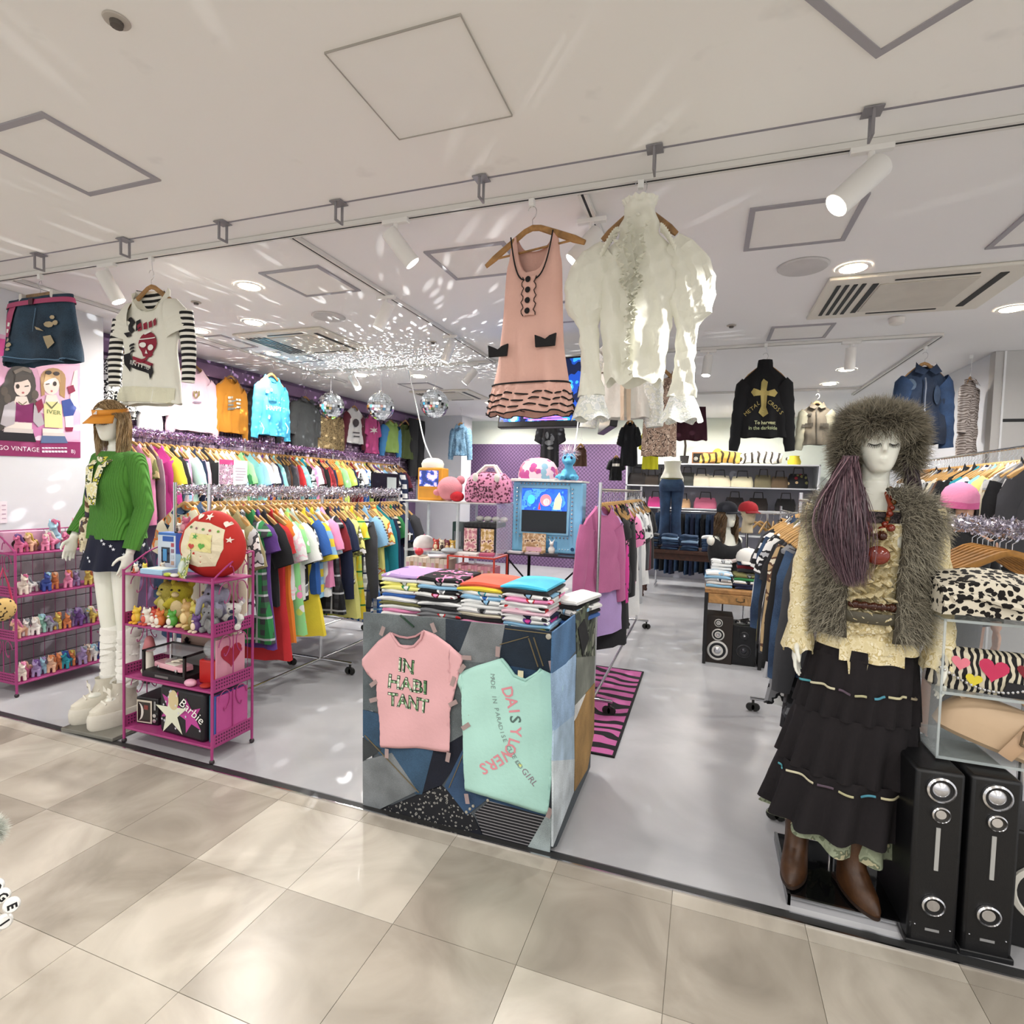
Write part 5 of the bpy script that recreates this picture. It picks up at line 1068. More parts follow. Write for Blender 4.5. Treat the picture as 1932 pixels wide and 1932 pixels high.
for s in (-1, 1): MB().tube([(s*.07, -.06, 1.46+z_), (s*.05, -.12, 1.4+z_), (s*.028, -.14, 1.3+z_), (s*.012+.01, -.145, 1.18+z_)], [.022, .03, .028, .018], 8, True, (1, .22), (1, 0, 0)).build('scarf_end', YP, ml)
STAR = mat('#10142a', .8, pat='dots', c2='#c9ccd8', sc=24., duty=.14)
sk_ = skirt('star_skirt', 1.0+z_, .80+z_, (.165, .125), (.2, .165), .012, 10, mat('#10142a', .85, bump=.2), ml, 0, .0, 10)
sk_.data.vertices.foreach_set('co', np.array([(v.co.x+.0+.09*(max(0, 1.0-v.co.z))**1.3, v.co.y, v.co.z) for v in sk_.data.vertices]).reshape(-1))
r_ = rng(5)
for k in range(34):
    t = 2*PI*(k*.277 % 1); z = .83+z_+.15*((k*.618) % 1); hw, hd = .2-.035*(z-.8-z_)/.2+.016, .165-.04*(z-.8-z_)/.2+.016
    p = Vector((hw*math.cos(t), hd*math.sin(t), z)); nrm = Vector((math.cos(t)/hw, math.sin(t)/hd, 0)).normalized(); u_ = Vector((-nrm.y, nrm.x, 0)); q = MB(); st_ = star(0, 0, .011); q.add([(p+u_*a+Vector((0, 0, b)))[:] for a, b in st_], [tuple(range(10))]); q.build('star_print', mat('#d5d8e0', .7, bump=0), ml, smooth=False)
# slouched leg warmers
WK = mat('#e6e4dc', .9, bump=.4, bsc=120.)
for s in (-1, 1):
    n = 26; MB().tube([(s*.077+.004*math.sin(k*1.7), .02-.012*(k/n)+.004*math.cos(k*2.1), .42+z_-.35*k/n) for k in range(n+1)], [.062-.008*k/n+.005*math.sin(k*1.9+s) for k in range(n+1)], 18, False).build('leg_warmer', WK, ml)
# visor
VO = mat('#dd9130', .6, bump=.1); q = MB(); q.loft([[(.0815*math.cos(t), .006+.1*math.sin(t), .15+.035*e) for t in [2*PI*k/40 for k in range(40)]] for e in (0, 1)], False, False)
sv = q.xf(HL).build('visor_band', VO, ml); so = sv.modifiers.new('s', 'SOLIDIFY'); so.thickness = .004
q = MB(); q.loft([[(.082*math.cos(t)*(1+.1*e), .0+.1*math.sin(t)*(1+.72*e), .153-.035*e-.012*e*abs(math.cos(t))) for t in [-PI/2-1.15+2.3*k/24 for k in range(25)]] for e in (0, .35, .7, 1)], False, False, False)
sv = q.xf(HL).build('visor_brim', VO, ml); so = sv.modifiers.new('s', 'SOLIDIFY'); so.thickness = .004
q = MB()
for k in range(3): q.prism([(-.014+.009*k, 0), (-.008+.009*k, 0), (-.004+.009*k, .008+.006*k), (-.01+.009*k, .008+.006*k)], -.098, -.0955)
q.xf(HL @ Matrix.Translation((-.0, -.0, .16))); q.build('visor_emblem', INKW, ml, smooth=False)
wig('bob_wig', HL, ml, 2600, 1.49+z_, ['#a4875e', '#8a6f4a', '#b89b70', '#755b3b', '#c9ae84'], 4, .006, face=1.2, spread=1.1, tipin=.25, width=.0024, vol=1.06)
# lettered bag on her far arm
BG = mat('#cfc3a0', .8, pat='camo', c2='#d8cdb0', c3='#5b4636', c4='#3a3a4c', sc=26., bump=.2); b_ = at(168, 1000, Y=2.28)
bt = thing('patterned_bag', 'cream and brown lettered bag hanging from the arm of the visor mannequin', 'bag', (b_.x, 2.28, b_.z-.02), -.6)
MB().loft([[(w*math.copysign(abs(math.cos(t))**.6, math.cos(t)), d*math.copysign(abs(math.sin(t))**.6, math.sin(t)), z) for t in [2*PI*k/28 for k in range(28)]] for z, w, d in ((-.11, .05, .03), (-.105, .075, .045), (0, .085, .05), (.08, .075, .045), (.1, .06, .03))]).build('pouch', BG, bt)
for zz, c in ((.12, '#3b3340'), (.15, '#d6c9a2'), (.18, '#6a4a38'), (.21, '#cbbd97'), (.235, '#2d3350')): MB().tube([(.0-.1*(zz-.12), 0, zz-.018), (.015+.12*(zz-.12), 0, zz+.018)], .04, 12, True, (1, .5), (1, 0, 0)).build('striped_strap', mat(c, .8), bt)
for i, wd_ in enumerate(('THE', 'OK', 'LOVE')): words(bt.children[0], wd_, -.01+.02*i, .05-.05*i, .035, mat('#2a2320', .7, bump=0), .004, 'lettering')
# white platform shoes
PS = mat('#d2ccbc', .6, bump=.4, bsc=45., var=.15)
for s in (-1, 1):
    p = Vector((lx, ly, ZL))+Matrix.Rotation(LR, 3, 'Z') @ Vector((s*.08, -.03, 0))
    b = thing('platform_shoe', 'chunky white platform shoe with ribbon laces, %s one' % ('far' if s < 0 else 'near'), 'shoe', p, LR-.3+.1*s, 'white platform shoes of the visor mannequin')
    outl = lambda t, k: (.055*k*math.copysign(abs(math.cos(t))**.8, math.cos(t)), -.035+.135*k*math.sin(t))
    MB().loft([[(*outl(t, k), z) for t in [2*PI*j/32 for j in range(32)]] for z, k in ((0, .93), (.015, 1.0), (.06, 1.02), (.085, .98), (.09, .95))]).build('platform', mat('#cfcabd', .55, bump=.3, bsc=60.), b)
    MB().loft([[(x*kx, (y+.035)*ky-.035+oy, z) for x, y in [outl(2*PI*j/32, 1) for j in range(32)]] for z, kx, ky, oy in ((.085, .9, .93, 0), (.11, .9, .92, 0), (.14, .82, .75, .02), (.17, .75, .52, .045), (.22, .72, .45, .055), (.25, .78, .48, .055))], True, False).build('upper', PS, b)
    for k in range(4): MB().tube([(-.035, -.09+.03*k, .14+.02*k), (0, -.1+.03*k, .155+.022*k), (.035, -.09+.03*k, .14+.02*k)], .008, 6, True, (1, .4)).build('lace', mat('#e2ddd0', .7), b)
    for k in (-1, 1): MB().loft([[(k*(.004+.045*u)+.0, -.07-.01*math.sin(u*3), .2+.02*math.sin(u*3)+v*(.006+.02*u)) for v in (-1, 1)] for u in [j/6 for j in range(7)]], False, False, False).build('bow_loop', mat('#e4dfd2', .7), b)
# ================================================================== poster on the left wall
XL = XW+.006
po = MB(); ya, yb = at(0, 700, X=XL).y-.16, at(151, 700, X=XL).y; za, zb = at(75, 858, X=XL).z, at(151, 688, X=XL).z+.1
po.box((0, 0, 0), (.004, yb-ya, zb-za)); hP, wP = zb-za, yb-ya
pst = thing('wall_poster', 'fashion poster of two drawn girls on the white side wall', 'poster', (XW, ya, za)); po.build('sheet', mat('#d9a5c3', .35, pat='camo', c2='#d5a9c6', c3='#e7cbdc', c4='#c77fae', sc=3., bump=0), pst, smooth=False)
class PosterY:                                      # draws flat print on the sheet; u to the right, v up, 0..1 over the whole sheet
    n = 0
def pprint(name, polys, c, lay):
    if name in ('grey_jacket', 'face') and len(polys) > 1:
        for p in polys: pprint(name, [p], c, lay)
        return
    q = MB()
    for i, p in enumerate(polys): q.add([(.0045+.0008*lay+.00015*i, u*wP, v*hP) for u, v in p], [tuple(range(len(p)))])
    return q.build(name, mat(c, .4, bump=0, var=.05), pst, smooth=False, fix=False)
def ppx(pts): return [((at(a, b, X=XL).y-ya)/wP, (at(a, b, X=XL).z-za)/hP) for a, b in pts]
pprint('title_band', [ppx([(-60, 826), (152, 834), (152, 864), (-60, 858)])], '#8a2a5e', 1)
pprint('backdrop_shape', [ppx([(68, 690), (150, 690), (150, 830), (120, 830), (90, 760)])], '#e9b7cf', 1)
pprint('hair_dark', [ppx(circ(38, 728, 30, 18, 42)), ppx([(-10, 740), (10, 720), (20, 800), (0, 815), (-20, 800)])], '#4a4440', 2)
pprint('face', [ppx(circ(42, 730, 16, 14, 18)), ppx(circ(97, 727, 15, 14, 18)), ppx([(30, 748), (50, 748), (56, 765), (24, 765)]), ppx([(88, 745), (106, 745), (112, 760), (84, 760)]), ppx([(14, 796), (60, 798), (60, 812), (10, 810)]), ppx([(80, 808), (120, 810), (118, 820), (80, 818)])], '#efdcd2', 4)
pprint('hair_blond', [ppx(circ(100, 714, 24, 16, 20)), ppx([(76, 712), (86, 712), (84, 745), (78, 748)]), ppx([(112, 712), (124, 714), (122, 752), (112, 745)])], '#b08a5c', 3)
pprint('fringe', [ppx([(26, 722), (30, 706), (58, 708), (60, 724), (52, 716), (40, 720)])], '#4f4843', 5)
pprint('fringe_blond', [ppx([(82, 722), (86, 704), (112, 706), (114, 722), (104, 712), (92, 716)])], '#c49f6e', 5)
pprint('eye', [ppx(circ(33, 729, 3.6, 10, 4.5)), ppx(circ(103, 724, 3.6, 10, 4.5))], '#3a2f2b', 6)
pprint('wink', [ppx([(46, 728), (54, 727), (54, 729), (46, 730)]), ppx([(86, 724), (93, 723), (93, 725), (86, 726)])], '#3a2f2b', 6)
pprint('mouth', [ppx(circ(43, 741, 2.6, 8, 2)), ppx(circ(97, 738, 2.2, 8, 2))], '#c06a6a', 6)
pprint('corset', [ppx([(30, 758), (38, 764), (48, 764), (64, 760), (62, 797), (28, 795)])], '#7c1f5c', 5)
pprint('grey_jacket', [ppx([(8, 765), (26, 756), (30, 765), (27, 800), (12, 806), (0, 800)]), ppx([(62, 762), (74, 770), (84, 800), (72, 806), (62, 795)])], '#b5afb4', 5)
pprint('yellow_top', [ppx([(82, 762), (90, 758), (106, 758), (116, 764), (118, 808), (84, 806)])], '#dfd79a', 5)
pprint('blue_sleeve', [ppx([(116, 756), (132, 752), (144, 770), (138, 784), (120, 786)])], '#3a4f96', 5)
pprint('white_sleeve', [ppx([(122, 786), (138, 784), (138, 806), (124, 808)]), ppx([(132, 752), (134, 728), (146, 730), (148, 768), (140, 766)])], '#e6dfe4', 5)
pprint('red_cuff', [ppx([(126, 730), (138, 726), (142, 738), (130, 744)]), ppx([(122, 806), (138, 806), (136, 814), (124, 814)]), ppx([(66, 760), (78, 752), (82, 768), (72, 780)])], '#8a1f44', 6)
pprint('skirt_print', [ppx([(0, 812), (62, 814), (68, 834), (-8, 830)])], '#1d1a20', 5)
pprint('jeans_print', [ppx([(80, 818), (120, 818), (128, 836), (76, 836)])], '#5a6d92', 5)
pprint('belt_print', [ppx([(8, 806), (62, 810), (62, 818), (6, 815)]), ppx([(80, 816), (122, 817), (122, 823), (80, 822)])], '#cfc6c2', 6)
pprint('arm_raised', [ppx([(134, 728), (140, 700), (146, 698), (146, 730)])], '#efdcd2', 5)
pprint('sunglasses', [ppx(circ(91, 703, 6, 12, 4)), ppx(circ(106, 705, 6, 12, 4))], '#3a2a24', 7)
pprint('hair_curl', [ppx(circ(a, b, 7, 10, 9)) for a, b in ((14, 752), (8, 738), (66, 745), (64, 762), (20, 768))], '#5f554d', 3)
pprint('hair_shine', [ppx([(24, 700), (44, 692), (60, 698), (58, 704), (42, 699), (28, 706)])], '#7d7268', 6)
pprint('necklace', [ppx([(34, 757), (42, 763), (50, 757), (50, 759), (42, 765), (34, 759)]), ppx([(86, 757), (97, 768), (108, 757), (108, 760), (97, 772), (86, 760)])], '#6a6a4a', 7)
pprint('pink_flash', [ppx([(-60, 630), (10, 640), (8, 672), (-60, 668)])], '#d13f93', 2)
def ptext(txt, px, py, hpx, c, lay, wpx=None):
    a, b = at(px, py, X=XL), at(px, py-hpx, X=XL); me = text_mesh(txt, (b.z-a.z)*1.35); xs = [v.co.x for v in me.vertices]
    k = (abs(at(px+wpx/2, py, X=XL).y-at(px-wpx/2, py, X=XL).y)/(max(xs)-min(xs))) if wpx else 1
    for v in me.vertices: v.co = (.0045+.0008*lay+.0006, a.y-ya+v.co.x*k, a.z-za+v.co.y)
    me.materials.append(mat(c, .4, bump=0, var=0)); link('lettering', me, pst)
ptext('GO VINTAGE', 36, 847, 9, '#f0e6ec', 3, 78); pprint('small_print', [ppx([(79+6*k, 844), (84+6*k, 844.3), (84+6*k, 846.5), (79+6*k, 846)]) for k in range(8)]+[ppx([(79+6*k, 850), (84+6*k, 850.3), (84+6*k, 854), (79+6*k, 853.5)]) for k in range(8)], '#f0e6ec', 3); ptext('IVER', 101, 778, 8, '#6a7d4a', 6, 26); ptext('B)', 138, 852, 7, '#f0e6ec', 3)
w_n, w, h = sign('wall_notice', 'small framed notice low on the white wall', (0, 946, 13, 987), X=XW+.004, m=mat('#e9dfe6', .5, bump=0))
on_sign(w_n, 'notice_lines', [[(-w*.3, h*(.3-.2*k)), (w*.3, h*(.3-.2*k)), (w*.3, h*(.34-.2*k)), (-w*.3, h*(.34-.2*k))] for k in range(4)], mat('#b49aac', .6, bump=0))
# hood/spot light for the poster wall is the shop's own lamps
# ================================================================== pink wire shelves and the toys on them
MAG = mat('#9c3870', .45, bump=0, var=.08)
LV = (.09, .385, .68, .965)
def metal_shelf(label, loc, rz, w=.65, d=.27, backz=1.1):
    t = thing('wire_shelf', label, 'shelf', loc, rz); dk = mat('#4a1636', .7, bump=0, var=0)
    for x in (0, w):
        rod('post', (x, 0, .012), (x, 0, .985), .0075, MAG, t); rod('post', (x, d, .012), (x, d, backz), .0075, MAG, t)
        MB().ball((x, 0, .012), .014, 10, 7).build('foot', PLASTIC('#2a2024'), t); MB().ball((x, d, .012), .014, 10, 7).build('foot', PLASTIC('#2a2024'), t)
        MB().tube([(x, d*(k/10), .975+(backz-.975)*math.sin(k/10*PI/2)) for k in range(11)], .005, 6).build('side_arc', MAG, t)
        for i, z in enumerate(LV):
            if i < 3:
                pl = MB().box((x-.002, .008, z-.006), (x+.002, d-.008, z+.062)).build('perforated_side', MAG, t, smooth=False); q = MB()
                for k in range(14):
                    for r in range(3): c = (.025+k*(d-.05)/13, z+.012+r*.018); q.add([((x+s*.0026), c[0]+.0045*a, c[1]+.0045*b) for s in (-1, 1) for a, b in ((-1, -1), (1, -1), (1, 1), (-1, 1))], [(0, 1, 2, 3), (4, 5, 6, 7)])
                q.build('perforation', dk, pl, smooth=False, fix=False)['kind'] = 'stuff'
            if i:
                for sy in (.25, .75):                      # scroll work in the side frame
                    MB().tube([(x, d*(.5+(sy-.5)*(1-.55*u))+.028*math.cos(6.3*u)*(1 if sy > .5 else -1), z-.07+.055*math.sin(5.5*u)) for u in [j/16 for j in range(17)]], .0028, 5).build('scroll', MAG, t)
                rod('side_bar', (x, d*.5, LV[i-1]+.06), (x, d*.5, z-.02), .003, MAG, t)
        for sg in (-1, 1): MB().tube([(x, d*.62+.05*sg*math.sin(3*u)*u+.03*sg, .985+.09*u+.02*math.sin(6*u)) for u in [j/14 for j in range(15)]], .0028, 5).build('scroll', MAG, t)
    for z in LV:
        MB().box((0, 0, z-.012), (w, d, z)).build('shelf_board', MAG, t, bevel=.003)
    rod('back_bar', (0, d, backz), (w, d, backz), .005, MAG, t)
    for k in range(9): rod('back_wire', (w*(k+.5)/9, d, .1), (w*(k+.5)/9, d, backz), .0018, MAG, t)
    return t
S1 = Vector((-3.04, 2.16, 0))
metal_shelf('pink wire shelf with toys at the shop front', S1, 0)
S2 = Vector((-4.3, 2.335, 0))
metal_shelf('pink wire shelf of toy ponies along the white wall', S2, PI/2)
sw_ = thing('slat_board', 'grey slatted board behind the toy pony shelf', 'slat board', (XW, 2.2, 0))
for k in range(10): MB().box((.002, 0, .02+k*.105), (.02, .98, .02+k*.105+.098)).build('slat', mat('#8b8389', .7, var=.15), sw_, bevel=.003)
def onS1(x, y, lv): return S1+Vector((x, y, LV[lv]))
def onS2(x, y, lv): return S2+Vector((-y, x, LV[lv]))     # shelf turned: its x runs along +Y, depth to -X
# ---- generic small forms, baked once and shared
def pony_mesh():
    q = MB(); q.tube([(0, .035, .062), (0, .0, .058), (0, -.035, .062)], [.022, .026, .025], 12); q.tube([(0, -.032, .07), (0, -.045, .095), (0, -.052, .11)], [.018, .014, .014], 10)
    q.ball((0, -.056, .118), (.018, .022, .018), 12, 9); q.ball((0, -.076, .108), (.012, .013, .011), 10, 7)
    for s in (-1, 1):
        q.tube([(s*.01, -.05, .134), (s*.013, -.048, .15)], [.006, .002], 6)
        for y in (-.032, .032): q.tube([(s*.014, y, .055), (s*.014, y*1.1, .03), (s*.015, y*1.2, .0)], [.013, .0095, .011], 8)
    return baked(q, .004, 3, None, 'pony_body')
def mane_mesh():
    q = MB()
    for k in range(7): u = k/6; q.tube([(.0, -.06+.035*u, .138-.05*u), (.012, -.045+.035*u, .13-.055*u), (.02*(1 if k % 2 else .8), -.03+.03*u, .1-.05*u)], [.009, .011, .004], 7)
    q.tube([(0, -.062, .136), (.006, -.078, .136), (.009, -.083, .122)], [.008, .008, .003], 7); return q.mesh('mane')
def tail_mesh(): return MB().tube([(0, .05, .068), (0.003, .07, .07), (.008, .08, .045), (.004, .084, .012)], [.007, .013, .014, .004], 9).mesh('tail')
PONY, MANE, TAIL = pony_mesh(), mane_mesh(), tail_mesh()
PCOL = dict(pink='#dd86a8', cream='#ddd0c2', blue='#33478f', orange='#cf7d4d', lilac='#9a86b0', yellow='#cdb35a', white='#e2ded8', mint='#8fc0ae', teal='#2a8f9e', grey='#8e929a', peach='#dcb092', purple='#6b4a8a', rose='#c25f86', sky='#9fc6d8', green='#7aa069')
def toy_pony(c, mc, loc, rz, label, sc=1.):
    t = link('toy_pony', PONY, None, loc, (0, 0, rz), m=mat(PCOL[c], .5, bump=0, var=.06)); t.scale = (sc*1.15, sc, sc); tag(t, label, 'toy pony', 'toy ponies on the wall shelf'); mm = mat(PCOL[mc], .45, bump=.4, bsc=200., var=.2)
    link('mane', MANE, t, m=mm); link('tail', TAIL, t, m=mm)
rows = {0: 'cream-pink rose-peach lilac-purple sky-lilac peach-orange orange-peach teal-blue orange-yellow lilac-grey peach-cream white-sky blue-grey',
        1: 'peach-pink white-grey white-cream mint-sky grey-lilac yellow-orange orange-grey lilac-grey purple-lilac grey-mint yellow-cream pink-rose',
        2: 'cream-rose white-grey blue-sky orange-peach pink-orange lilac-grey yellow-orange peach-purple', 3: 'rose-purple peach-yellow pink-cream pink-white rose-pink orange-pink mint-white pink-grey'}
LVN = ['bottom', 'third', 'second', 'top']
for lv, s in rows.items():
    it = s.split(); n = len(it); r = rng(lv)
    for i, cc in enumerate(it):
        c, mc = cc.split('-'); toy_pony(c, mc, onS2(.035+.58*(i+.5)/n, .065+.03*(i % 2), lv), PI/2*.55+r.uniform(-.5, .5), '%s toy pony with %s mane, %s from the near end of the %s pony shelf' % (c, mc, nth(i), LVN[3-lv] if False else ['bottom', 'third', 'second', 'top'][lv]), r.uniform(.82, 1.0))
toy_pony('sky', 'rose', onS2(.32, .15, 3), 1.0, 'large pale blue toy pony standing at the back of the top pony shelf', 1.5); toy_pony('pink', 'rose', onS2(.46, .16, 3), 1.2, 'large pink toy pony at the back of the top pony shelf', 1.5)
toy_pony('pink', 'peach', onS2(.58, .15, 3), .9, 'large pale pink toy pony at the far end of the top pony shelf', 1.35)
gb = thing('toy_carton', 'pink toy carton with an oval window on the top pony shelf', 'box', onS2(.13, .19, 3), PI/2); MB().box((-.12, -.05, 0), (.13, .05, .135)).build('carton', mat('#c99ab4', .5, bump=0, var=.15), gb, bevel=.003)
q = MB(); q.prism([(.0+.075*math.cos(t), .055+.04*math.sin(t)) for t in [2*PI*k/24 for k in range(24)]], -.054, -.0505); q.build('oval_window', mat('#2c2422', .2, bump=0), gb)
lb_ = thing('leopard_purse', 'small leopard print purse hanging at the left picture edge', 'purse', at(6, 1150, X=-4.28)); MB().ball((0, 0, 0), (.03, .075, .075), 20, 12).build('pouch', mat('#c9a86a', .8, pat='leopard', c2='#2a1c10', sc=42., duty=.34), lb_); MB().tube([(0, -.05, .05), (0, -.03, .16), (0, .0, .27), (0, .03, .16), (0, .05, .05)], .006, 8).build('strap', mat('#b8325a', .5), lb_)
# ---- small round animal figurines
def critter_mesh():
    q = MB(); q.ball((0, 0, .03), (.026, .024, .031), 14, 10); q.ball((0, -.004, .062), (.02, .019, .018), 12, 9)
    for s in (-1, 1): q.ball((s*.02, 0, .076), (.008, .005, .013), 8, 6)
    return baked(q, .003, 3, None, 'critter')
CRIT = critter_mesh(); CF = MB().ball((-.013, -.022, .006), (.011, .014, .007), 10, 6).ball((.013, -.022, .006), (.011, .014, .007), 10, 6).mesh('feet'); CB = MB().ball((0, -.02, .03), (.014, .008, .018), 10, 7).mesh('belly'); CM = MB().ball((0, -.021, .057), (.007, .007, .005), 8, 6).mesh('muzzle')
def critter(c, c2, loc, label, sc=1., rz=0, group='small animal figurines on the pink shelf'):
    t = link('animal_figurine', CRIT, None, loc, (0, 0, rz), m=mat(c, .4, bump=0, var=.05)); t.scale = (sc,)*3; tag(t, label, 'figurine', group)
    for nm, me, cc in (('feet', CF, c2), ('belly', CB, c2), ('muzzle', CM, c2)): link(nm, me, t, m=mat(cc, .4, bump=0, var=0))
for i, (c, c2, n_, px) in enumerate((('#d8b437', '#e0a63a', 'yellow', .06), ('#6a4468', '#8a6a80', 'plum', .1), ('#dcd6c8', '#c95a48', 'white', .135), ('#b8402e', '#e6ddcf', 'red', .175), ('#c76a33', '#e2d9cb', 'orange', .235), ('#4f9a3c', '#e3ddd0', 'green', .30), ('#5a3a72', '#d9c6b0', 'violet', .50))):
    critter(c, c2, onS1(px, .035+.02*(i % 2), 2), '%s round animal figurine in the front row of the second pink shelf' % n_, 1.12)
for i, (c, c2, n_, px, py) in enumerate((('#b4925a', '#d9c08a', 'tan furry', .37, .1), ('#b7a84a', '#8a7a3a', 'mustard furry', .455, .08))):
    critter(c, c2, onS1(px, py, 2), '%s animal toy behind the green figurine on the second pink shelf' % n_, 1.75)
def plush(name, label, loc, c, c2, sc, rz=0, kind='bear'):
    q = MB(); q.ball((0, 0, .08), (.07, .06, .08), 16, 11); q.ball((0, -.015, .19), (.068, .06, .06), 16, 11)
    for s in (-1, 1):
        q.tube([(s*.055, -.02, .13), (s*.085, -.05, .09)], [.028, .024], 10); q.tube([(s*.04, -.03, .035), (s*.055, -.09, .03)], [.032, .03], 10)
        q.ball((s*.06, .0, .24), (.022, .014, .026), 10, 7) if kind == 'bear' else q.ball((s*.085, .0, .19), (.04, .012, .05), 12, 8)
    if kind == 'elephant': q.tube([(0, -.06, .185), (0, -.1, .165), (0, -.115, .12), (0, -.12, .085)], [.026, .022, .018, .015], 10)
    t = link(name, baked(q, .008, 4, mat(c, .95, bump=.8, bsc=120., var=.15)), None, loc, (0, 0, rz)); t.scale = (sc,)*3; tag(t, label, 'plush toy')
    MB().ball((0, -.058, .085), (.045, .015, .055), 12, 8).build('belly', mat(c2, .95, bump=.6, bsc=120.), t)
    if kind == 'bear': MB().ball((0, -.07, .178), (.024, .018, .018), 10, 7).build('muzzle', mat(c2, .95, bump=.6), t)
    for s in (-1, 1): MB().ball((s*.025, -.072, .205), .007, 8, 6).build('eye', PLASTIC('#191414', .2), t)
    return t
plush('yellow_plush', 'lime yellow plush toy with pale face in the second pink shelf', onS1(.23, .18, 2), '#b5a832', '#cdb98a', .92, .25); plush('yellow_plush', 'yellow plush toy beside the blue carton in the second pink shelf', onS1(.12, .19, 2), '#b9ad52', '#c9bd7a', .88, -.2)
plush('grey_plush', 'lilac grey plush elephant at the right of the second pink shelf', onS1(.5, .17, 2), '#8d8b9d', '#a8a3aa', .95, -.2, 'elephant'); plush('grey_plush', 'small grey plush elephant at the right end of the second pink shelf', onS1(.57, .07, 2), '#78787a', '#8e8e8e', .55, .1, 'elephant'); plush('dog_plush', 'white and navy plush dog at the right end of the second pink shelf', onS1(.62, .17, 2), '#c9c6c0', '#2a2e48', .58, .5)
o = thing('blue_carton', 'blue edged toy carton behind the yellow plush toys', 'box', onS1(.06, .22, 2)); MB().box((0, 0, 0), (.14, .04, .265)).build('carton', mat('#5c93c4', .5, bump=0), o, bevel=.002)
# ---- top of the pink shelf
bx = thing('toy_box', 'blue electronic toy box with a clear window on the pink shelf', 'box', onS1(.02, .19, 3)); MB().box((0, 0, 0), (.29, .07, .215)).build('carton', mat('#3f6fb4', .4, bump=0, var=.05), bx, bevel=.002)
def panel(parent, name, x0, z0, x1, z1, c, y=-.002, rough=.4): return MB().box((x0, y, z0), (x1, y+.0018, z1)).build(name, mat(c, rough, bump=0, var=.08), parent, smooth=False)
panel(bx, 'white_panel', .0, .0, .14, .2, '#c9d6e2'); panel(bx, 'deep_blue_panel', .142, .1, .29, .213, '#22409a'); panel(bx, 'picture_panel', .142, 0, .29, .095, '#8fb0c8'); panel(bx, 'window', .03, .04, .095, .13, '#1a2230', -.004, .1); panel(bx, 'title_bar', .04, .165, .125, .195, '#2d58a8', -.004); panel(bx, 'toy_in_window', .045, .05, .075, .12, '#4f94c8', -.006)
for k in range(4): panel(bx, 'icon', .106, .03+.035*k, .128, .052+.035*k, ['#c2a08c', '#b8c4cc', '#8d6a7a', '#b04a58'][k], -.004)
critter('#a8506a', '#c98a92', onS1(.2, .21, 3)+Vector((0, .015, .2155)), 'rose furry animal figurine on top of the blue toy box', 1.15); critter('#d9d3c6', '#4a3a38', onS1(.145, .21, 3)+Vector((0, .015, .2155)), 'small white animal figurine on top of the blue toy box', .7)
cu = thing('red_cushion', 'round red cushion with a cream printed panel on the pink shelf', 'cushion', onS1(.50, .14, 3)+Vector((0, 0, .178)), .22); cu.rotation_euler.y = .12
cub = MB().ball((0, 0, 0), (.185, .1, .185), 40, 24); cub.v = [(x*(1-.12*(z/.185)), y*(1+.0)+.004*math.sin(9*math.atan2(z, x))*(abs(y)/.1), z) for x, y, z in cub.v]; cub = cub.build('cover', mat('#b3261f', .8, bump=.2, bsc=40., var=.1), cu)
def on_cover(name, polys, c, off=.003): return print_on(name, flat_polys(polys), mat(c, .7, bump=0, var=.05), cub, (0, 0, 0), cu, off, subdiv=.03)
on_cover('cream_panel', [[(-.14, -.06), (-.13, .06), (-.08, .12), (.02, .125), (.1, .1), (.115, .0), (.08, -.1), (-.02, -.12), (-.1, -.11)]], '#ddd2b4'); on_cover('screen_print', [[(-.085, -.03), (-.07, .06), (.05, .065), (.06, -.03)]], '#d8cf8f', .006)
on_cover('white_star', [star(.0, .155, .022)], '#e9e3d6', .005)
for x, z, c, f_ in ((-.04, .045, '#4d9a4e', star), (-.055, -.01, '#b8433c', heart), (.005, .0, '#5aa044', heart), (.1, .13, '#e5d9cc', heart), (.135, .05, '#e5d9cc', star), (-.09, -.125, '#8a2a20', star), (-.05, .15, '#e5d9cc', heart)): on_cover('printed_motif', [f_(x, z, .018)], c, .008)
for k in range(5): on_cover('small_icon', [circ(-.085+.04*k, .088, .007, 8)], ['#5a7a4a', '#8a5a6a', '#5a8a4a', '#a04a4a', '#6a9a3a'][k], .008)
fb = thing('flat_toy_box', 'flat light blue toy box lying on the top of the pink shelf', 'box', onS1(.1, .02, 3), .03); MB().box((0, 0, 0), (.16, .11, .028)).build('carton', mat('#9cc2da', .4, bump=0), fb, bevel=.002); MB().box((.02, .012, .0282), (.14, .098, .0295)).build('lid_picture', mat('#dfe4da', .4, bump=0), fb, smooth=False)
bl_ = thing('blister_pack', 'green and yellow blister pack leaning on the red cushion', 'package', onS1(.405, .02, 3), -.3); bl_.rotation_euler.x = -.2; MB().box((-.05, 0, 0), (.05, .004, .15)).build('card', mat('#b5b45a', .4, pat='camo', c2='#6f8a4a', c3='#d9d7c6', c4='#4a5a3a', sc=30., bump=0), bl_, smooth=False)
q = MB(); q.prism(circ(0, .165, .055, 20, .026), -.002, .006); q.build('oval_header', mat('#5d5550', .4, bump=0), bl_); q = MB(); q.prism(circ(0, .165, .04, 20, .016), -.004, -.0022); q.build('header_badge', mat('#8a3a3a', .4, bump=0), bl_); MB().ball((0, -.01, .06), (.028, .014, .035), 12, 8).build('bubble', glassy(a=.35), bl_)
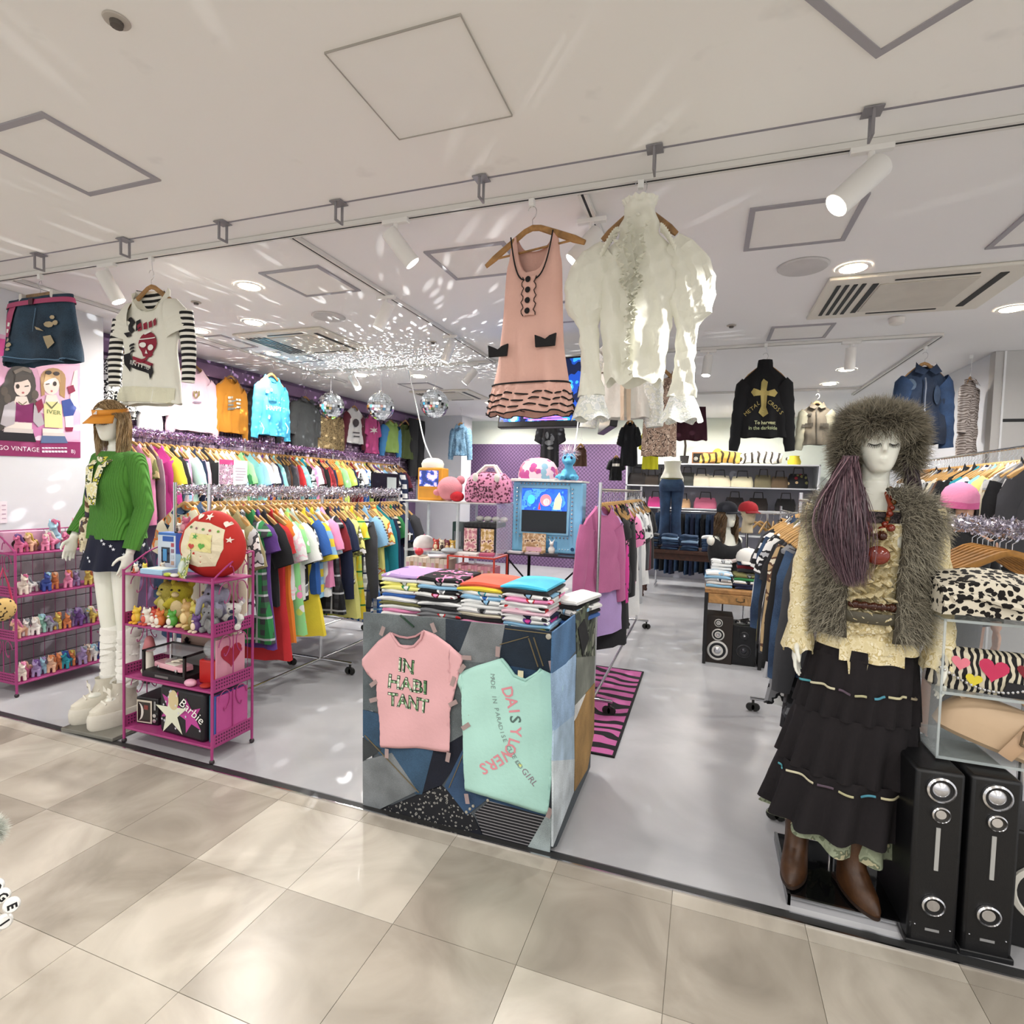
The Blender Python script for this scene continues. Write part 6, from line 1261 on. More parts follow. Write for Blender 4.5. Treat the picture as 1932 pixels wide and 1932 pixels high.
for i, (x, y, c, c2, n_) in enumerate(((.03, .05, '#4a6a9a', '#d9d3c2', 'blue and white'), (.055, .03, '#e0d8c6', '#b5523a', 'cream'), (.085, .06, '#d8c24a', '#e2dcc4', 'yellow'), (.12, .14, '#d7d2c0', '#c98a5a', 'pale'))): critter(c, c2, onS1(x, y, 3), 'tiny %s animal figurine on the top left of the pink shelf' % n_, .62, 0, 'tiny figurines on the pink shelf top')
for x, c, n_ in ((.31, '#a9b43c', 'lime'), (.36, '#e2dfd8', 'white')): tag(MB().ball((0, 0, .011), (.026, .018, .011), 14, 8).build('toy_token', mat(c, .4, bump=0), None, onS1(x, .02, 3)), '%s rounded plastic toy at the front of the pink shelf top' % n_, 'toy')
# ---- third level: car in a case, jar, vase
cs = thing('display_case', 'black edged clear display case on the pink shelf', 'display case', onS1(.1, .03, 1), .0); D_ = mat('#1d1b1c', .5, bump=0); W_, H_, DD = .32, .15, .19
MB().box((0, 0, 0), (W_, DD, .035)).build('base', D_, cs, bevel=.002)
for a, b in (((0, 0, .03), (.014, .012, H_)), ((W_-.014, 0, .03), (W_, .012, H_)), ((0, DD-.012, .03), (.012, DD, H_)), ((W_-.012, DD-.012, .03), (W_, DD, H_)), ((0, DD-.012, H_-.01), (W_, DD, H_)), ((0, 0, H_-.01), (.012, DD, H_)), ((W_-.012, 0, H_-.01), (W_, DD, H_))): MB().box(a, b).build('edge', D_, cs, smooth=False)
MB().box((.002, DD-.01, .035), (W_-.002, DD-.008, H_)).build('back_panel', mat('#7f7d7c', .5, bump=0), cs, smooth=False); MB().box((.002, .012, H_-.006), (W_-.002, DD-.01, H_-.004)).build('clear_top', glassy('#cfd6da', .25), cs, smooth=False); MB().box((.1, -.001, .01), (.2, .0005, .022)).build('name_plate', mat('#6c6a68', .4, bump=0), cs, smooth=False)
car = thing('toy_car', 'pale pink open top toy car inside the clear case', 'toy car', onS1(.14, .1, 1)+Vector((.12, 0, .0355)), -.12); PC = mat('#d29aa4', .25, bump=0, var=0, coat=.5)
MB().loft([[(x, y*w_, z) for y, z in ((-1, .014), (-1, .03), (-.9, .04), (.9, .04), (1, .03), (1, .014))] for x, w_ in ((-.125, .03), (-.12, .038), (-.06, .042), (.06, .042), (.11, .038), (.12, .03))]).build('body', PC, car)
MB().box((-.03, -.034, .039), (.06, .034, .043)).build('cabin', mat('#e2dccf', .5, bump=0), car, bevel=.004); MB().add([(-.036, -.034, .04), (-.036, .034, .04), (-.02, .03, .066), (-.02, -.03, .066)], [(0, 1, 2, 3)]).build('windscreen', glassy('#d8e4e6', .4), car, smooth=False)
for x in (-.08, .075):
    for s in (-1, 1): wh = MB().lathe([(.001, -.006), (.014, -.006), (.016, -.002), (.016, .004), (.001, .004)], 16, (x, s*.036, .016), 'y').build('wheel', PLASTIC('#181818', .5), car); MB().lathe([(.001, -.001), (.009, 0), (.001, .002)], 12, (x, s*.043, .016), 'y').build('hubcap', CHROME(), wh)
MB().box((-.128, -.036, .014), (-.12, .036, .022)).build('bumper', CHROME(), car, bevel=.002)
for s in (-1, 1): MB().tube([(.0, s*.012, .05), (.03, s*.012, .06), (.07, s*.014, .064)], [.006, .005, .004], 8).build('trim_rail', mat('#dcd3c0', .4, bump=0), car)
va = thing('ceramic_vase', 'white and dusty pink ceramic vase left of the toy car case', 'vase', onS1(.065, .1, 1)); MB().lathe([(.001, 0), (.04, 0), (.042, .012), (.03, .03), (.022, .07), (.018, .12), (.026, .13)], 20).build('foot', mat('#e0d8ca', .35, bump=0), va); MB().lathe([(.03, .125), (.034, .135), (.028, .16), (.022, .19), (.014, .205), (.001, .208)], 20).build('cap', mat('#b96f72', .4, bump=0), va)
ja = thing('red_jar', 'red jar with a clear glass dome on the pink shelf', 'jar', onS1(.53, .13, 1)); MB().box((-.06, -.055, 0), (.06, .055, .13)).build('body', mat('#b01f1c', .4, bump=.1), ja, bevel=.008); q = MB().ball((0, 0, .185), (.062, .058, .055), 20, 12).build('glass_dome', glassy('#dfe6e8', .3), ja); MB().lathe([(.05, .128), (.058, .135), (.05, .142)], 20).build('collar', CHROME(), ja)
tag(MB().ball((0, 0, .02), (.036, .026, .02), 16, 9).build('soap_case', mat('#d9a0b4', .35, bump=0), None, onS1(.475, .02, 1)), 'pink rounded soap case at the front of the third pink shelf', 'soap case')
tag(MB().ball((0, 0, .012), (.035, .03, .012), 16, 8).build('red_pot', mat('#a32a22', .4, bump=0), None, onS1(.565, .04, 1)), 'round flat red pot beside the red jar', 'pot')
bo_ = thing('dress_bottle', 'black dress shaped perfume bottle at the back of the pink shelf', 'bottle', onS1(.18, .245, 1)); MB().lathe([(.001, 0), (.036, .0), (.03, .06), (.016, .1), (.014, .13), (.02, .15)], 18).build('body', mat('#17131a', .3, bump=0), bo_); MB().lathe([(.008, .15), (.014, .165), (.001, .18)], 14).build('stopper', mat('#17131a', .3, bump=0), bo_)
tag(B((0, 0, 0), (.38, .004, .255)).build('cork_board', mat('#a88f80', .8, bump=.4), None, onS1(.12, .262, 1)), 'beige board standing behind the toy car case', 'board')
hs = thing('heart_board', 'pink framed board with a red heart leaning at the right of the shelf', 'board', onS1(.655, .05, 1), PI/2-.0); hs.rotation_euler.y = 0.; MB().box((0, 0, 0), (.19, .01, .26)).build('panel', mat('#c98a9c', .4, bump=0), hs, bevel=.002); q = MB(); q.prism([(a, b) for a, b in heart(.095, .165, .07)], -.003, -.0005); q.build('heart', mat('#9c2436', .4, bump=0), hs)
hs.location = onS1(.63, .045, 1)
# ---- bottom level: toy television, lunch bag, folders
tv = thing('toy_television', 'small black retro toy television on the bottom pink shelf', 'toy television', onS1(.015, .06, 0), .12); MB().box((0, 0, 0), (.15, .16, .155)).build('case', mat('#141214', .35, bump=0), tv, bevel=.006); panel(tv, 'screen_frame', .008, .01, .11, .14, '#c9bfae', -.004); panel(tv, 'screen', .018, .02, .1, .13, '#2a2422', -.008, .15); q = MB(); q.prism([(.024+.035*math.sin(t)*u, .075-.05*math.cos(t)) for u, ts in ((1., range(0, 11)), (.55, range(10, -1, -1))) for t in [k*PI/10 for k in ts]], -.0095, -.0085); q.build('moon_print', mat('#cfcac2', .4, bump=0), tv)
panel(tv, 'banner_print', .062, .09, .09, .115, '#7a3a34', -.0095); 
for z, r_k in ((.03, .011), (.06, .011)): MB().lathe([(.001, .008), (r_k, .008), (r_k, 0)], 14, (.13, 0, z), 'y').build('knob', CHROME(), tv)
panel(tv, 'slider', .124, .09, .136, .14, '#8a8a8a', -.004)
lb2 = thing('lunch_bag', 'black lunch bag with pink stars and white script on the bottom pink shelf', 'bag', onS1(.235, .03, 0), -.05); MB().box((0, 0, 0), (.34, .075, .27)).build('case', mat('#17141a', .5, bump=.1), lb2, bevel=.02)
def lprint(name, polys, c, off=-.0015): q = MB(); [q.prism(p, off, off+.001) for p in polys]; return q.build(name, mat(c, .4, bump=0, var=.05), lb2, smooth=False)
lprint('pink_star', [star(.11, .15, .11, 5, .42, 1.2)], '#a83a86'); lprint('pink_star', [star(.24, .13, .1, 5, .4, 1.9)], '#b23c8c'); lprint('cream_star', [star(.1, .12, .13, 5, .36, 1.65)], '#d7d9c2', -.003); lprint('cream_figure_shape', [circ(.115, .2, .04, 18, .055)], '#cbb98e', -.004)
rr = rng(8)
for k in range(14): lprint('tiny_star', [star(rr.uniform(.02, .32), rr.uniform(.02, .25), .008)], '#cfd0d8', -.005)
me = text_mesh('Barbie', .075, shear=.3)
for v in me.vertices: v.co = (.255+v.co.x*math.cos(-.45)-v.co.y*math.sin(-.45), -.0065, .165+v.co.x*math.sin(-.45)+v.co.y*math.cos(-.45))
me.materials.append(INKW); link('script_lettering', me, lb2)
for i, (x, c, n_) in enumerate(((.585, '#2f6a7c', 'teal'), (.602, '#b04a8c', 'pink'), (.618, '#35549c', 'blue'), (.634, '#b34686', 'magenta'))): tag(MB().box((0, 0, 0), (.013, .2, .255)).build('folder', mat(c, .4, bump=0), None, onS1(x, .04, 0), bevel=.002), '%s folder standing at the right of the bottom pink shelf' % n_, 'folder', 'folders on the bottom pink shelf')
tag(B((0, 0, 0), (.13, .05, .24)).build('pink_carton', mat('#a8507c', .5, bump=0, var=.2), None, onS1(.1, .23, 0)), 'dusky pink carton behind the toy television', 'box')
# ================================================================== patchwork table with taped T-shirts
FY, RX, TZ = 2.145, -.515, .865
def cp(u, v): return 640+.3002*float(u), 1060+.3002*float(v)
def fpl(pts): return [(p.x, p.z) for p in (at(*cp(*q), Y=FY-.004) for q in pts)]
tb = thing('patchwork_table', 'table draped in a patchwork of denim at the shop front', 'table', (0, 0, 0))
MB().box((-1.415, FY, .01), (RX, 2.86, TZ)).build('core', mat('#4a5055', .9, bump=.4, bsc=120.), tb, bevel=.025)
def den(c, k=1.35): return mat(c, .92, pat='denim', c2='#%02x%02x%02x' % tuple(min(255, int(int(c[i:i+2], 16)*k)) for i in (1, 3, 5)), sc=26., bump=.35)
PAIS = mat('#17181d', .9, pat='leopard', c2='#8f8d88', sc=60., duty=.3, c3='#1b1b20'); PIN = None
FP = [('#575d5f', [(150, 318), (668, 358), (668, 700), (148, 640)]), ('#252c35', [(668, 358), (832, 378), (770, 560), (668, 580)]), ('#686c6e', [(830, 378), (1042, 398), (1000, 640), (690, 620), (760, 560)]), ('#1b2530', [(1042, 398), (1342, 442), (1332, 700), (1000, 640)]),
      ('#464d50', [(148, 640), (250, 660), (256, 945), (148, 930)]), ('#2b4155', [(148, 930), (260, 960), (590, 1190), (520, 1462), (480, 1462), (148, 1095)]), ('#626668', [(148, 1252), (330, 1200), (492, 1440), (240, 1562), (148, 1545)]), ('#2c2f31', [(148, 1105), (270, 1180), (148, 1255)]),
      ('#10131e', [(560, 1180), (860, 1010), (800, 1180), (640, 1410), (240, 1566), (500, 1462)]), ('#545a5c', [(668, 570), (1000, 640), (860, 1040), (600, 1190), (640, 900)]), ('#293c54', [(800, 1130), (860, 1040), (840, 1450), (945, 1482), (800, 1592), (660, 1410)]),
      ('#22384f', [(1000, 640), (1332, 700), (1345, 1250), (1300, 1600), (860, 1480), (860, 1040)]), (PAIS, [(240, 1568), (640, 1405), (850, 1610), (880, 1680), (740, 1712), (560, 1650)]), ('pin', [(850, 1580), (960, 1492), (1302, 1592), (1205, 1812), (920, 1762)]), ('#838c8d', [(1300, 1592), (1344, 1560), (1322, 1842), (1170, 1818)]),
      ('#0e111b', [(560, 1650), (740, 1712), (880, 1680), (850, 1610), (920, 1762), (600, 1680)])]
for i, (c, p) in enumerate(FP):
    if c == 'pin':
        m = mat('#8a878a', .9, pat='stripe', c2='#18181c', sc=75., duty=.72, axis='z')
    else: m = c if not isinstance(c, str) else den(c)
    MB().prism(fpl(p), FY-.003-.0006*(i % 4), FY+.004).build('patch', m, tb, smooth=False)
for (a, b, w) in (((1190, 480), (1250, 660), .006), ((1222, 475), (1282, 655), .006), ((1010, 520), (1190, 470), .004), ((160, 1090), (500, 1450), .005), ((690, 1420), (800, 1160), .004), ((1042, 420), (1330, 455), .004)):
    p, q_ = at(*cp(*a), Y=FY-.006), at(*cp(*b), Y=FY-.006); MB().tube([p, q_], w*.5, 6).build('seam', mat('#6f6248', .9), tb)
for u, v in ((800, 1572), (822, 1552), (842, 1534), (934, 1498), (1316, 470)): MB().lathe([(.001, .004), (.006 if v > 500 else .011, .003), (.007 if v > 500 else .013, 0)], 12, at(*cp(u, v), Y=FY-.006), 'y').build('stud', mat('#c4bfb2', .35, metal=.7, bump=0), tb)
zp = [at(*cp(u, v), Y=FY-.006) for u, v in ((385, 335), (470, 410))]; MB().tube(zp, .008, 6, True, (.4, 1)).build('woven_label', mat('#1f3a2a', .7), tb)
def rpl(pts): return [(p.y, p.z) for p in (at(*cp(*q), X=RX) for q in pts)]
for i, (c, p) in enumerate((('#37526f', [(1342, 442), (1480, 332), (1482, 560), (1420, 640), (1334, 700)]), ('camo', [(1484, 330), (1600, 225), (1605, 590), (1490, 600)]), ('#7b91a8', [(1334, 700), (1420, 640), (1484, 580), (1472, 960), (1345, 1060)]), ('#686b63', [(1490, 600), (1605, 590), (1600, 760), (1480, 900)]),
        ('#b9b9b7', [(1480, 900), (1545, 830), (1535, 900), (1472, 1000)]), ('#86693f', [(1545, 830), (1602, 760), (1596, 1080), (1556, 1300), (1475, 1440), (1478, 1000)]), ('#8a9cab', [(1345, 1060), (1472, 960), (1475, 1240), (1340, 1250)]), ('#a0a7ab', [(1340, 1250), (1475, 1240), (1470, 1445), (1338, 1790), (1342, 1560)]))):
    m = mat('#3c4038', .9, pat='camo', c2='#5c6350', c3='#23251f', c4='#8a8d7e', sc=9.) if c == 'camo' else den(c)
    MB().prism(rpl(p), RX-.004, RX+.003+.0008*(i % 3), 'yz').build('patch', m, tb, smooth=False)
tp = [(at(*cp(u, v), X=RX+.006)) for u, v in ((1500, 420), (1540, 360), (1570, 480), (1530, 590))]; q = MB().prism([(p.y, p.z) for p in tp], RX, RX+.008, 'yz').build('dotted_patch', mat('#17171a', .9, pat='dots', c2='#c9c9c5', sc=40., duty=.2), tb, smooth=False)
bpx = Matrix.Translation((0, 0, 0))
# flat taped T-shirts
def flat_tee(name, label, pts, c, seed):
    P = [at(*cp(*q), Y=FY-.012) for q in pts]; cx = sum(p.x for p in P)/len(P); cz = sum(p.z for p in P)/len(P); t = thing(name, label, 'T-shirt', (cx, FY-.012, cz))
    bm = bmesh.new(); vs = [bm.verts.new((p.x-cx, 0, p.z-cz)) for p in P]; bm.faces.new(vs); bmesh.ops.triangulate(bm, faces=bm.faces)
    for _ in range(5):
        es = [e for e in bm.edges if e.calc_length() > .022]
        if not es: break
        bmesh.ops.subdivide_edges(bm, edges=es, cuts=1); bmesh.ops.triangulate(bm, faces=[f for f in bm.faces if len(f.verts) > 3])
    bmesh.ops.recalc_face_normals(bm, faces=bm.faces)
    for v in bm.verts:
        x, z = v.co.x, v.co.z; v.co.y = -.004-.003*math.sin(x*30+z*11+seed)-.003*math.sin(z*26-x*19+seed*2)-(.002 if not v.is_boundary else -.003)
    me = bpy.data.meshes.new('front'); bm.to_mesh(me); bm.free(); me.polygons.foreach_set('use_smooth', [True]*len(me.polygons)); me.materials.append(c); o = link('cloth', me, t); s = o.modifiers.new('s', 'SOLIDIFY'); s.thickness = .003; s.offset = 0
    return t, o, cx, cz
def tshirt_text(t, o, cx, cz, txt, u, v, hu, m, rot=0, wu=None, off=.003, bold=0., name='lettering'):
    p, p2 = at(*cp(u, v), Y=FY-.012), at(*cp(u, v-hu), Y=FY-.012); me = text_mesh(txt, (p2.z-p.z)*1.38, bold=bold)
    if wu:
        xs = [w_.co.x for w_ in me.vertices]; k = abs(at(*cp(u+wu, v), Y=FY-.012).x-p.x)/(max(xs)-min(xs))
        for w_ in me.vertices: w_.co.x *= k
    return print_on(name, me, m, o, (p.x-cx, p.z-cz, rot), t, off)
PKT = mat('#dba9ac', .9, bump=.25, bsc=60., var=.05); pt_pts = [(322, 440), (250, 495), (148, 610), (145, 648), (175, 705), (238, 770), (262, 1165), (480, 1172), (695, 1195), (686, 1000), (664, 870), (640, 770), (634, 705), (690, 745), (782, 598), (700, 520), (600, 455), (528, 428), (510, 480), (470, 525), (425, 537), (375, 520), (340, 470)]
pt = flat_tee('pink_taped_tee', 'pink T-shirt with green plaid letters taped to the patchwork table', pt_pts, PKT, 1)
GP = mat('#dfe3d2', .8, pat='plaid', c2='#5f8a5a', c3='#23402a', sc=48., bump=0); GD = mat('#24372a', .8, bump=0)
for tx, v, w_ in (('IN', 655, 100), ('HABI', 770, 240), ('TANT', 884, 255)): tshirt_text(*pt, tx, 428+(v-655)*.05, v, 84, GD, -.02, w_*1.04, .002, .0035, 'letter_outline'); tshirt_text(*pt, tx, 428+(v-655)*.05, v, 84, GP, -.02, w_, .0045, .0008)
nk = [at(*cp(u, v), Y=FY-.018)-pt[0].location for u, v in ((326, 446), (345, 480), (378, 524), (425, 541), (472, 528), (512, 484), (526, 436))]; MB().tube(nk, .006, 8).build('collar', mat('#d09ea2', .9), pt[0]); MB().tube([at(*cp(u, v), Y=FY-.01)-pt[0].location for u, v in ((330, 450), (380, 470), (430, 478), (480, 468), (524, 440))], .005, 6).build('back_collar', mat('#b98a8e', .9), pt[0])
MNT = mat('#aed9cd', .9, bump=.25, bsc=60., var=.05)
mt_pts = [(1020, 605), (870, 650), (770, 690), (722, 730), (760, 800), (790, 890), (845, 905), (845, 1050), (815, 1250), (790, 1440), (930, 1470), (1100, 1530), (1310, 1590), (1330, 1400), (1345, 1250), (1370, 1060), (1395, 880), (1405, 780), (1380, 730), (1270, 670), (1240, 700), (1170, 740), (1100, 710), (1050, 640)]
mt = flat_tee('mint_taped_tee', 'mint green T-shirt with slanting letters taped to the patchwork table', mt_pts, MNT, 2)
PKL = mat('#dd8f98', .8, bump=0); GRL = mat('#7f918d', .8, bump=0)
for ch_, u, v, r_, m in (('D', 1062, 815, -1.25, PKL), ('A', 1085, 880, -1.3, PKL), ('I', 1100, 935, -1.35, PKL), ('S', 1108, 985, -1.4, mat('#566b66', .8, bump=0)), ('Y', 1112, 1060, -1.5, PKL), ('L', 1100, 1125, -1.75, PKL), ('O', 1078, 1170, -2.0, PKL), ('V', 1045, 1208, -2.2, PKL), ('E', 1005, 1240, -2.45, PKL), ('R', 960, 1268, -2.6, PKL), ('S', 912, 1290, -2.7, PKL)):
    tshirt_text(*mt, ch_, u, v, 72, m, r_, None, .003, .001)
path = cat_interp([(968, 705), (985, 880), (1030, 1070), (1105, 1225), (1150, 1290)], 200); tx = 'MADE IN PARADISE CUTE LOCO'
for i, ch_ in enumerate(tx):
    if ch_ == ' ': continue
    k = int(4+i*188/len(tx)); u, v = path[k]; du, dv = path[min(199, k+6)]-path[k]; tshirt_text(*mt, ch_, u, v, 30, GRL, -math.atan2(dv, du), None, .003)
for i, ch_ in enumerate('GIRL'): tshirt_text(*mt, ch_, 1172+i*20, 1312+i*24, 40, mat('#8d7a86', .8, bump=0), -.85, None, .003)
pth = at(*cp(1143, 1272), Y=FY-.012); print_on('heart_print', flat_poly(heart(0, 0, .008)), mat('#d9dc7a', .8, bump=0), mt[1], (pth.x-mt[2], pth.z-mt[3], .0), mt[0], .003)
nk = [at(*cp(u, v), Y=FY-.018)-mt[0].location for u, v in ((1022, 610), (1052, 645), (1100, 712), (1170, 743), (1242, 704), (1268, 674))]; MB().tube(nk, .006, 8).build('collar', mat('#a3cfc4', .9), mt[0])
MB().box((-.012, -.001, -.014), (.012, .001, .014)).build('neck_label', mat('#d9d2b0', .8), mt[0], loc=at(*cp(1140, 705), Y=FY-.02)-mt[0].location)
TAPE = mat('#b79f9c', .5, bump=.1, alpha=.62)
for i, (u, v, r_) in enumerate(((270, 435, .35), (592, 415, -.45), (800, 603, 1.5), (770, 672, .6), (715, 752, .3), (215, 868, 1.2), (715, 890, 1.), (790, 940, -.5), (795, 1035, .9), (298, 1205, 0), (683, 1228, .15), (802, 1490, -.2), (996, 565, .0), (1335, 655, -.25), (215, 765, .9), (1320, 1580, .3))):
    p = at(*cp(u, v), Y=FY-.022); o = MB().box((-.0065, 0, -.0145), (.0065, .0006, .0145)).build('tape_strip', TAPE, None, p, (0, r_, 0), smooth=False); o.scale = (1.5, 1, 1.5); tag(o, 'strip of pale masking tape holding up a T-shirt on the patchwork table', 'tape', 'masking tape strips on the patchwork table')
# folded T-shirts in stacks
def folded_mesh(seed, w=.215, d=.3, h=.021):
    r = rng(seed); q = MB(); ph = r.uniform(0, 6); rr = []
    for k in range(13):
        u = k/12; x = -w/2+w*u; e = 1-abs(2*u-1)**6*.35; hh = h*(.9+.16*math.sin(u*5+ph)); y0 = -d/2+.006*math.sin(u*7+ph)
        rr.append([(x, y0+.006, .0), (x, y0, hh*.5*e), (x, y0+.006, hh*e), (x, -d*.1, hh*e*1.04), (x, d*.25, hh*e*.98), (x, d/2-.004, hh*.9*e), (x, d/2, hh*.4*e), (x, d/2-.004, 0)])
    return q.loft(rr).mesh('folded')
FOLD = [folded_mesh(k) for k in range(5)]
def stack(where, x, y, z, codes, h, rz=0., name='folded_tshirt', cat='folded T-shirt', what='folded T-shirt', sx=1., sy=1., seed=0):
    r = rng(seed); out = None
    for i, c in enumerate(reversed(codes)):
        k = len(codes)-1-i; top = i == len(codes)-1
        o = link(name, FOLD[r.randrange(5)], None, (x+r.uniform(-.008, .008), y+r.uniform(-.008, .008), z+i*h), (0, 0, rz+r.gauss(0, .03)), m=fab(c)); o.scale = (sx*r.uniform(.97, 1.03), sy, h/.0205)
        tag(o, '%s %s, %s of %s' % (cname(c), what, 'top one' if k == 0 else nth(k)+' from top', where), cat, 'folded pieces in '+where); out = o
    return out
zt = TZ+.003
stack('the left table stack', -1.36, 2.43, zt, mk('flo-lilac-purple-pink-white white prt-lemon-olive-white prt-lemon-green-white white blue white olive white pink white'), .0185, .06, seed=1)
stack('the second table stack', -1.165, 2.43, zt, mk('prt-black-pink-black prt-white-black-grey sky prt-black-white-grey prt-white-dred-pink black white black grey prt-grey-red-white grey'), .0185, .05, seed=2)
stack('the third table stack', -.945, 2.44, zt, mk('coral yellow prt-white-teal-lgrey prt-sky-white-blue prt-white-black-sky white prt-white-grey-black cream black pink'), .0195, .02, seed=3)
stack('the right table stack', -.725, 2.43, zt, mk('cyan black prt-white-black-sky prt-pink-red-white white flo-white-pink-black-red lpink prt-white-black-navy prt-white-purple-hot sky flo-white-red-yellow-teal'), .0185, -.03, seed=4)
stack('the corner stack', -.575, 2.62, zt, mk('white black prt-white-grey-sky black blue'), .024, -.25, seed=5, sx=.6)
tb2 = bpy.data.objects['folded_tshirt']
o = thing('lotion_bottles', 'small white and red bottles on the back of the patchwork table', 'bottle', (-.62, 2.82, zt)); MB().lathe([(.001, 0), (.016, 0), (.016, .05), (.008, .062), (.008, .085), (.001, .085)], 14).build('bottle', mat('#dcd9d2', .3, bump=0), o)
o.name = 'lotion_bottle'; o['label'] = 'small white bottle on the back corner of the patchwork table'
o = thing('lotion_bottle', 'small red capped bottle on the back corner of the patchwork table', 'bottle', (-.66, 2.83, zt)); MB().lathe([(.001, 0), (.015, 0), (.015, .04), (.007, .05)], 14).build('bottle', mat('#c9b27a', .3, bump=0), o); MB().lathe([(.009, .05), (.009, .075), (.001, .076)], 12).build('cap', mat('#a8362e', .3, bump=0), o)
# ================================================================== counter with comics, cases and the blue television
ct = thing('display_counter', 'white display counter behind the patchwork table', 'counter', (0, 0, 0)); MB().box((-2.02, 3.25, .76), (-1.28, 3.95, .79)).build('top', mat('#c9c6c4', .5, bump=0), ct, bevel=.003)
for x in (-2.0, -1.31):
    for y in (3.28, 3.92): rod('leg', (x, y, 0), (x, y, .76), .018, STEEL(), ct)
MB().box((-2.0, 3.93, .1), (-1.3, 3.945, .76)).build('back_panel', mat('#8a8488', .6, bump=0), ct, smooth=False)
def books(where, x0, y, z, n, w, h, d, cols, rz=0, jit=.02, seed=0, cat='book'):
    r = rng(seed); x = x0
    for k in range(n):
        c = cols[k % len(cols)]; hh = h*(1+r.uniform(-jit, jit)); o = thing('comic_book', 'pink and cream comic volume, %s from the left in %s' % (nth(k), where), cat, (x+w/2, y, z), 0, 'comic volumes in '+where)
        MB().box((-w*.47, 0, 0), (w*.47, d, hh)).build('cover', mat(c, .5, bump=0, var=.1), o, smooth=False); MB().box((-w*.35, -.001, hh*.55), (w*.35, .0002, hh*.85)).build('spine_picture', mat(['#c99aa8', '#b08c6a', '#d9b6b0'][k % 3], .5, bump=0, var=.3), o, smooth=False); MB().box((-w*.3, -.001, hh*.12), (w*.3, .0002, hh*.4)).build('spine_title', mat('#b0567c', .5, bump=0), o, smooth=False)
        x += w
books('the row on the counter', -1.93, 3.32, .79, 10, .032, .215, .15, ['#d6cbbb', '#d9c4b4', '#cfc2b2'], seed=1)
# red framed cube with more comics
rc = thing('red_frame_cube', 'red edged clear cube holding comics on the counter', 'display cube', (-1.6, 3.3, .79)); RF = mat('#c23a2a', .3, bump=0, var=0); a_, h_ = .33, .245
for x in (0, a_):
    for y in (0, .25): MB().box((x-.005, y-.005, 0), (x+.005, y+.005, h_)).build('upright', RF, rc, smooth=False)
for z in (.005, h_):
    for y in (0, .25): MB().box((0, y-.005, z-.005), (a_, y+.005, z+.005)).build('edge', RF, rc, smooth=False)
    for x in (0, a_): MB().box((x-.005, 0, z-.005), (x+.005, .25, z+.005)).build('edge', RF, rc, smooth=False)
MB().box((.005, .0, h_), (a_-.005, .25, h_+.004)).build('clear_top', glassy('#f0c9c4', .3), rc, smooth=False)
books('the red cube', -1.575, 3.36, .80, 12, .0235, .17, .12, ['#cf8a9c', '#d8a0a8', '#c98092'], seed=2)
# magazines and small things lying on the cube and the row
for i, (x, y, z, w, d, h, c, n_) in enumerate(((-1.5, 3.42, 1.04, .16, .12, .012, '#d8d3d0', 'white'), (-1.36, 3.4, 1.04, .1, .1, .016, '#a84a6a', 'rose'), (-1.72, 3.38, 1.012, .12, .1, .01, '#d9cfd2', 'pale'))): tag(B((-w/2, -d/2, 0), (w/2, d/2, h)).build('magazine', mat(c, .4, bump=0, var=.2), None, (x, y, z), (0, 0, .3*i)), '%s magazine lying above the comics on the counter' % n_, 'magazine', 'magazines above the comics')
tag(MB().ball((0, 0, .025), (.03, .03, .026), 14, 9).build('red_purse', mat('#b3202c', .4, bump=.1), None, (-1.86, 3.38, 1.012)), 'small round red purse lying on the row of comics', 'purse')
tag(MB().ball((0, 0, .02), (.06, .045, .022), 16, 9).build('grey_case', mat('#8d9296', .4, bump=0), None, (-1.62, 3.36, 1.04)), 'rounded grey case at the left of the red cube top', 'case')
# clear shelf tower with caps and dolls (left) and clear case (right)
gs = thing('acrylic_shelf', 'clear acrylic shelf tower above the comics', 'acrylic shelf', (-2.02, 3.45, .79)); AC = ACRYL()
for z in (.24, .585): MB().box((0, 0, z), (.42, .35, z+.008)).build('shelf_board', mat('#e6efef', .05, alpha=.35, bump=0, var=0), gs, smooth=False)
for x in (.01, .41):
    for y in (.01, .34): MB().box((x-.008, y-.008, 0), (x+.008, y+.008, .59)).build('upright', mat('#dfe8ea', .05, alpha=.4, bump=0, var=0), gs, smooth=False)
tag(MB().box((-.02, -.02, 0), (.5, .4, .006)).build('white_board', PLASTIC('#e3e1dc'), None, (-2.03, 3.44, 1.384)), 'white board on the acrylic tower under the pink bag', 'board')
bpy.data.objects['white_board'].scale.x = 1.42
def cap(label, loc, rz, c, c2, sc=1., tilt=0.):
    t = thing('baseball_cap', label, 'cap', loc, rz); t.scale = (sc,)*3; t.rotation_euler.x = tilt
    MB().loft([[(.088*k*math.cos(a), .1*k*math.sin(a), z) for a in [2*PI*j/28 for j in range(28)]] for z, k in ((0, 1), (.03, 1.02), (.06, .93), (.085, .7), (.1, .35), (.103, .02))], False, True).build('crown', mat(c, .85, bump=.2), t)
    MB().loft([[(.085*math.cos(a)*(1+.02*e), -.005+.1*math.sin(a)*(1+.68*e), .006-.012*e-.016*e*math.cos(a)**2) for a in [-PI/2-1.05+2.1*j/18 for j in range(19)]] for e in (0, .35, .7, 1)], False, False, False).build('brim', mat(c2, .85, bump=.2), t).modifiers.new('s', 'SOLIDIFY').thickness = .004
    MB().ball((0, 0, .104), .008, 8, 6).build('button', mat(c2, .8), t); return t
cap('white cap with pink brim on the acrylic shelf', (-1.94, 3.6, 1.04), .3, '#dcd6d4', '#c97a92', .9); cap('black cap lying in front on the acrylic shelf', (-1.95, 3.5, .80), -.2, '#1d1c1e', '#1d1c1e', .95)
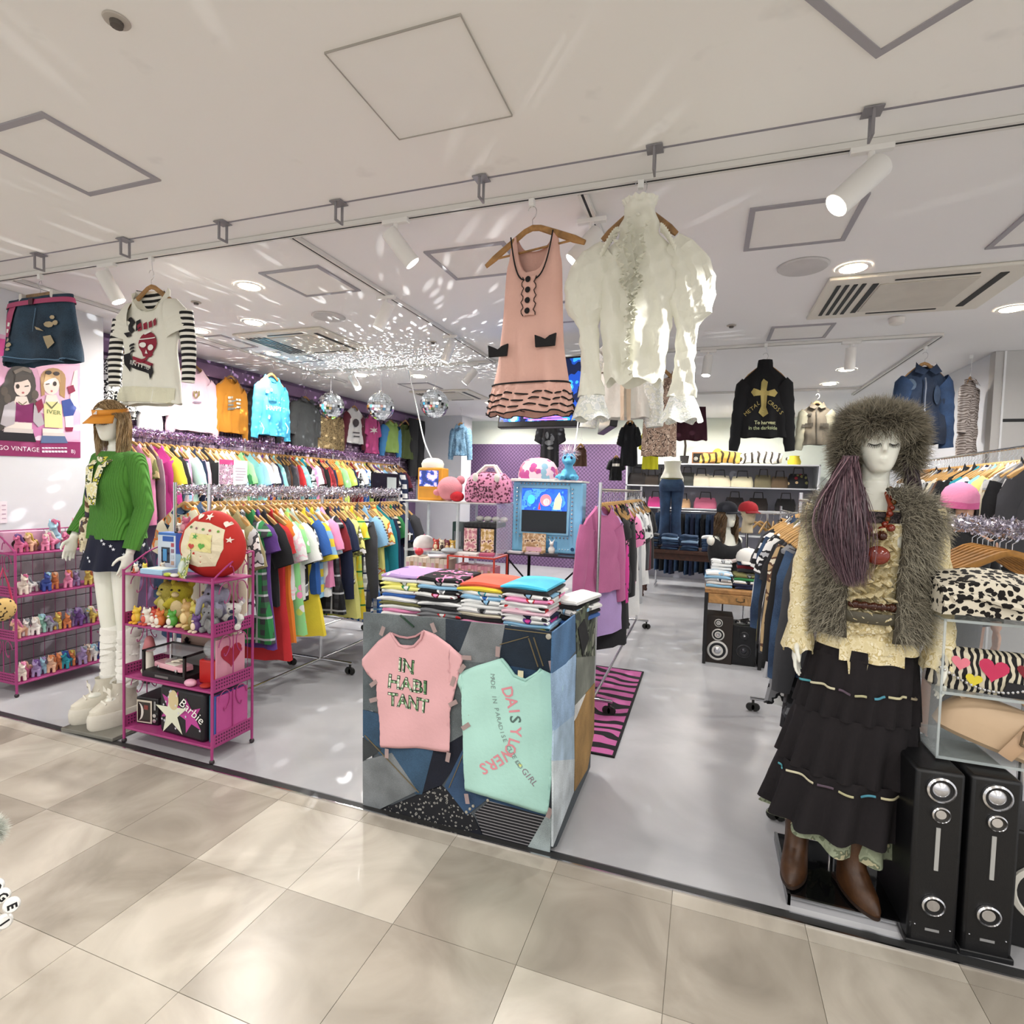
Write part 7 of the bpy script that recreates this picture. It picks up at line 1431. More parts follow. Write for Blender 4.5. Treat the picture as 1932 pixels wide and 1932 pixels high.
for i, (x, c, c2, n_) in enumerate(((-1.79, '#b23a34', '#e0cfae', 'red'), (-1.74, '#d8cbb0', '#3a2a28', 'cream'), (-1.7, '#6a2a3a', '#d9b48a', 'wine'), (-1.66, '#c9a24a', '#e6dcc8', 'golden'))): critter(c, c2, (x, 3.5, 1.038), '%s doll like figurine on the acrylic shelf' % n_, 1.0, .2, 'figurines on the acrylic shelf')
sp_ = thing('dark_speaker', 'small dark green and black portable speaker on the acrylic shelf', 'speaker', (-1.7, 3.66, 1.038)); MB().box((-.045, 0, 0), (.045, .05, .2)).build('case', mat('#24423f', .5, bump=0), sp_, bevel=.006); MB().box((-.03, -.004, .02), (.03, .0, .13)).build('grille', mat('#6f757c', .5, bump=.4, bsc=400.), sp_, bevel=.008)
tag(MB().ball((0, 0, .09), (.06, .03, .1), 14, 9).build('purple_pouch', mat('#4a2a6a', .35, bump=.3), None, (-1.6, 3.66, 1.04)), 'shiny purple pouch between acrylic shelf and case', 'pouch')
ca = thing('acrylic_case', 'clear acrylic case with boxed discs beside the blue television', 'acrylic case', (-1.6, 3.42, 1.045)); 
for a, b in (((0, 0, 0), (.3, .3, .006)), ((0, 0, .33), (.3, .3, .336)), ((0, 0, 0), (.006, .3, .336)), ((.294, 0, 0), (.3, .3, .336))): MB().box(a, b).build('pane', AC, ca, smooth=False)
for i, (x, c, c2, n_) in enumerate(((-1.565, '#b7727c', '#d9a4ac', 'pink'), (-1.44, '#b39054', '#d8bb84', 'golden'))):
    o = thing('disc_box', '%s illustrated disc box inside the acrylic case' % n_, 'disc box', (x, 3.46, 1.052)); MB().box((0, 0, 0), (.105, .04, .165)).build('sleeve', mat('#2a2224', .4, bump=0), o, smooth=False); MB().box((.008, -.002, .004), (.103, .0, .161)).build('cover_picture', mat(c, .4, pat='camo', c2=c2, c3='#e8d6c6', c4='#7a4a44', sc=34., bump=0), o, smooth=False)
gc = thing('game_console', 'flat black game console lying on the disc boxes', 'console', (-1.56, 3.46, 1.218), .04); MB().box((0, 0, 0), (.24, .2, .035)).build('case', mat('#201f22', .45, bump=0), gc, bevel=.006)
for k in range(6): MB().box((.03+.03*k, -.0015, .008), (.045+.03*k, 0, .026)).build('vent', mat('#0d0d0e', .5, bump=0), gc, smooth=False)
for k in range(4): tag(MB().ball((0, 0, .02), (.03, .03, .02), 12, 7).build('white_pompom', mat('#e3e0da', .9, bump=.8, bsc=80.), None, (-1.5+.06*k, 3.6, 1.254)), 'fluffy white trinket on top of the game console', 'trinket', 'fluffy trinkets on the console')
# ---- things standing on the white board
ZB = 1.391
ym = thing('toy_machine', 'yellow toy capsule machine with a screen and white dome', 'toy machine', at(815, 945, Y=3.6)*1.0, .1); ym.location = (at(815, 945, Y=3.6).x, 3.6, ZB); MB().box((-.09, -.06, 0), (.1, .07, .235)).build('case', mat('#d9982a', .4, bump=0), ym, bevel=.008)
MB().box((-.075, -.063, .1), (.07, -.06, .215)).build('screen', mat('#2a3a7a', .2, pat='camo', c2='#3f55b0', c3='#c9b6d8', c4='#e9e3ea', sc=20., bump=0, emit=.5), ym, smooth=False); MB().box((-.075, -.062, .02), (.07, -.06, .085)).build('front_label', mat('#c58a2a', .4, bump=0, var=.3), ym, smooth=False)
MB().loft([[(.085*k*math.cos(a), .06*k*math.sin(a), .235+z) for a in [2*PI*j/24 for j in range(24)]] for z, k in ((0, .95), (.03, 1), (.055, .85), (.07, .5), (.073, .05))]).build('dome', PLASTIC('#e6e0d2', .3), ym)
pk = thing('pink_plush_ball', 'round pink plush ball with red oval feet on the white board', 'plush toy', (at(852, 940, Y=3.55).x, 3.52, ZB), .3); MB().ball((0, 0, .088), (.09, .085, .086), 22, 14).build('body', mat('#d98f98', .95, bump=.6, bsc=120.), pk); MB().ball((.06, -.06, .035), (.05, .036, .036), 16, 10).build('foot', mat('#b3242e', .95, bump=.5), pk); MB().ball((-.085, -.02, .06), (.03, .026, .024), 12, 8).build('arm', mat('#d68892', .95, bump=.6), pk); MB().ball((.075, .0, .15), (.03, .026, .032), 12, 8).build('arm', mat('#d68892', .95, bump=.6), pk)
pb_ = thing('pink_handbag', 'pink leopard spotted handbag with white handles on the white board', 'handbag', (at(922, 945, Y=3.52).x, 3.52, ZB), .12); LPK = mat('#cf86a6', .5, pat='leopard', c2='#5a1d38', sc=52., duty=.42)
MB().loft([[(w_*math.copysign(abs(math.cos(a))**.7, math.cos(a)), d_*math.copysign(abs(math.sin(a))**.7, math.sin(a)), z) for a in [2*PI*j/36 for j in range(36)]] for z, w_, d_ in ((0, .15, .075), (.01, .165, .085), (.1, .168, .085), (.16, .15, .075), (.2, .11, .05), (.212, .06, .02))]).build('body', LPK, pb_)
for s in (-1, 1): MB().tube([(-.075, s*.05, .14), (-.07, s*.045, .2), (-.02, s*.03, .25), (.04, s*.03, .252), (.075, s*.045, .2), (.08, s*.05, .14)], .011, 10).build('handle', PLASTIC('#e6e0d8', .4), pb_)
for s in (-1, 1): MB().ball((s*.075, -.083, .17), (.02, .008, .03), 12, 8).build('handle_tab', PLASTIC('#e6e0d8', .4), pb_)
me = text_mesh('ROSE', .055); [setattr(v, 'co', (v.co.x-.02, -.094, .09+v.co.y)) for v in me.vertices]; me.materials.append(mat('#2a0d18', .5, bump=0)); link('lettering', me, pb_)
me = text_mesh('FANFAN', .04); [setattr(v, 'co', (v.co.x-.02, -.094, .045+v.co.y)) for v in me.vertices]; me.materials.append(mat('#4a1a30', .5, bump=0)); link('lettering', me, pb_)
# ---- the blue tube television
cx0 = Vector((-1.3, 3.72, 1.045)); tvs = thing('tv_stand', 'black wire stand under the blue television', 'stand', (cx0.x, 3.62, 0)); MB().box((-.02, 0, 1.03), (.56, .55, 1.042)).build('shelf_board', mat('#2a2a2c', .1, alpha=.7, bump=0), tvs, smooth=False); MB().box((0, .05, .5), (.55, .5, .512)).build('shelf_board', mat('#2a2a2c', .2, bump=0), tvs, smooth=False)
for x in (0, .54):
    for y in (.02, .53): rod('leg', (x, y, 0), (x, y, 1.03), .012, mat('#151515', .4, metal=.5, bump=0), tvs)
for s in (0, 1): rod('cross_brace', (.54*s, .02, .45), (.54*(1-s), .02, 1.0), .006, mat('#151515', .4, metal=.5, bump=0), tvs)
BL = mat('#86c6ea', .35, bump=0, var=.02); tvb = thing('blue_television', 'light blue painted tube television with studded screen frame', 'television', cx0, .06)
MB().loft([[(x, y, z) for x, z in ((x0, z0), (x1, z0), (x1, z1), (x0, z1))] for y, x0, x1, z0, z1 in ((0, 0, .5, 0, .5), (.17, 0, .5, 0, .5), (.3, .04, .47, .02, .44), (.44, .1, .41, .05, .36))]).build('case', BL, tvb, smooth=False, bevel=.012)
MB().box((.05, -.012, .125), (.415, .001, .475)).build('screen_frame', mat('#8cc6e6', .35, bump=0), tvb, bevel=.012); 
MB().box((.072, -.016, .145), (.395, -.011, .455)).build('dark_screen', mat('#11191f', .12, bump=0, var=0), tvb, bevel=.01)
MB().box((.072, -.0185, .3), (.395, -.0165, .452)).build('lit_screen', mat('#1f4fd0', .3, pat='camo', c2='#1a45c8', c3='#3a78e8', c4='#2f62e0', sc=16., bump=0, emit=1.6), tvb, smooth=False)
for c, p in (('#3fc0c4', circ(.14, .375, .026, 14, .032)), ('#e8707a', circ(.245, .372, .04, 16, .042)), ('#f0d0c8', circ(.25, .36, .024, 14, .026)), ('#f0d890', [(.3, .31), (.35, .31), (.36, .38), (.34, .43), (.31, .38)]), ('#c83a3a', [(.19, .305), (.21, .305), (.2, .36)])):
    q = MB(); q.prism(p, -.0202, -.0188); q.build('screen_picture', mat(c, .4, bump=0, var=0, emit=1.2), tvb, smooth=False)
for k in range(14): 
    for z in (.112, .487): MB().ball((.06+.0265*k, -.006, z), .007, 8, 5).build('stud', CHROME(), tvb)
for k in range(12):
    for x in (.034, .43): MB().ball((x, -.006, .135+.029*k), .007, 8, 5).build('stud', CHROME(), tvb)
MB().box((.2, -.004, .03), (.33, .0, .085)).build('front_flap', mat('#5d9fd0', .35, bump=0), tvb, bevel=.004); MB().lathe([(.001, .006), (.012, .006), (.013, 0)], 14, (.44, 0, .035), 'y').build('power_button', mat('#25507a', .3, bump=0), tvb)
for k in range(4): MB().ball((.35+.02*k, -.002, .03), .004, 8, 5).build('control_button', mat('#dfe6ea', .3, bump=0), tvb)
wb = tag(MB().box((-.06, -.03, 0), (.5, .32, .012)).build('top_board', PLASTIC('#e8e6e2'), None, (cx0.x, cx0.y, 1.547), (0, 0, .06)), 'white board lying on top of the blue television', 'board')
hm_ = thing('printed_helmet', 'round pink and white sticker covered helmet on the television', 'helmet', (at(1015, 893, Y=3.85).x, 3.86, 1.56)); MB().loft([[(.15*k*math.cos(a), .13*k*math.sin(a), z) for a in [2*PI*j/32 for j in range(32)]] for z, k in ((0, .98), (.04, 1), (.09, .92), (.13, .74), (.155, .45), (.165, .03))]).build('shell', mat('#e2c3cc', .35, pat='floral', c2='#d2577e', c3='#8ab0c4', c4='#b04a8a', sc=24., duty=.6, bump=0), hm_)
MB().box((-.16, -.14, -.001), (.16, .13, .006)).build('rim', PLASTIC('#ddd8cf'), hm_, bevel=.002)
bpn = thing('blue_pony_plush', 'sky blue plush pony with pale mane sitting on the television', 'plush toy', (at(1072, 900, Y=3.75).x, 3.76, 1.56), .1); q = MB(); q.ball((0, 0, .045), (.055, .05, .045), 14, 10); q.ball((0, -.01, .145), (.05, .045, .045), 14, 10); q.tube([(0, 0, .06), (0, -.005, .12)], [.032, .028], 10); q.ball((0, -.05, .13), (.028, .025, .02), 10, 7)
for s in (-1, 1): q.tube([(s*.03, -.02, .04), (s*.035, -.06, .015)], [.02, .02], 8); q.tube([(s*.04, .01, .03), (s*.06, -.03, .016)], [.024, .02], 8); q.tube([(s*.03, .0, .18), (s*.04, .0, .21)], [.012, .005], 8)
link('body', baked(q, .006, 4, mat('#5fb0d8', .9, bump=.4, bsc=120.)), bpn); fur('mane', MB().ball((0, .0, .19), (.03, .03, .02), 10, 7).mesh('m'), 300, .05, ['#d9c6d2', '#c9a9c0', '#e6e0e6'], bpn, None, .1, .002, 4, 2, .5); MB().tube([(-.04, .04, .03), (-.07, .03, .03), (-.09, 0, .02)], [.015, .018, .008], 8).build('tail', mat('#5fb0d8', .9), bpn)
for s in (-1, 1): MB().ball((s*.022, -.048, .155), (.009, .006, .012), 8, 6).build('eye', PLASTIC('#1a2a4a', .2), bpn)
o = thing('picture_card', 'brown illustrated card propped against the blue television', 'card', (-1.2, 3.66, 1.045)); MB().box((0, 0, 0), (.17, .008, .14)).build('card', mat('#a8835c', .4, pat='camo', c2='#c9a27a', c3='#e2cdb0', c4='#6f4a38', sc=30., bump=0), o, smooth=False); MB().box((.03, -.002, .015), (.14, -.0002, .045)).build('title_strip', mat('#d9a9b4', .4, bump=0), o, smooth=False)
o = thing('ceramic_fawn', 'small white ceramic animal in front of the blue television', 'figurine', (-.985, 3.655, 1.045)); q = MB(); q.ball((0, 0, .03), (.025, .018, .03), 12, 8); q.ball((0, -.005, .075), (.016, .016, .016), 10, 7); q.tube([(0, 0, .05), (0, 0, .07)], .011, 8); [q.tube([(s*.008, 0, .085), (s*.02, 0, .108)], [.006, .002], 6) for s in (-1, 1)]; link('body', baked(q, .003, 3, mat('#e3e0da', .3, bump=0)), o)
for k in range(3): tag(B((0, 0, 0), (.1, .06, .012)).build('small_magazine', mat(['#d0c8cc', '#b9a9b0', '#3a3438'][k], .4, bump=0, var=.2), None, (-1.29+.13*k, 3.6, 1.043), (0, 0, .1*k)), '%s booklet lying in front of the blue television' % ['pale', 'mauve', 'dark'][k], 'booklet')
# ================================================================== rug, mirror balls, hanging televisions, cords
rg = tag(MB().box((-.92, 3.06, .0005), (-.425, 4.6, .008)).build('zebra_rug', mat('#ad588c', .95, pat='zebra', c2='#141114', sc=2.3, dist=9., axis='y', duty=.42, bump=.4), None, smooth=False), 'pink and black zebra striped rug beside the patchwork table', 'rug')
q = MB().box((-.435, 3.05, .0005), (-.42, 4.61, .01)).box((-.92, 3.05, .0005), (-.435, 3.064, .01)).box((-.92, 4.596, .0005), (-.435, 4.61, .01)); q.build('border', mat('#121012', .9), rg, smooth=False)
def mirror_ball(label, x, y, z, r=.155):
    t = thing('mirror_ball', label, 'mirror ball', (x, y, z), 0, 'mirror balls under the ceiling'); R = rng(int(x*100)); q = MB(); rows_ = 16
    for j in range(rows_):
        a0, a1 = PI*j/rows_, PI*(j+1)/rows_; n = max(3, int(32*math.sin((a0+a1)/2)))
        for k in range(n):
            b0, b1 = 2*PI*k/n, 2*PI*(k+1)/n; c = Vector((math.sin((a0+a1)/2)*math.cos((b0+b1)/2), math.sin((a0+a1)/2)*math.sin((b0+b1)/2), math.cos((a0+a1)/2))); jt = Vector((R.gauss(0, .012), R.gauss(0, .012), R.gauss(0, .012)))
            vs = []
            for a, b in ((a0, b0), (a1, b0), (a1, b1), (a0, b1)):
                p = Vector((math.sin(a)*math.cos(b), math.sin(a)*math.sin(b), math.cos(a))); p = c+(p-c)*.93; d = p-c; vs.append((r*(p+c*d.dot(jt)*5)))
            q.add(vs, [(0, 1, 2, 3)])
    q.build('mirror_tiles', mat('#e8edf0', .06, metal=1., bump=0, var=0), t, smooth=False, fix=False)['kind'] = 'stuff'; MB().ball((0, 0, 0), r*.97, 24, 14).build('core', mat('#5a5e62', .4, bump=0), t)
    MB().cyl((0, 0, r), (0, 0, CEIL-z-.01), .0022, 6).build('hanging_wire', PLASTIC('#dcdcdc'), t); MB().cyl((0, 0, r*.97), (0, 0, r+.02), .02, 12).build('cap', CHROME(), t)
for (px, py, x), lb in zip(((624, 766, 0), (718, 767, 1), (820, 762, 2)), ('left of the three mirror balls', 'middle one of the three mirror balls', 'right of the three mirror balls')):
    p = at(px, py, Y=5.42); mirror_ball(lb, p.x, 5.42, p.z)
def sparkle(loc, power):                                     # added point lamp with a dot pattern, imitates specks from the balls
    L = bpy.data.lights.new('added_speck_lamp', 'POINT'); L.energy = power; L.shadow_soft_size = .004; L.use_nodes = True; t = NT(L); em = t.n['Emission']; g = t.add('ShaderNodeNewGeometry'); tc = t.add('ShaderNodeTexCoord')
    v = t.add('ShaderNodeTexVoronoi', i_Vector=tc.outputs['Normal'], i_Scale=22.); mr = t.add('ShaderNodeMapRange', i_0=v.outputs[0], i_1=.16, i_2=.24); mr.inputs[3].default_value = 1; mr.inputs[4].default_value = 0; t.l.new(mr.outputs[0], em.inputs[1])
    o = bpy.data.objects.new('added_speck_lamp', L); COL.objects.link(o); o.location = loc; o.rotation_euler = (PI, 0, 0)
sparkle((at(718, 767, Y=5.42).x+.02, 5.22, 2.3), 230); sparkle((at(820, 762, Y=5.42).x+.02, 5.22, 2.3), 230)
K = dict(Y=4.6); a, b, c = at(948, 772, **K), at(1110, 690, **K), at(1098, 792, **K)
ht = thing('hanging_television', 'flat black television hung from the ceiling behind the pink dress', 'television', ((a.x+b.x)/2, 4.6, (at(1032, 742, **K).z)), -.1); ht.rotation_euler.x = -.12; w_ = (b.x-a.x)/2+.03; h_ = .3
MB().box((-w_, -.03, -h_), (w_, .04, h_)).build('case', mat('#0d0d10', .3, bump=0), ht, bevel=.008); MB().box((-w_+.02, -.033, -h_+.05), (w_-.02, -.03, h_-.02)).build('screen', mat('#0b1430', .2, pat='camo', c2='#123a90', c3='#2f8ad8', c4='#8fd0f0', sc=7., bump=0, emit=1.3), ht, smooth=False)
MB().box((-.16, -.0345, -h_+.075), (.2, -.0335, -h_+.09)).build('caption_line', mat('#b070d8', .3, bump=0, emit=1.), ht, smooth=False); MB().box((-.12, -.0345, -h_+.055), (.24, -.0335, -h_+.068)).build('caption_line', mat('#b070d8', .3, bump=0, emit=1.), ht, smooth=False)
rod('ceiling_pole', (0, .06, 0), (0, .06, CEIL-ht.location.z), .025, mat('#1a1a1c', .4, bump=0), ht)
K = dict(Y=5.4); a = at(1148, 790, **K); h2 = thing('hanging_television', 'second black television seen edge on behind the white cardigan', 'television', (a.x, 5.4, a.z+.02), -1.25); h2.rotation_euler.x = -.15; MB().box((-.4, -.03, -.14), (.4, .04, .3)).build('case', mat('#0d0d10', .3, bump=0), h2, bevel=.008); rod('ceiling_pole', (0, .06, .1), (0, .06, CEIL-h2.location.z), .025, mat('#1a1a1c', .4, bump=0), h2)
def cord(label, pts, r=.006): tag(MB().tube([tuple(p) for p in cat_interp(pts, 40)], r, 8).build('power_cord', PLASTIC('#dedede'), None), label, 'cord')
y_ = 5.3; a, b = at(768, 700, Y=5.3), at(818, 872, Y=3.75); m1 = at(785, 760, Y=4.9); m2 = at(800, 830, Y=4.2); a = Vector((a.x, a.y, CEIL-.02)); cord('white power cord running down to the yellow toy machine', [a[:], m1[:], m2[:], b[:]])
a, b = at(1108, 640, Y=4.7), at(1078, 862, Y=4.0); m1 = at(1096, 740, Y=4.6); m2 = at(1088, 820, Y=4.3); a = Vector((a.x, a.y, CEIL-.0)); b = at(1078, 880, Y=3.9); cord('white power cord running down behind the blue plush pony', [a[:], m1[:], m2[:], b[:]])
# ================================================================== tower speakers and acrylic case at the right
def driver(t, x, z, r, y=0., cone='#17171a', ring=None, cap_=.35, capc='#c9c9cc'):
    MB().lathe([(r*.8, .004), (r*.86, .012), (r, .008), (r*1.02, 0)], 28, (x, y, z), 'y').build('driver_ring', ring or CHROME(), t)
    MB().lathe([(.001, .003), (r*.3, .002), (r*.8, .006), (r*.82, 0)], 24, (x, y, z), 'y').build('driver_cone', mat(cone, .4, bump=0, var=0), t)
    if cap_: MB().lathe([(.001, .016), (r*cap_*.6, .014), (r*cap_, .004)], 20, (x, y, z), 'y').build('dust_cap', mat(capc, .25, metal=.8, bump=0, var=0), t)
SPB = mat('#0f0f11', .4, bump=.1, bsc=200., var=.05)
for i, (x, y, lb) in enumerate(((.772, 2.15, 'black tower speaker with chrome rings nearest the long skirt'), (.928, 2.165, 'black tower speaker with chrome rings at the right edge'))):
    t = thing('tower_speaker', lb, 'speaker', (x, y, 0), .05, 'tower speakers at the right'); MB().box((-.07, 0, .006), (.07, .3, .605)).build('cabinet', SPB, t, bevel=.012); MB().box((-.075, -.004, 0), (.075, .3, .02)).build('base', SPB, t, bevel=.004)
    driver(t, 0, .545, .042, -.001, cap_=.6); driver(t, .004, .462, .027, -.001, cap_=0, cone='#2a2723'); MB().box((-.006, -.003, .27), (.006, .001, .415)).build('light_strip', mat('#a9a9a6', .4, bump=0), t, smooth=False); driver(t, -.002, .15, .034, -.001, cone='#050507', cap_=0)
    MB().box((-.02, -.002, .06), (.02, .001, .068)).build('name_plate', mat('#8d8d8d', .4, bump=0), t, smooth=False)
    for s in (-1, 1): MB().ball((s*.05, -.001, .075), .003, 8, 5).build('screw', CHROME(), t)
t = thing('round_speaker', 'black speaker with a white ring cut by the right picture edge', 'speaker', (1.14, 2.26, 0), -.05); MB().box((-.13, 0, 0), (.13, .25, .4)).build('cabinet', SPB, t, bevel=.01); driver(t, -.02, .2, .1, -.001, ring=mat('#d9d6cc', .5, bump=0), cap_=.3)
ax0, ay0, aw, ad = .785, 2.24, .42, .3
ac = thing('acrylic_case', 'clear two tier acrylic case with bags above the tower speakers', 'acrylic case', (ax0, ay0, .612)); AE = mat('#c9d2d2', .1, alpha=.45, bump=0, var=0)
for z in (0, .225, .475): MB().box((0, 0, z), (aw, ad, z+.008)).build('shelf_board', mat('#b9c4c4', .05, alpha=.3, bump=0, var=0), ac, smooth=False); MB().box((0, -.001, z), (aw, .003, z+.009)).build('polished_edge', AE, ac, smooth=False)
for x in (0, aw-.005): MB().box((x, 0, 0), (x+.005, ad, .483)).build('side_pane', ACRYL(), ac, smooth=False); MB().box((x-.001, -.001, 0), (x+.006, .004, .483)).build('polished_edge', AE, ac, smooth=False)
MB().box((0, ad-.004, 0), (aw, ad, .483)).build('back_pane', ACRYL(), ac, smooth=False)
LEO = mat('#d8d0bd', .9, pat='leopard', c2='#15110f', sc=50., duty=.5, bump=.3)
q = MB(); q.loft([[(x, y, z) for y, z in ((-.03+.01*math.sin(x*22), .02), (-.045+.012*math.sin(x*17), .06+.01*math.sin(x*25)), (-.02, .115+.018*math.sin(x*14)), (.1, .15+.02*math.sin(x*12)), (.25, .14), (.29, .07), (.28, .01))] for x in [-.02+.47*k/24 for k in range(25)]]); tag(q.build('leopard_cloth', LEO, None, (ax0, ay0, 1.097)), 'black and cream leopard print cloth folded on the acrylic case', 'cloth')
q = MB(); q.tube([(.0+.44*k/12, -.045+.012*math.sin(k), .075+.012*math.sin(k*.9)) for k in range(13)], .012, 8); q.build('fold', LEO, bpy.data.objects['leopard_cloth'])
zb = thing('zebra_bag', 'zebra print shoulder bag with heart patches in the acrylic case', 'bag', (ax0+.16, ay0+.08, .8455), -.05); ZM = mat('#cfc6ae', .8, pat='zebra', c2='#121012', sc=16., dist=5., axis='x', duty=.5); zbb = MB().loft([[(w_*math.copysign(abs(math.cos(a))**.6, math.cos(a)), d_*math.copysign(abs(math.sin(a))**.7, math.sin(a)), z) for a in [2*PI*j/32 for j in range(32)]] for z, w_, d_ in ((0, .16, .045), (.01, .175, .05), (.08, .17, .045), (.13, .155, .03), (.14, .15, .01))]).build('body', ZM, zb)
for c, x, z, r, o_ in (('#c23058', .0, .085, .042, .004), ('#e07a8a', -.09, .095, .026, .004), ('#d8c63a', -.055, .045, .024, .008), ('#7a1c28', .085, .09, .024, .004)): print_on('heart_patch', flat_poly(heart(0, 0, r)), mat(c, .7, bump=0), zbb, (x, z, -.15), zb, o_)
MB().prism([(.02, .0), (.11, .0), (.12, .045), (.035, .05)], -.058, -.05).build('dark_patch', mat('#1a181d', .6), zb)
for k in range(26): MB().ball((-.15+.0125*k, -.056, .075-.062*math.sin(PI*k/25)), .006, 6, 5).build('chain_link', CHROME(), zb)
MB().tube([(-.15, -.02, .1), (-.155, 0, .17), (-.14, .02, .2)], .006, 8).build('strap', CHROME(), zb)
hb_ = thing('beige_handbag', 'beige leather handbag with buckled strap lying in the lower case', 'handbag', (ax0+.2, ay0+.09, .6205), -.12); BE = mat('#c4a98a', .55, bump=.12, bsc=60., var=.08)
q = MB().loft([[(w_*math.copysign(abs(math.cos(a))**.75, math.cos(a))+o_, d_*math.copysign(abs(math.sin(a))**.7, math.sin(a)), z) for a in [2*PI*j/36 for j in range(36)]] for z, w_, d_, o_ in ((.005, .18, .06, 0), (.02, .2, .075, 0), (.08, .19, .075, 0), (.13, .15, .06, -.01), (.155, .1, .035, -.02), (.16, .05, .01, -.02))]); q.xf(Matrix.Rotation(.28, 4, 'Y') @ Matrix.Translation((0, 0, .02))); q.build('body', BE, hb_)
MB().tube([(-.11, -.02, .19), (-.05, -.03, .24), (.05, -.02, .215), (.12, .0, .13)], .009, 10).build('handle', BE, hb_); MB().tube([(.0, -.09, .03), (.03, -.095, .08), (.07, -.075, .13), (.09, -.03, .15)], .022, 10, True, (1, .25), (1, 0, 0)).build('strap', mat('#b8997a', .5, bump=0), hb_)
BU = mat('#6d5f4c', .3, metal=.8, bump=0); c0 = Vector((.058, -.105, .105))
for a, b in (((-.025, 0, -.02), (.018, 0, -.028)), ((.018, 0, -.028), (.026, 0, .018)), ((.026, 0, .018), (-.018, 0, .026)), ((-.018, 0, .026), (-.025, 0, -.02))): MB().cyl(c0+Vector(a), c0+Vector(b), .004, 8).build('buckle_bar', BU, hb_)
MB().tube([(.11, -.085, .0), (.15, -.075, .02), (.19, -.03, .03), (.2, .02, .03)], .012, 8).build('piping', mat('#a98c6e', .5, bump=0), hb_)
tag(MB().ball((0, 0, 0), (.02, .02, .022), 12, 8).build('fur_charm', mat('#d9cfc6', .95, bump=.8, bsc=90.), None, (ax0+.44, ay0-.02, .72)), 'pale fluffy charm hanging at the right of the lower case', 'charm'); MB().cyl((0, 0, .02), (-.02, .03, .13), .003, 6).build('loop', PLASTIC('#8a8076'), bpy.data.objects['fur_charm'])
# person in a pink beanie behind the tinsel rail
ps = thing('person', 'person in a pink knit beanie and dark top behind the tinsel rail', 'person', (1.415, 3.95, .0), .1); ps.scale = (1, 1, 1.02); q = MB(); hM = head_forms(q, (0, 0, 1.32), .98, .1, 0); torso_forms(q, [(z-.18, a*1.02, b, c) for z, a, b, c in TORSO]); q.tube([(0, .01, 1.26), (0, .005, 1.38)], [.05, .048], 14)
for s in (-1, 1): q.tube([(s*.12, .01, 1.23), (s*.165, .01, 1.22), (s*.21, .02, .95), (s*.2, -.06, .74)], [.05, .05, .038, .026], 12); hand_forms(q, Vector((s*.2, -.06, .74)), (0, -.1, -1), (-s, 0, 0), 1 if s < 0 else -1, .95); q.tube([(s*.085, .01, .78), (s*.09, 0, .42), (s*.09, .02, .08)], [.088, .06, .04], 12); q.ball((s*.09, -.05, .035), (.04, .11, .035))
link('body', baked(q, .007, 5, mat('#c79a80', .6, var=.05, bump=0, sub=.1)), ps); cloth_tube([(.76, .18, .13), (.95, .15, .115), (1.1, .16, .12), (1.22, .175, .095), (1.29, .07, .07)], 30, 16, .005, 2).build('dark_top', fab('black'), ps); MB().tube([(0, 0, .8), (0, 0, .4), (0, .01, .06)], [.19, .16, .14], 16, False, (1, .7), (0, 1, 0)).build('dark_trousers', fab('dgrey'), ps)
for s in (-1, 1): MB().tube([(s*.14, .01, 1.24), (s*.215, .02, .95), (s*.2, -.05, .78)], [.06, .05, .036], 12, False).build('sleeve', fab('black'), ps); MB().ball((s*.09, -.05, .035), (.048, .12, .036), 14, 8).build('shoe', fab('black'), ps)
MB().loft([[(.084*k*math.cos(a), .006+.104*k*math.sin(a), z) for a in [2*PI*j/32 for j in range(32)]] for z, k in ((.118, 1.04), (.15, 1.06), (.19, 1.04), (.225, .85), (.25, .5), (.262, .05))], False).xf(hM).build('beanie', mat('#e58fb4', .95, bump=.5, bsc=60., var=.1), ps); MB().loft([[(.09*math.cos(a), .006+.11*math.sin(a), z) for a in [2*PI*j/32 for j in range(32)]] for z in (.112, .15)], False, False).xf(hM).build('beanie_cuff', mat('#d9699c', .95, bump=.5, bsc=60.), ps)
wig('dark_hair', hM, ps, 500, 1.24, ['#241a17', '#33251f'], 8, .006, face=.75, width=.003, vol=1.03)
# ================================================================== drawer stand with speakers, bust and caps
ds = thing('drawer_stand', 'small wooden topped stand with a drawer and black legs', 'side table', (.03, 5.08, 0)); OAK = WOOD('#b98852'); MB().box((0, 0, .63), (.48, .42, .665)).build('top', OAK, ds, bevel=.004); MB().box((.03, .005, .54), (.46, .4, .63)).build('drawer_box', OAK, ds, bevel=.003)
dr_ = MB().box((.035, -.004, .545), (.455, .006, .625)).build('drawer_front', WOOD('#c39259'), ds, bevel=.003); MB().tube([(.26, -.004, .6), (.26, -.02, .58), (.29, -.025, .572), (.32, -.02, .58), (.32, -.004, .6)], .005, 8).build('drawer_pull', mat('#4a3a24', .4, metal=.7, bump=0), dr_)
for x in (.015, .465):
    for y in (.015, .405): MB().box((x-.014, y-.014, 0), (x+.014, y+.014, .63)).build('leg', mat('#1d1c1d', .5, bump=0), ds, smooth=False)
WR = mat('#2a211c', .5, bump=.1)
t = thing('loudspeaker', 'brown three way loudspeaker with white rings under the drawer stand', 'speaker', (.165, 5.14, 0)); MB().box((-.11, 0, 0), (.11, .25, .42)).build('cabinet', WR, t, bevel=.004)
for z, r in ((.115, .085), (.255, .052), (.36, .035)): driver(t, -.01, z, r, -.001, ring=mat('#cfccc6', .4, bump=0))
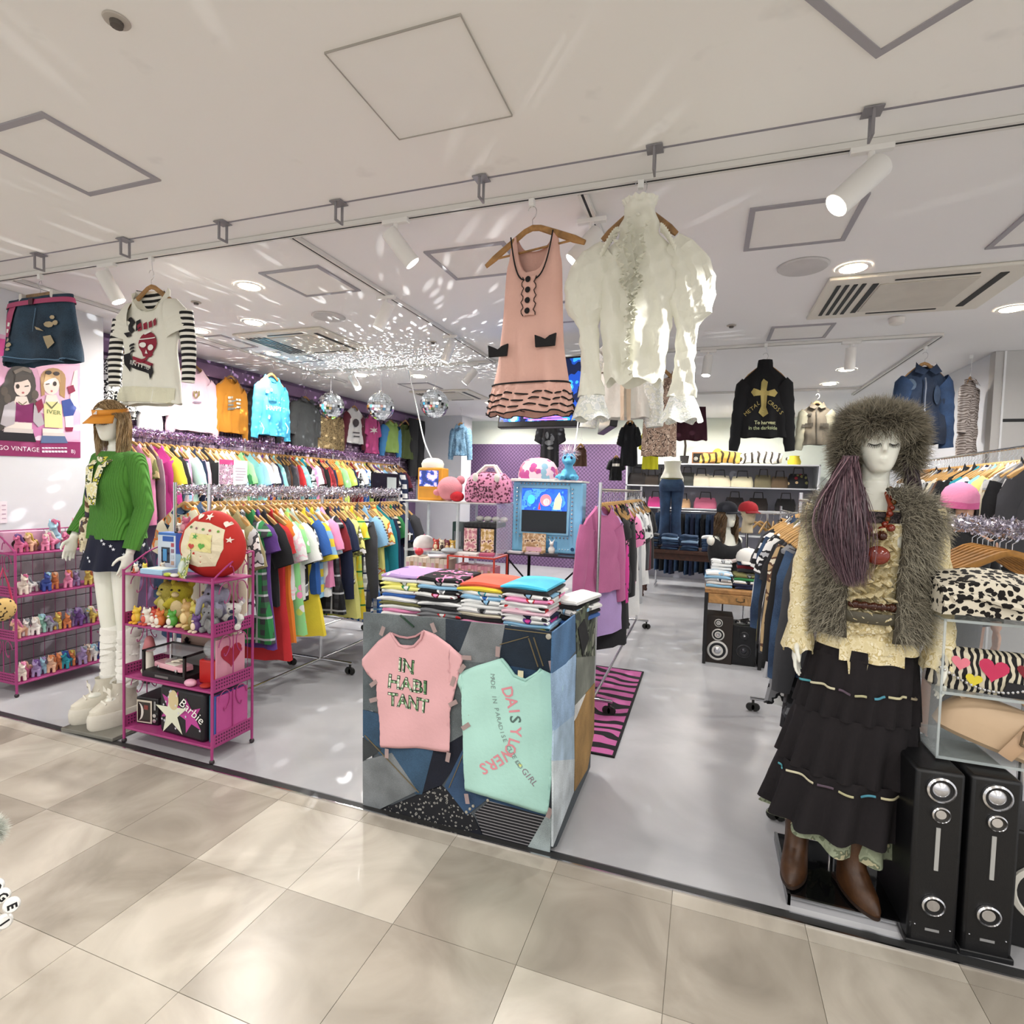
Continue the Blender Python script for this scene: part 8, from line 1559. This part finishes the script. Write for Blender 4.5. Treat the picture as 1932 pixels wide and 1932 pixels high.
for x, lb in ((.37, 'black loudspeaker beside the brown one'), (.58, 'black loudspeaker nearest the hanging jackets')):
    t = thing('loudspeaker', lb, 'speaker', (x, 5.16, 0)); MB().box((-.095, 0, 0), (.095, .25, .35)).build('cabinet', SPB, t, bevel=.004); driver(t, 0, .13, .06, -.001, ring=mat('#2d2d30', .4, bump=0), cap_=.4, capc='#4a4a4e'); driver(t, 0, .265, .035, -.001, ring=mat('#2d2d30', .4, bump=0))
tag(MB().tube([(0, 0, .02), (.1, .03, .03), (.2, .02, .02), (.26, .05, .03)], [.02, .04, .035, .015], 10, True, (.7, 1)).build('scarf_bundle', mat('#3a3a3c', .8, pat='camo', c2='#17171a', c3='#b9b9b7', sc=30.), None, (.3, 5.2, .352)), 'dark and silver scarf lying on the black loudspeakers', 'scarf')
stack('the left drawer stand pile', .14, 5.3, .668, mk('prt-white-sky-lgrey sky prt-lgrey-white-navy white sky'), .026, seed=6, sy=.9); stack('the right drawer stand pile', .37, 5.3, .668, mk('prt-olive-black-grey green prt-white-navy-black navy navy'), .025, seed=7, sy=.9)
stack('the back drawer stand pile', .4, 5.44, .795, mk('denim dred dgrey'), .03, seed=8, sx=.9, sy=.5); stack('the white drawer stand pile', .16, 5.44, .8, mk('prt-white-black-lgrey white white'), .03, seed=9, sx=.8, sy=.5)
cap('white cap with black scribbles on the drawer stand piles', (.39, 5.42, .892), .25, '#d9d6d0', '#cfcbc4', 1.15)
bu = thing('bust_mannequin', 'white bust in a black tank top, dark cap and brown wig', 'mannequin', (.2, 5.72, 0), .65); q = MB(); torso_forms(q, [(z-.36, a, b, c) for z, a, b, c in TORSO]); BM = head_forms(q, (0, -.005, 1.18), .98, .05, .1); q.tube([(0, .01, 1.08), (0, .005, 1.24)], [.05, .047], 14)
for s in (-1, 1): q.ball((s*.06, -.07, .94), (.05, .045, .05)); q.ball((s*.16, .01, 1.04), (.04, .04, .045))
link('body', baked(q, .006, 5, MANN), bu); rod('stand_pole', (0, 0, .02), (0, 0, .5), .018, CHROME(), bu); MB().lathe([(.001, 0), (.14, 0), (.14, .012), (.02, .02)], 24).build('stand_base', CHROME(), bu)
tk = cloth_tube([(.62, .165, .12), (.75, .125, .1), (.9, .155, .13), (.98, .158, .125), (1.09, .135, .09)], 36, 18, .003, 3, (.09, .05)).build('tank_top', fab('black'), bu)
for s in (-1, 1): MB().tube([(s*.1, -.085, 1.04), (s*.1, -.02, 1.11), (s*.1, .06, 1.06)], .016, 8, True, (1, .4)).build('shoulder_strap', fab('black'), bu)
MB().tube([(-.1, -.125, .87), (-.03, -.142, .86), (.05, -.142, .875), (.1, -.125, .88)], [.01, .018, .018, .01], 8, True, (1, .3), (0, 0, 1)).build('chest_print', mat('#d9c9c6', .7, bump=0, var=.3), bu)
wig('wavy_wig', BM, bu, 1500, 1.02, ['#5b4632', '#47351f', '#765c3f'], 6, .025, face=1.05, spread=1.2, width=.0028, vol=1.05)
cpz = cap('dark navy cap on the bust', (0, 0, 0), 0, '#14161f', '#14161f', 1.02); del cpz['label'], cpz['category']; cpz.parent = bu; cpz.location = (BM @ Vector((0, .006, .145))); cpz.name = 'cap'
hd = thing('head_form', 'pale head form wearing a red cap beside the dark cap bust', 'head form', (.42, 6.1, 0), .5); q = MB(); RM = head_forms(q, (0, 0, 1.2), .95); q.tube([(0, .01, 1.1), (0, .01, 1.24)], [.06, .047], 14); link('head', baked(q, .007, 4, mat('#d8c8a8', .6)), hd); rod('stand_pole', (0, .01, 0), (0, .01, 1.12), .015, CHROME(), hd); cpz = cap('x', (0, 0, 0), 0, '#a8242c', '#8f1c26', 1.02); del cpz['label'], cpz['category']; cpz.parent = hd; cpz.location = RM @ Vector((0, .006, .13)); cpz.name = 'cap'
caster_rack('low chrome rack of dark clothes behind the bust', .85, 5.6, 7.2, 1.32, .22, None, (), 8)
rail_of_clothes('the low rack behind the bust', mk('long:black tee:dgrey jacket:black long:cam-black-olive-dgrey tee:black dress:black jacket:dgrey long:olive tee:black long:prt-black-white-dgrey jacket:black tee:dgrey'), (.85, 5.65, 1.32), (.85, 7.1, 1.32), .9, 'clothes on the low rack behind the bust', 17)
for k in range(5): hanger((.5+.07*k, 6.45+.05*k, 1.2), .5+.3*k, 'bare wooden hanger fanned out behind the red cap', 'bare hangers behind the red cap', WOOD('#c9a063'), w=.2); 
ph_ = thing('hanger_stand', 'chrome stand holding bare wooden hangers behind the red cap', 'stand', (.64, 6.55, 0)); rod('pole', (0, 0, 0), (0, 0, 1.3), .014, CHROME(), ph_); rod('cross_arm', (-.2, -.15, 1.295), (.2, .15, 1.295), .009, CHROME(), ph_); MB().lathe([(.001, 0), (.16, 0), (.16, .015), (.02, .02)], 20).build('base', CHROME(), ph_)
# ================================================================== jeans table, jeans mannequin, back shelves with bags
jt = thing('jeans_table', 'dark wooden table with turned legs carrying folded jeans', 'table', (-.88, 7.95, 0)); DW = WOOD('#4a2a1c'); MB().box((0, 0, .64), (1.2, .6, .69)).build('top', DW, jt, bevel=.006); MB().box((.05, .04, .55), (1.15, .56, .64)).build('apron', DW, jt, bevel=.004)
for x in (.08, 1.12):
    for y in (.06, .54): MB().lathe([(.018, 0), (.028, .02), (.018, .05), (.026, .1), (.03, .3), (.022, .38), (.034, .42), (.028, .46), (.034, .56)], 14, (x, y, 0)).build('leg', DW, jt)
for i, c in enumerate(('dgrey denim dgrey denim navy dgrey', 'denim ldenim denim denim navy denim', 'denim denim ldenim navy denim denim', 'white denim denim denim denim navy')): stack('%s jeans table pile' % ['the left', 'the second', 'the third', 'the right'][i], -.72+.27*i, 8.15, .693, c.split(), .035, 0, 'folded_jeans', 'jeans', 'folded jeans', 1.05, 1., 20+i)
jm = thing('leg_mannequin', 'white hip mannequin in flared jeans standing on the jeans table', 'mannequin', (at(1262, 1020, Y=8.3).x, 8.42, .692)); q = MB(); torso_forms(q, [(z+.06, a, b, c) for z, a, b, c in TORSO[:6]])
for s in (-1, 1): q.tube([(s*.085, .01, .92), (s*.08, 0, .5), (s*.08, .01, .06)], [.085, .055, .035], 12); q.ball((s*.08, -.04, .03), (.035, .09, .03))
link('body', baked(q, .007, 4, MANN), jm); JN = mat('#1f2c44', .85, pat='denim', c2='#3a5578', sc=20.); cloth_tube([(.82, .17, .12), (.9, .178, .128), (1.0, .15, .11)], 30, 8, .002).build('jeans_hip', JN, jm)
for s in (-1, 1): MB().tube([(s*.085, .01, .9), (s*.083, 0, .7), (s*.08, 0, .48), (s*.085, .0, .25), (s*.095, -.01, .03)], [.096, .08, .066, .072, .1], 18, False).build('jeans_leg', JN, jm)
MB().tube([(.15*math.cos(a), .112*math.sin(a), 1.0) for a in [2*PI*k/30 for k in range(31)]], .013, 8).build('beaded_belt', mat('#8a8a5a', .5, pat='check', c2='#2a2a22', sc=60., bump=0), jm)
jr = thing('clothes_rack', 'chrome rail of hanging jeans behind the jeans table', 'clothes rack', (-.2, 9.05, 0)); rod('rail', (-.5, 0, 1.2), (.5, 0, 1.2), .011, CHROME(), jr)
for x in (-.5, .5): rod('post', (x, 0, .03), (x, 0, 1.22), .012, CHROME(), jr); rod('foot_bar', (x, -.2, .03), (x, .2, .03), .012, CHROME(), jr)
for k in range(13):
    o = hang('hanging_jeans', '%s jeans, %s from the left on the rail behind the jeans table' % (['dark blue', 'black', 'faded blue'][k % 3], nth(k)), 'jeans', 'pants', fab(['denim', 'black', 'denim', 'navy'][k % 4]), (-.65+.075*k, 9.05, 1.17), 1.2, k % 4, group='jeans on the rail'); MB().box((.03, -.045, -.14), (.07, -.04, -.06)).build('price_tag', PLASTIC('#dfdfdc'), o)
SY = 9.55; su = thing('wall_shelf', 'white back shelving unit filled with bags', 'shelf', (-1.3, SY, 0)); SWH = mat('#dcdde0', .5, bump=0, var=.02); SZ = (.83, 1.24, 1.61, 1.98)
for z in SZ: MB().box((0, 0, z-.02), (2.95, .5, z)).build('shelf_board', SWH, su, smooth=False)
for x in (0, 2.93): MB().box((x, .0, 0), (x+.02, .5, 1.98)).build('upright', SWH, su, smooth=False)
MB().box((0, .49, 0), (2.95, .5, 1.98)).build('back_panel', mat('#a9a8b2', .6, bump=0), su, smooth=False)
def handbag(label, x, z, w, h, c, y=.12, d=.1, hh=.09, slouch=0.):
    t = thing('handbag', label, 'handbag', (-1.3+x, SY+y, z), 0, 'bags on the back shelves'); MB().loft([[(w/2*k*math.copysign(abs(math.cos(a))**.6, math.cos(a))+slouch*u, d/2*k2*math.copysign(abs(math.sin(a))**.7, math.sin(a)), h*u) for a in [2*PI*j/20 for j in range(20)]] for u, k, k2 in ((.0, .92, .9), (.06, 1, 1), (.5, 1, .9), (.9, .86, .5), (1, .8, .15))]).build('body', fab(c) if not c.startswith('#') else mat(c, .6, bump=.2), t); MB().tube([(-w*.25, -d*.2, h*.85), (-w*.2, -d*.25, h+hh), (w*.2, -d*.25, h+hh), (w*.25, -d*.2, h*.85)], .009, 8).build('handle', mat('#2a2320', .5), t)
for i, (x, w, h, c, n_) in enumerate(((.18, .32, .2, '#231c1a', 'black brown'), (.42, .26, .17, '#33281f', 'dark brown'), (.62, .2, .2, '#1c1a1a', 'black'), (1.0, .26, .22, '#3a3a34', 'dark olive'), (1.22, .3, .2, '#cfc5ae', 'cream slouchy'), (1.5, .36, .18, '#d6ccb0', 'quilted cream'), (1.85, .34, .17, '#d0c8a8', 'pale straw'), (2.16, .26, .2, '#6a6248', 'khaki'), (2.4, .26, .18, '#5a4832', 'brown suede'), (2.66, .3, .23, 'flo-black-dred-tan-olive', 'flowered'))): handbag(n_+' handbag on the upper bag shelf', x, 1.611, w, h, c)
for i, (x, w, h, c, n_) in enumerate(((.08, .16, .17, '#b9b6b4', 'silver'), (.27, .16, .16, '#c2c0c0', 'glossy silver'), (.5, .26, .17, '#c23a7e', 'hot pink'), (.95, .24, .15, '#c9a27a', 'tan furry'), (1.3, .36, .18, '#c86a86', 'rose quilted'), (1.75, .3, .2, '#2a2424', 'black studded'), (2.1, .3, .2, '#332a26', 'espresso'), (2.5, .3, .2, '#1f1d1e', 'plain black'))): handbag(n_+' handbag on the middle bag shelf', x, 1.241, w, h, c)
for i, (x, w, h, c, n_) in enumerate(((.1, .2, .24, '#c98a4a', 'striped orange'), (.3, .2, .22, 'prt-black-white-grey', 'black and white'), (.5, .2, .2, 'leo-lgrey-black', 'snakeskin'), (.72, .22, .22, '#8a8478', 'taupe'))): handbag(n_+' handbag on the lowest bag shelf', x, .831, w, h, c)
def big_cat(label, x, c, c2, rz):
    t = thing('plush_tiger', label, 'plush toy', (-1.3+x, SY+.18, 1.982), rz); q = MB(); q.tube([(-.3, 0, .1), (-.1, 0, .12), (.12, 0, .11), (.25, 0, .1)], [.08, .1, .095, .075], 14); q.ball((-.36, -.03, .1), (.085, .08, .08), 14, 10)
    for s in (-1, 1): q.ball((-.37+.05*s, 0, .175), (.025, .014, .028), 8, 6); q.tube([(-.22, s*.06, .08), (-.36, s*.1, .035), (-.45, s*.1, .03)], [.04, .035, .03], 10); q.tube([(.2, s*.06, .07), (.1, s*.12, .035)], [.05, .035], 10)
    q.tube([(.3, 0, .1), (.42, .02, .06), (.5, 0, .03)], [.028, .022, .02], 8); link('body', baked(q, .012, 4, mat(c, .95, pat='zebra', c2=c2, sc=3., dist=5., axis='x', duty=.25, bump=.6)), t)
big_cat('orange striped plush tiger lying on top of the back shelves', 1.62, '#c9a04a', '#3a2c18', .1); big_cat('white striped plush tiger lying on top of the back shelves', 2.18, '#dcd6c6', '#3a342e', -.1)
pw = thing('wooden_speaker', 'wooden box with two round white speakers on top of the back shelves', 'speaker', (-.24, SY+.1, 1.982)); MB().box((0, 0, 0), (.36, .18, .19)).build('box', WOOD('#8f5f3a'), pw, bevel=.004); MB().box((.02, -.003, .02), (.2, 0, .17)).build('front', mat('#17130f', .5), pw, smooth=False); driver(pw, .065, .08, .03, -.003, ring=mat('#d9d4c6', .5)); driver(pw, .155, .08, .03, -.003, ring=mat('#d9d4c6', .5))
fl = thing('potted_plant', 'spiky green plant in a dark pot on the back shelves', 'plant', (-.36, SY+.15, 1.982)); MB().lathe([(.001, 0), (.06, 0), (.075, .13), (.065, .13)], 18).build('pot', mat('#1d1a18', .6), fl); MB().tube([(0, 0, .1), (.01, 0, .3), (-.01, 0, .45)], .018, 8).build('trunk', mat('#2a2018', .9), fl)
R_ = rng(4)
for k in range(14):
    a, e = R_.uniform(0, 6.28), R_.uniform(.2, 1.1); d = Vector((math.cos(a)*math.cos(e), math.sin(a)*math.cos(e), math.sin(e))); MB().tube([(0, 0, .44), Vector((0, 0, .44))+d*.12, Vector((0, 0, .4))+d*.25], [.008, .014, .002], 6, True, (1, .3)).build('leaf', mat('#3f6a3a', .6), fl)
tag(MB().lathe([(.001, 0), (.09, .0), (.1, .05), (.07, .12), (.075, .14)], 18).build('yellow_basket', mat('#d8c23a', .5), None, (1.3, SY+.15, 1.982)), 'yellow basket at the right end of the back shelves', 'basket')
tag(MB().ball((0, 0, .13), (.1, .09, .13), 16, 10).build('green_plush', mat('#8f9a3a', .95, bump=.6), None, (.0+.16, SY+.2, 1.982)), 'round olive green plush beside the plush tiger', 'plush toy')
# ---- letter bead charm at the left picture edge, hanging close to the viewer
bc = thing('bead_charm', 'string of white letter beads at the left picture edge', 'charm', at(-6, 1700, Y=.35)); BW = PLASTIC('#e9e7e2', .25)
for i, (px, py, ch_, r) in enumerate(((4, 1690, 'G', -.9), (22, 1707, 'E', -1.45), (8, 1738, '1', -1.2), (-8, 1672, 'O', -.7), (-10, 1750, 'C', -1.))):
    p = at(px, py, Y=.35)-bc.location; Mx = Matrix.Translation(p) @ (-ray(px, py)).to_track_quat('Z', 'Y').to_matrix().to_4x4() @ Matrix.Rotation(.35, 4, 'X'); b_ = MB().lathe([(.001, .0045), (.0055, .0045), (.0072, .002), (.0072, -.002), (.0055, -.0045), (.001, -.0045)], 20).xf(Mx).build('letter_bead', BW, bc); me = text_mesh(ch_, .0105, bold=.0004)
    for v in me.vertices: v.co = Mx @ Vector((v.co.x*math.cos(r)-v.co.y*math.sin(r), v.co.x*math.sin(r)+v.co.y*math.cos(r), .0047))
    me.materials.append(INK); link('letter', me, b_)
MB().tube([at(x, y, Y=.352)-bc.location for x, y in ((-12, 1640), (-8, 1672), (6, 1690), (22, 1707), (8, 1738), (-10, 1752), (-60, 1700), (-40, 1640), (-12, 1640))], .0006, 6).build('cord', mat('#d9d4c8', .7), bc)
pf = thing('fur_pompom', 'grey fluffy pompom at the left picture edge', 'charm', at(-22, 1570, Y=.36)); pm = MB().ball((0, 0, 0), .0125, 14, 10); pmo = pm.build('core', mat('#8f9488', .9), pf); fur('fluff', pmo.data, 2500, .007, ['#a9ada2', '#8a8f86', '#c9ccc0'], pf, '#d9dbd2', .1, .00014, 4, 3, .35); MB().tube([at(-22, 1590, Y=.36)-pf.location, at(-12, 1640, Y=.352)-pf.location], .0006, 6).build('cord', mat('#d9d4c8', .7), pf)
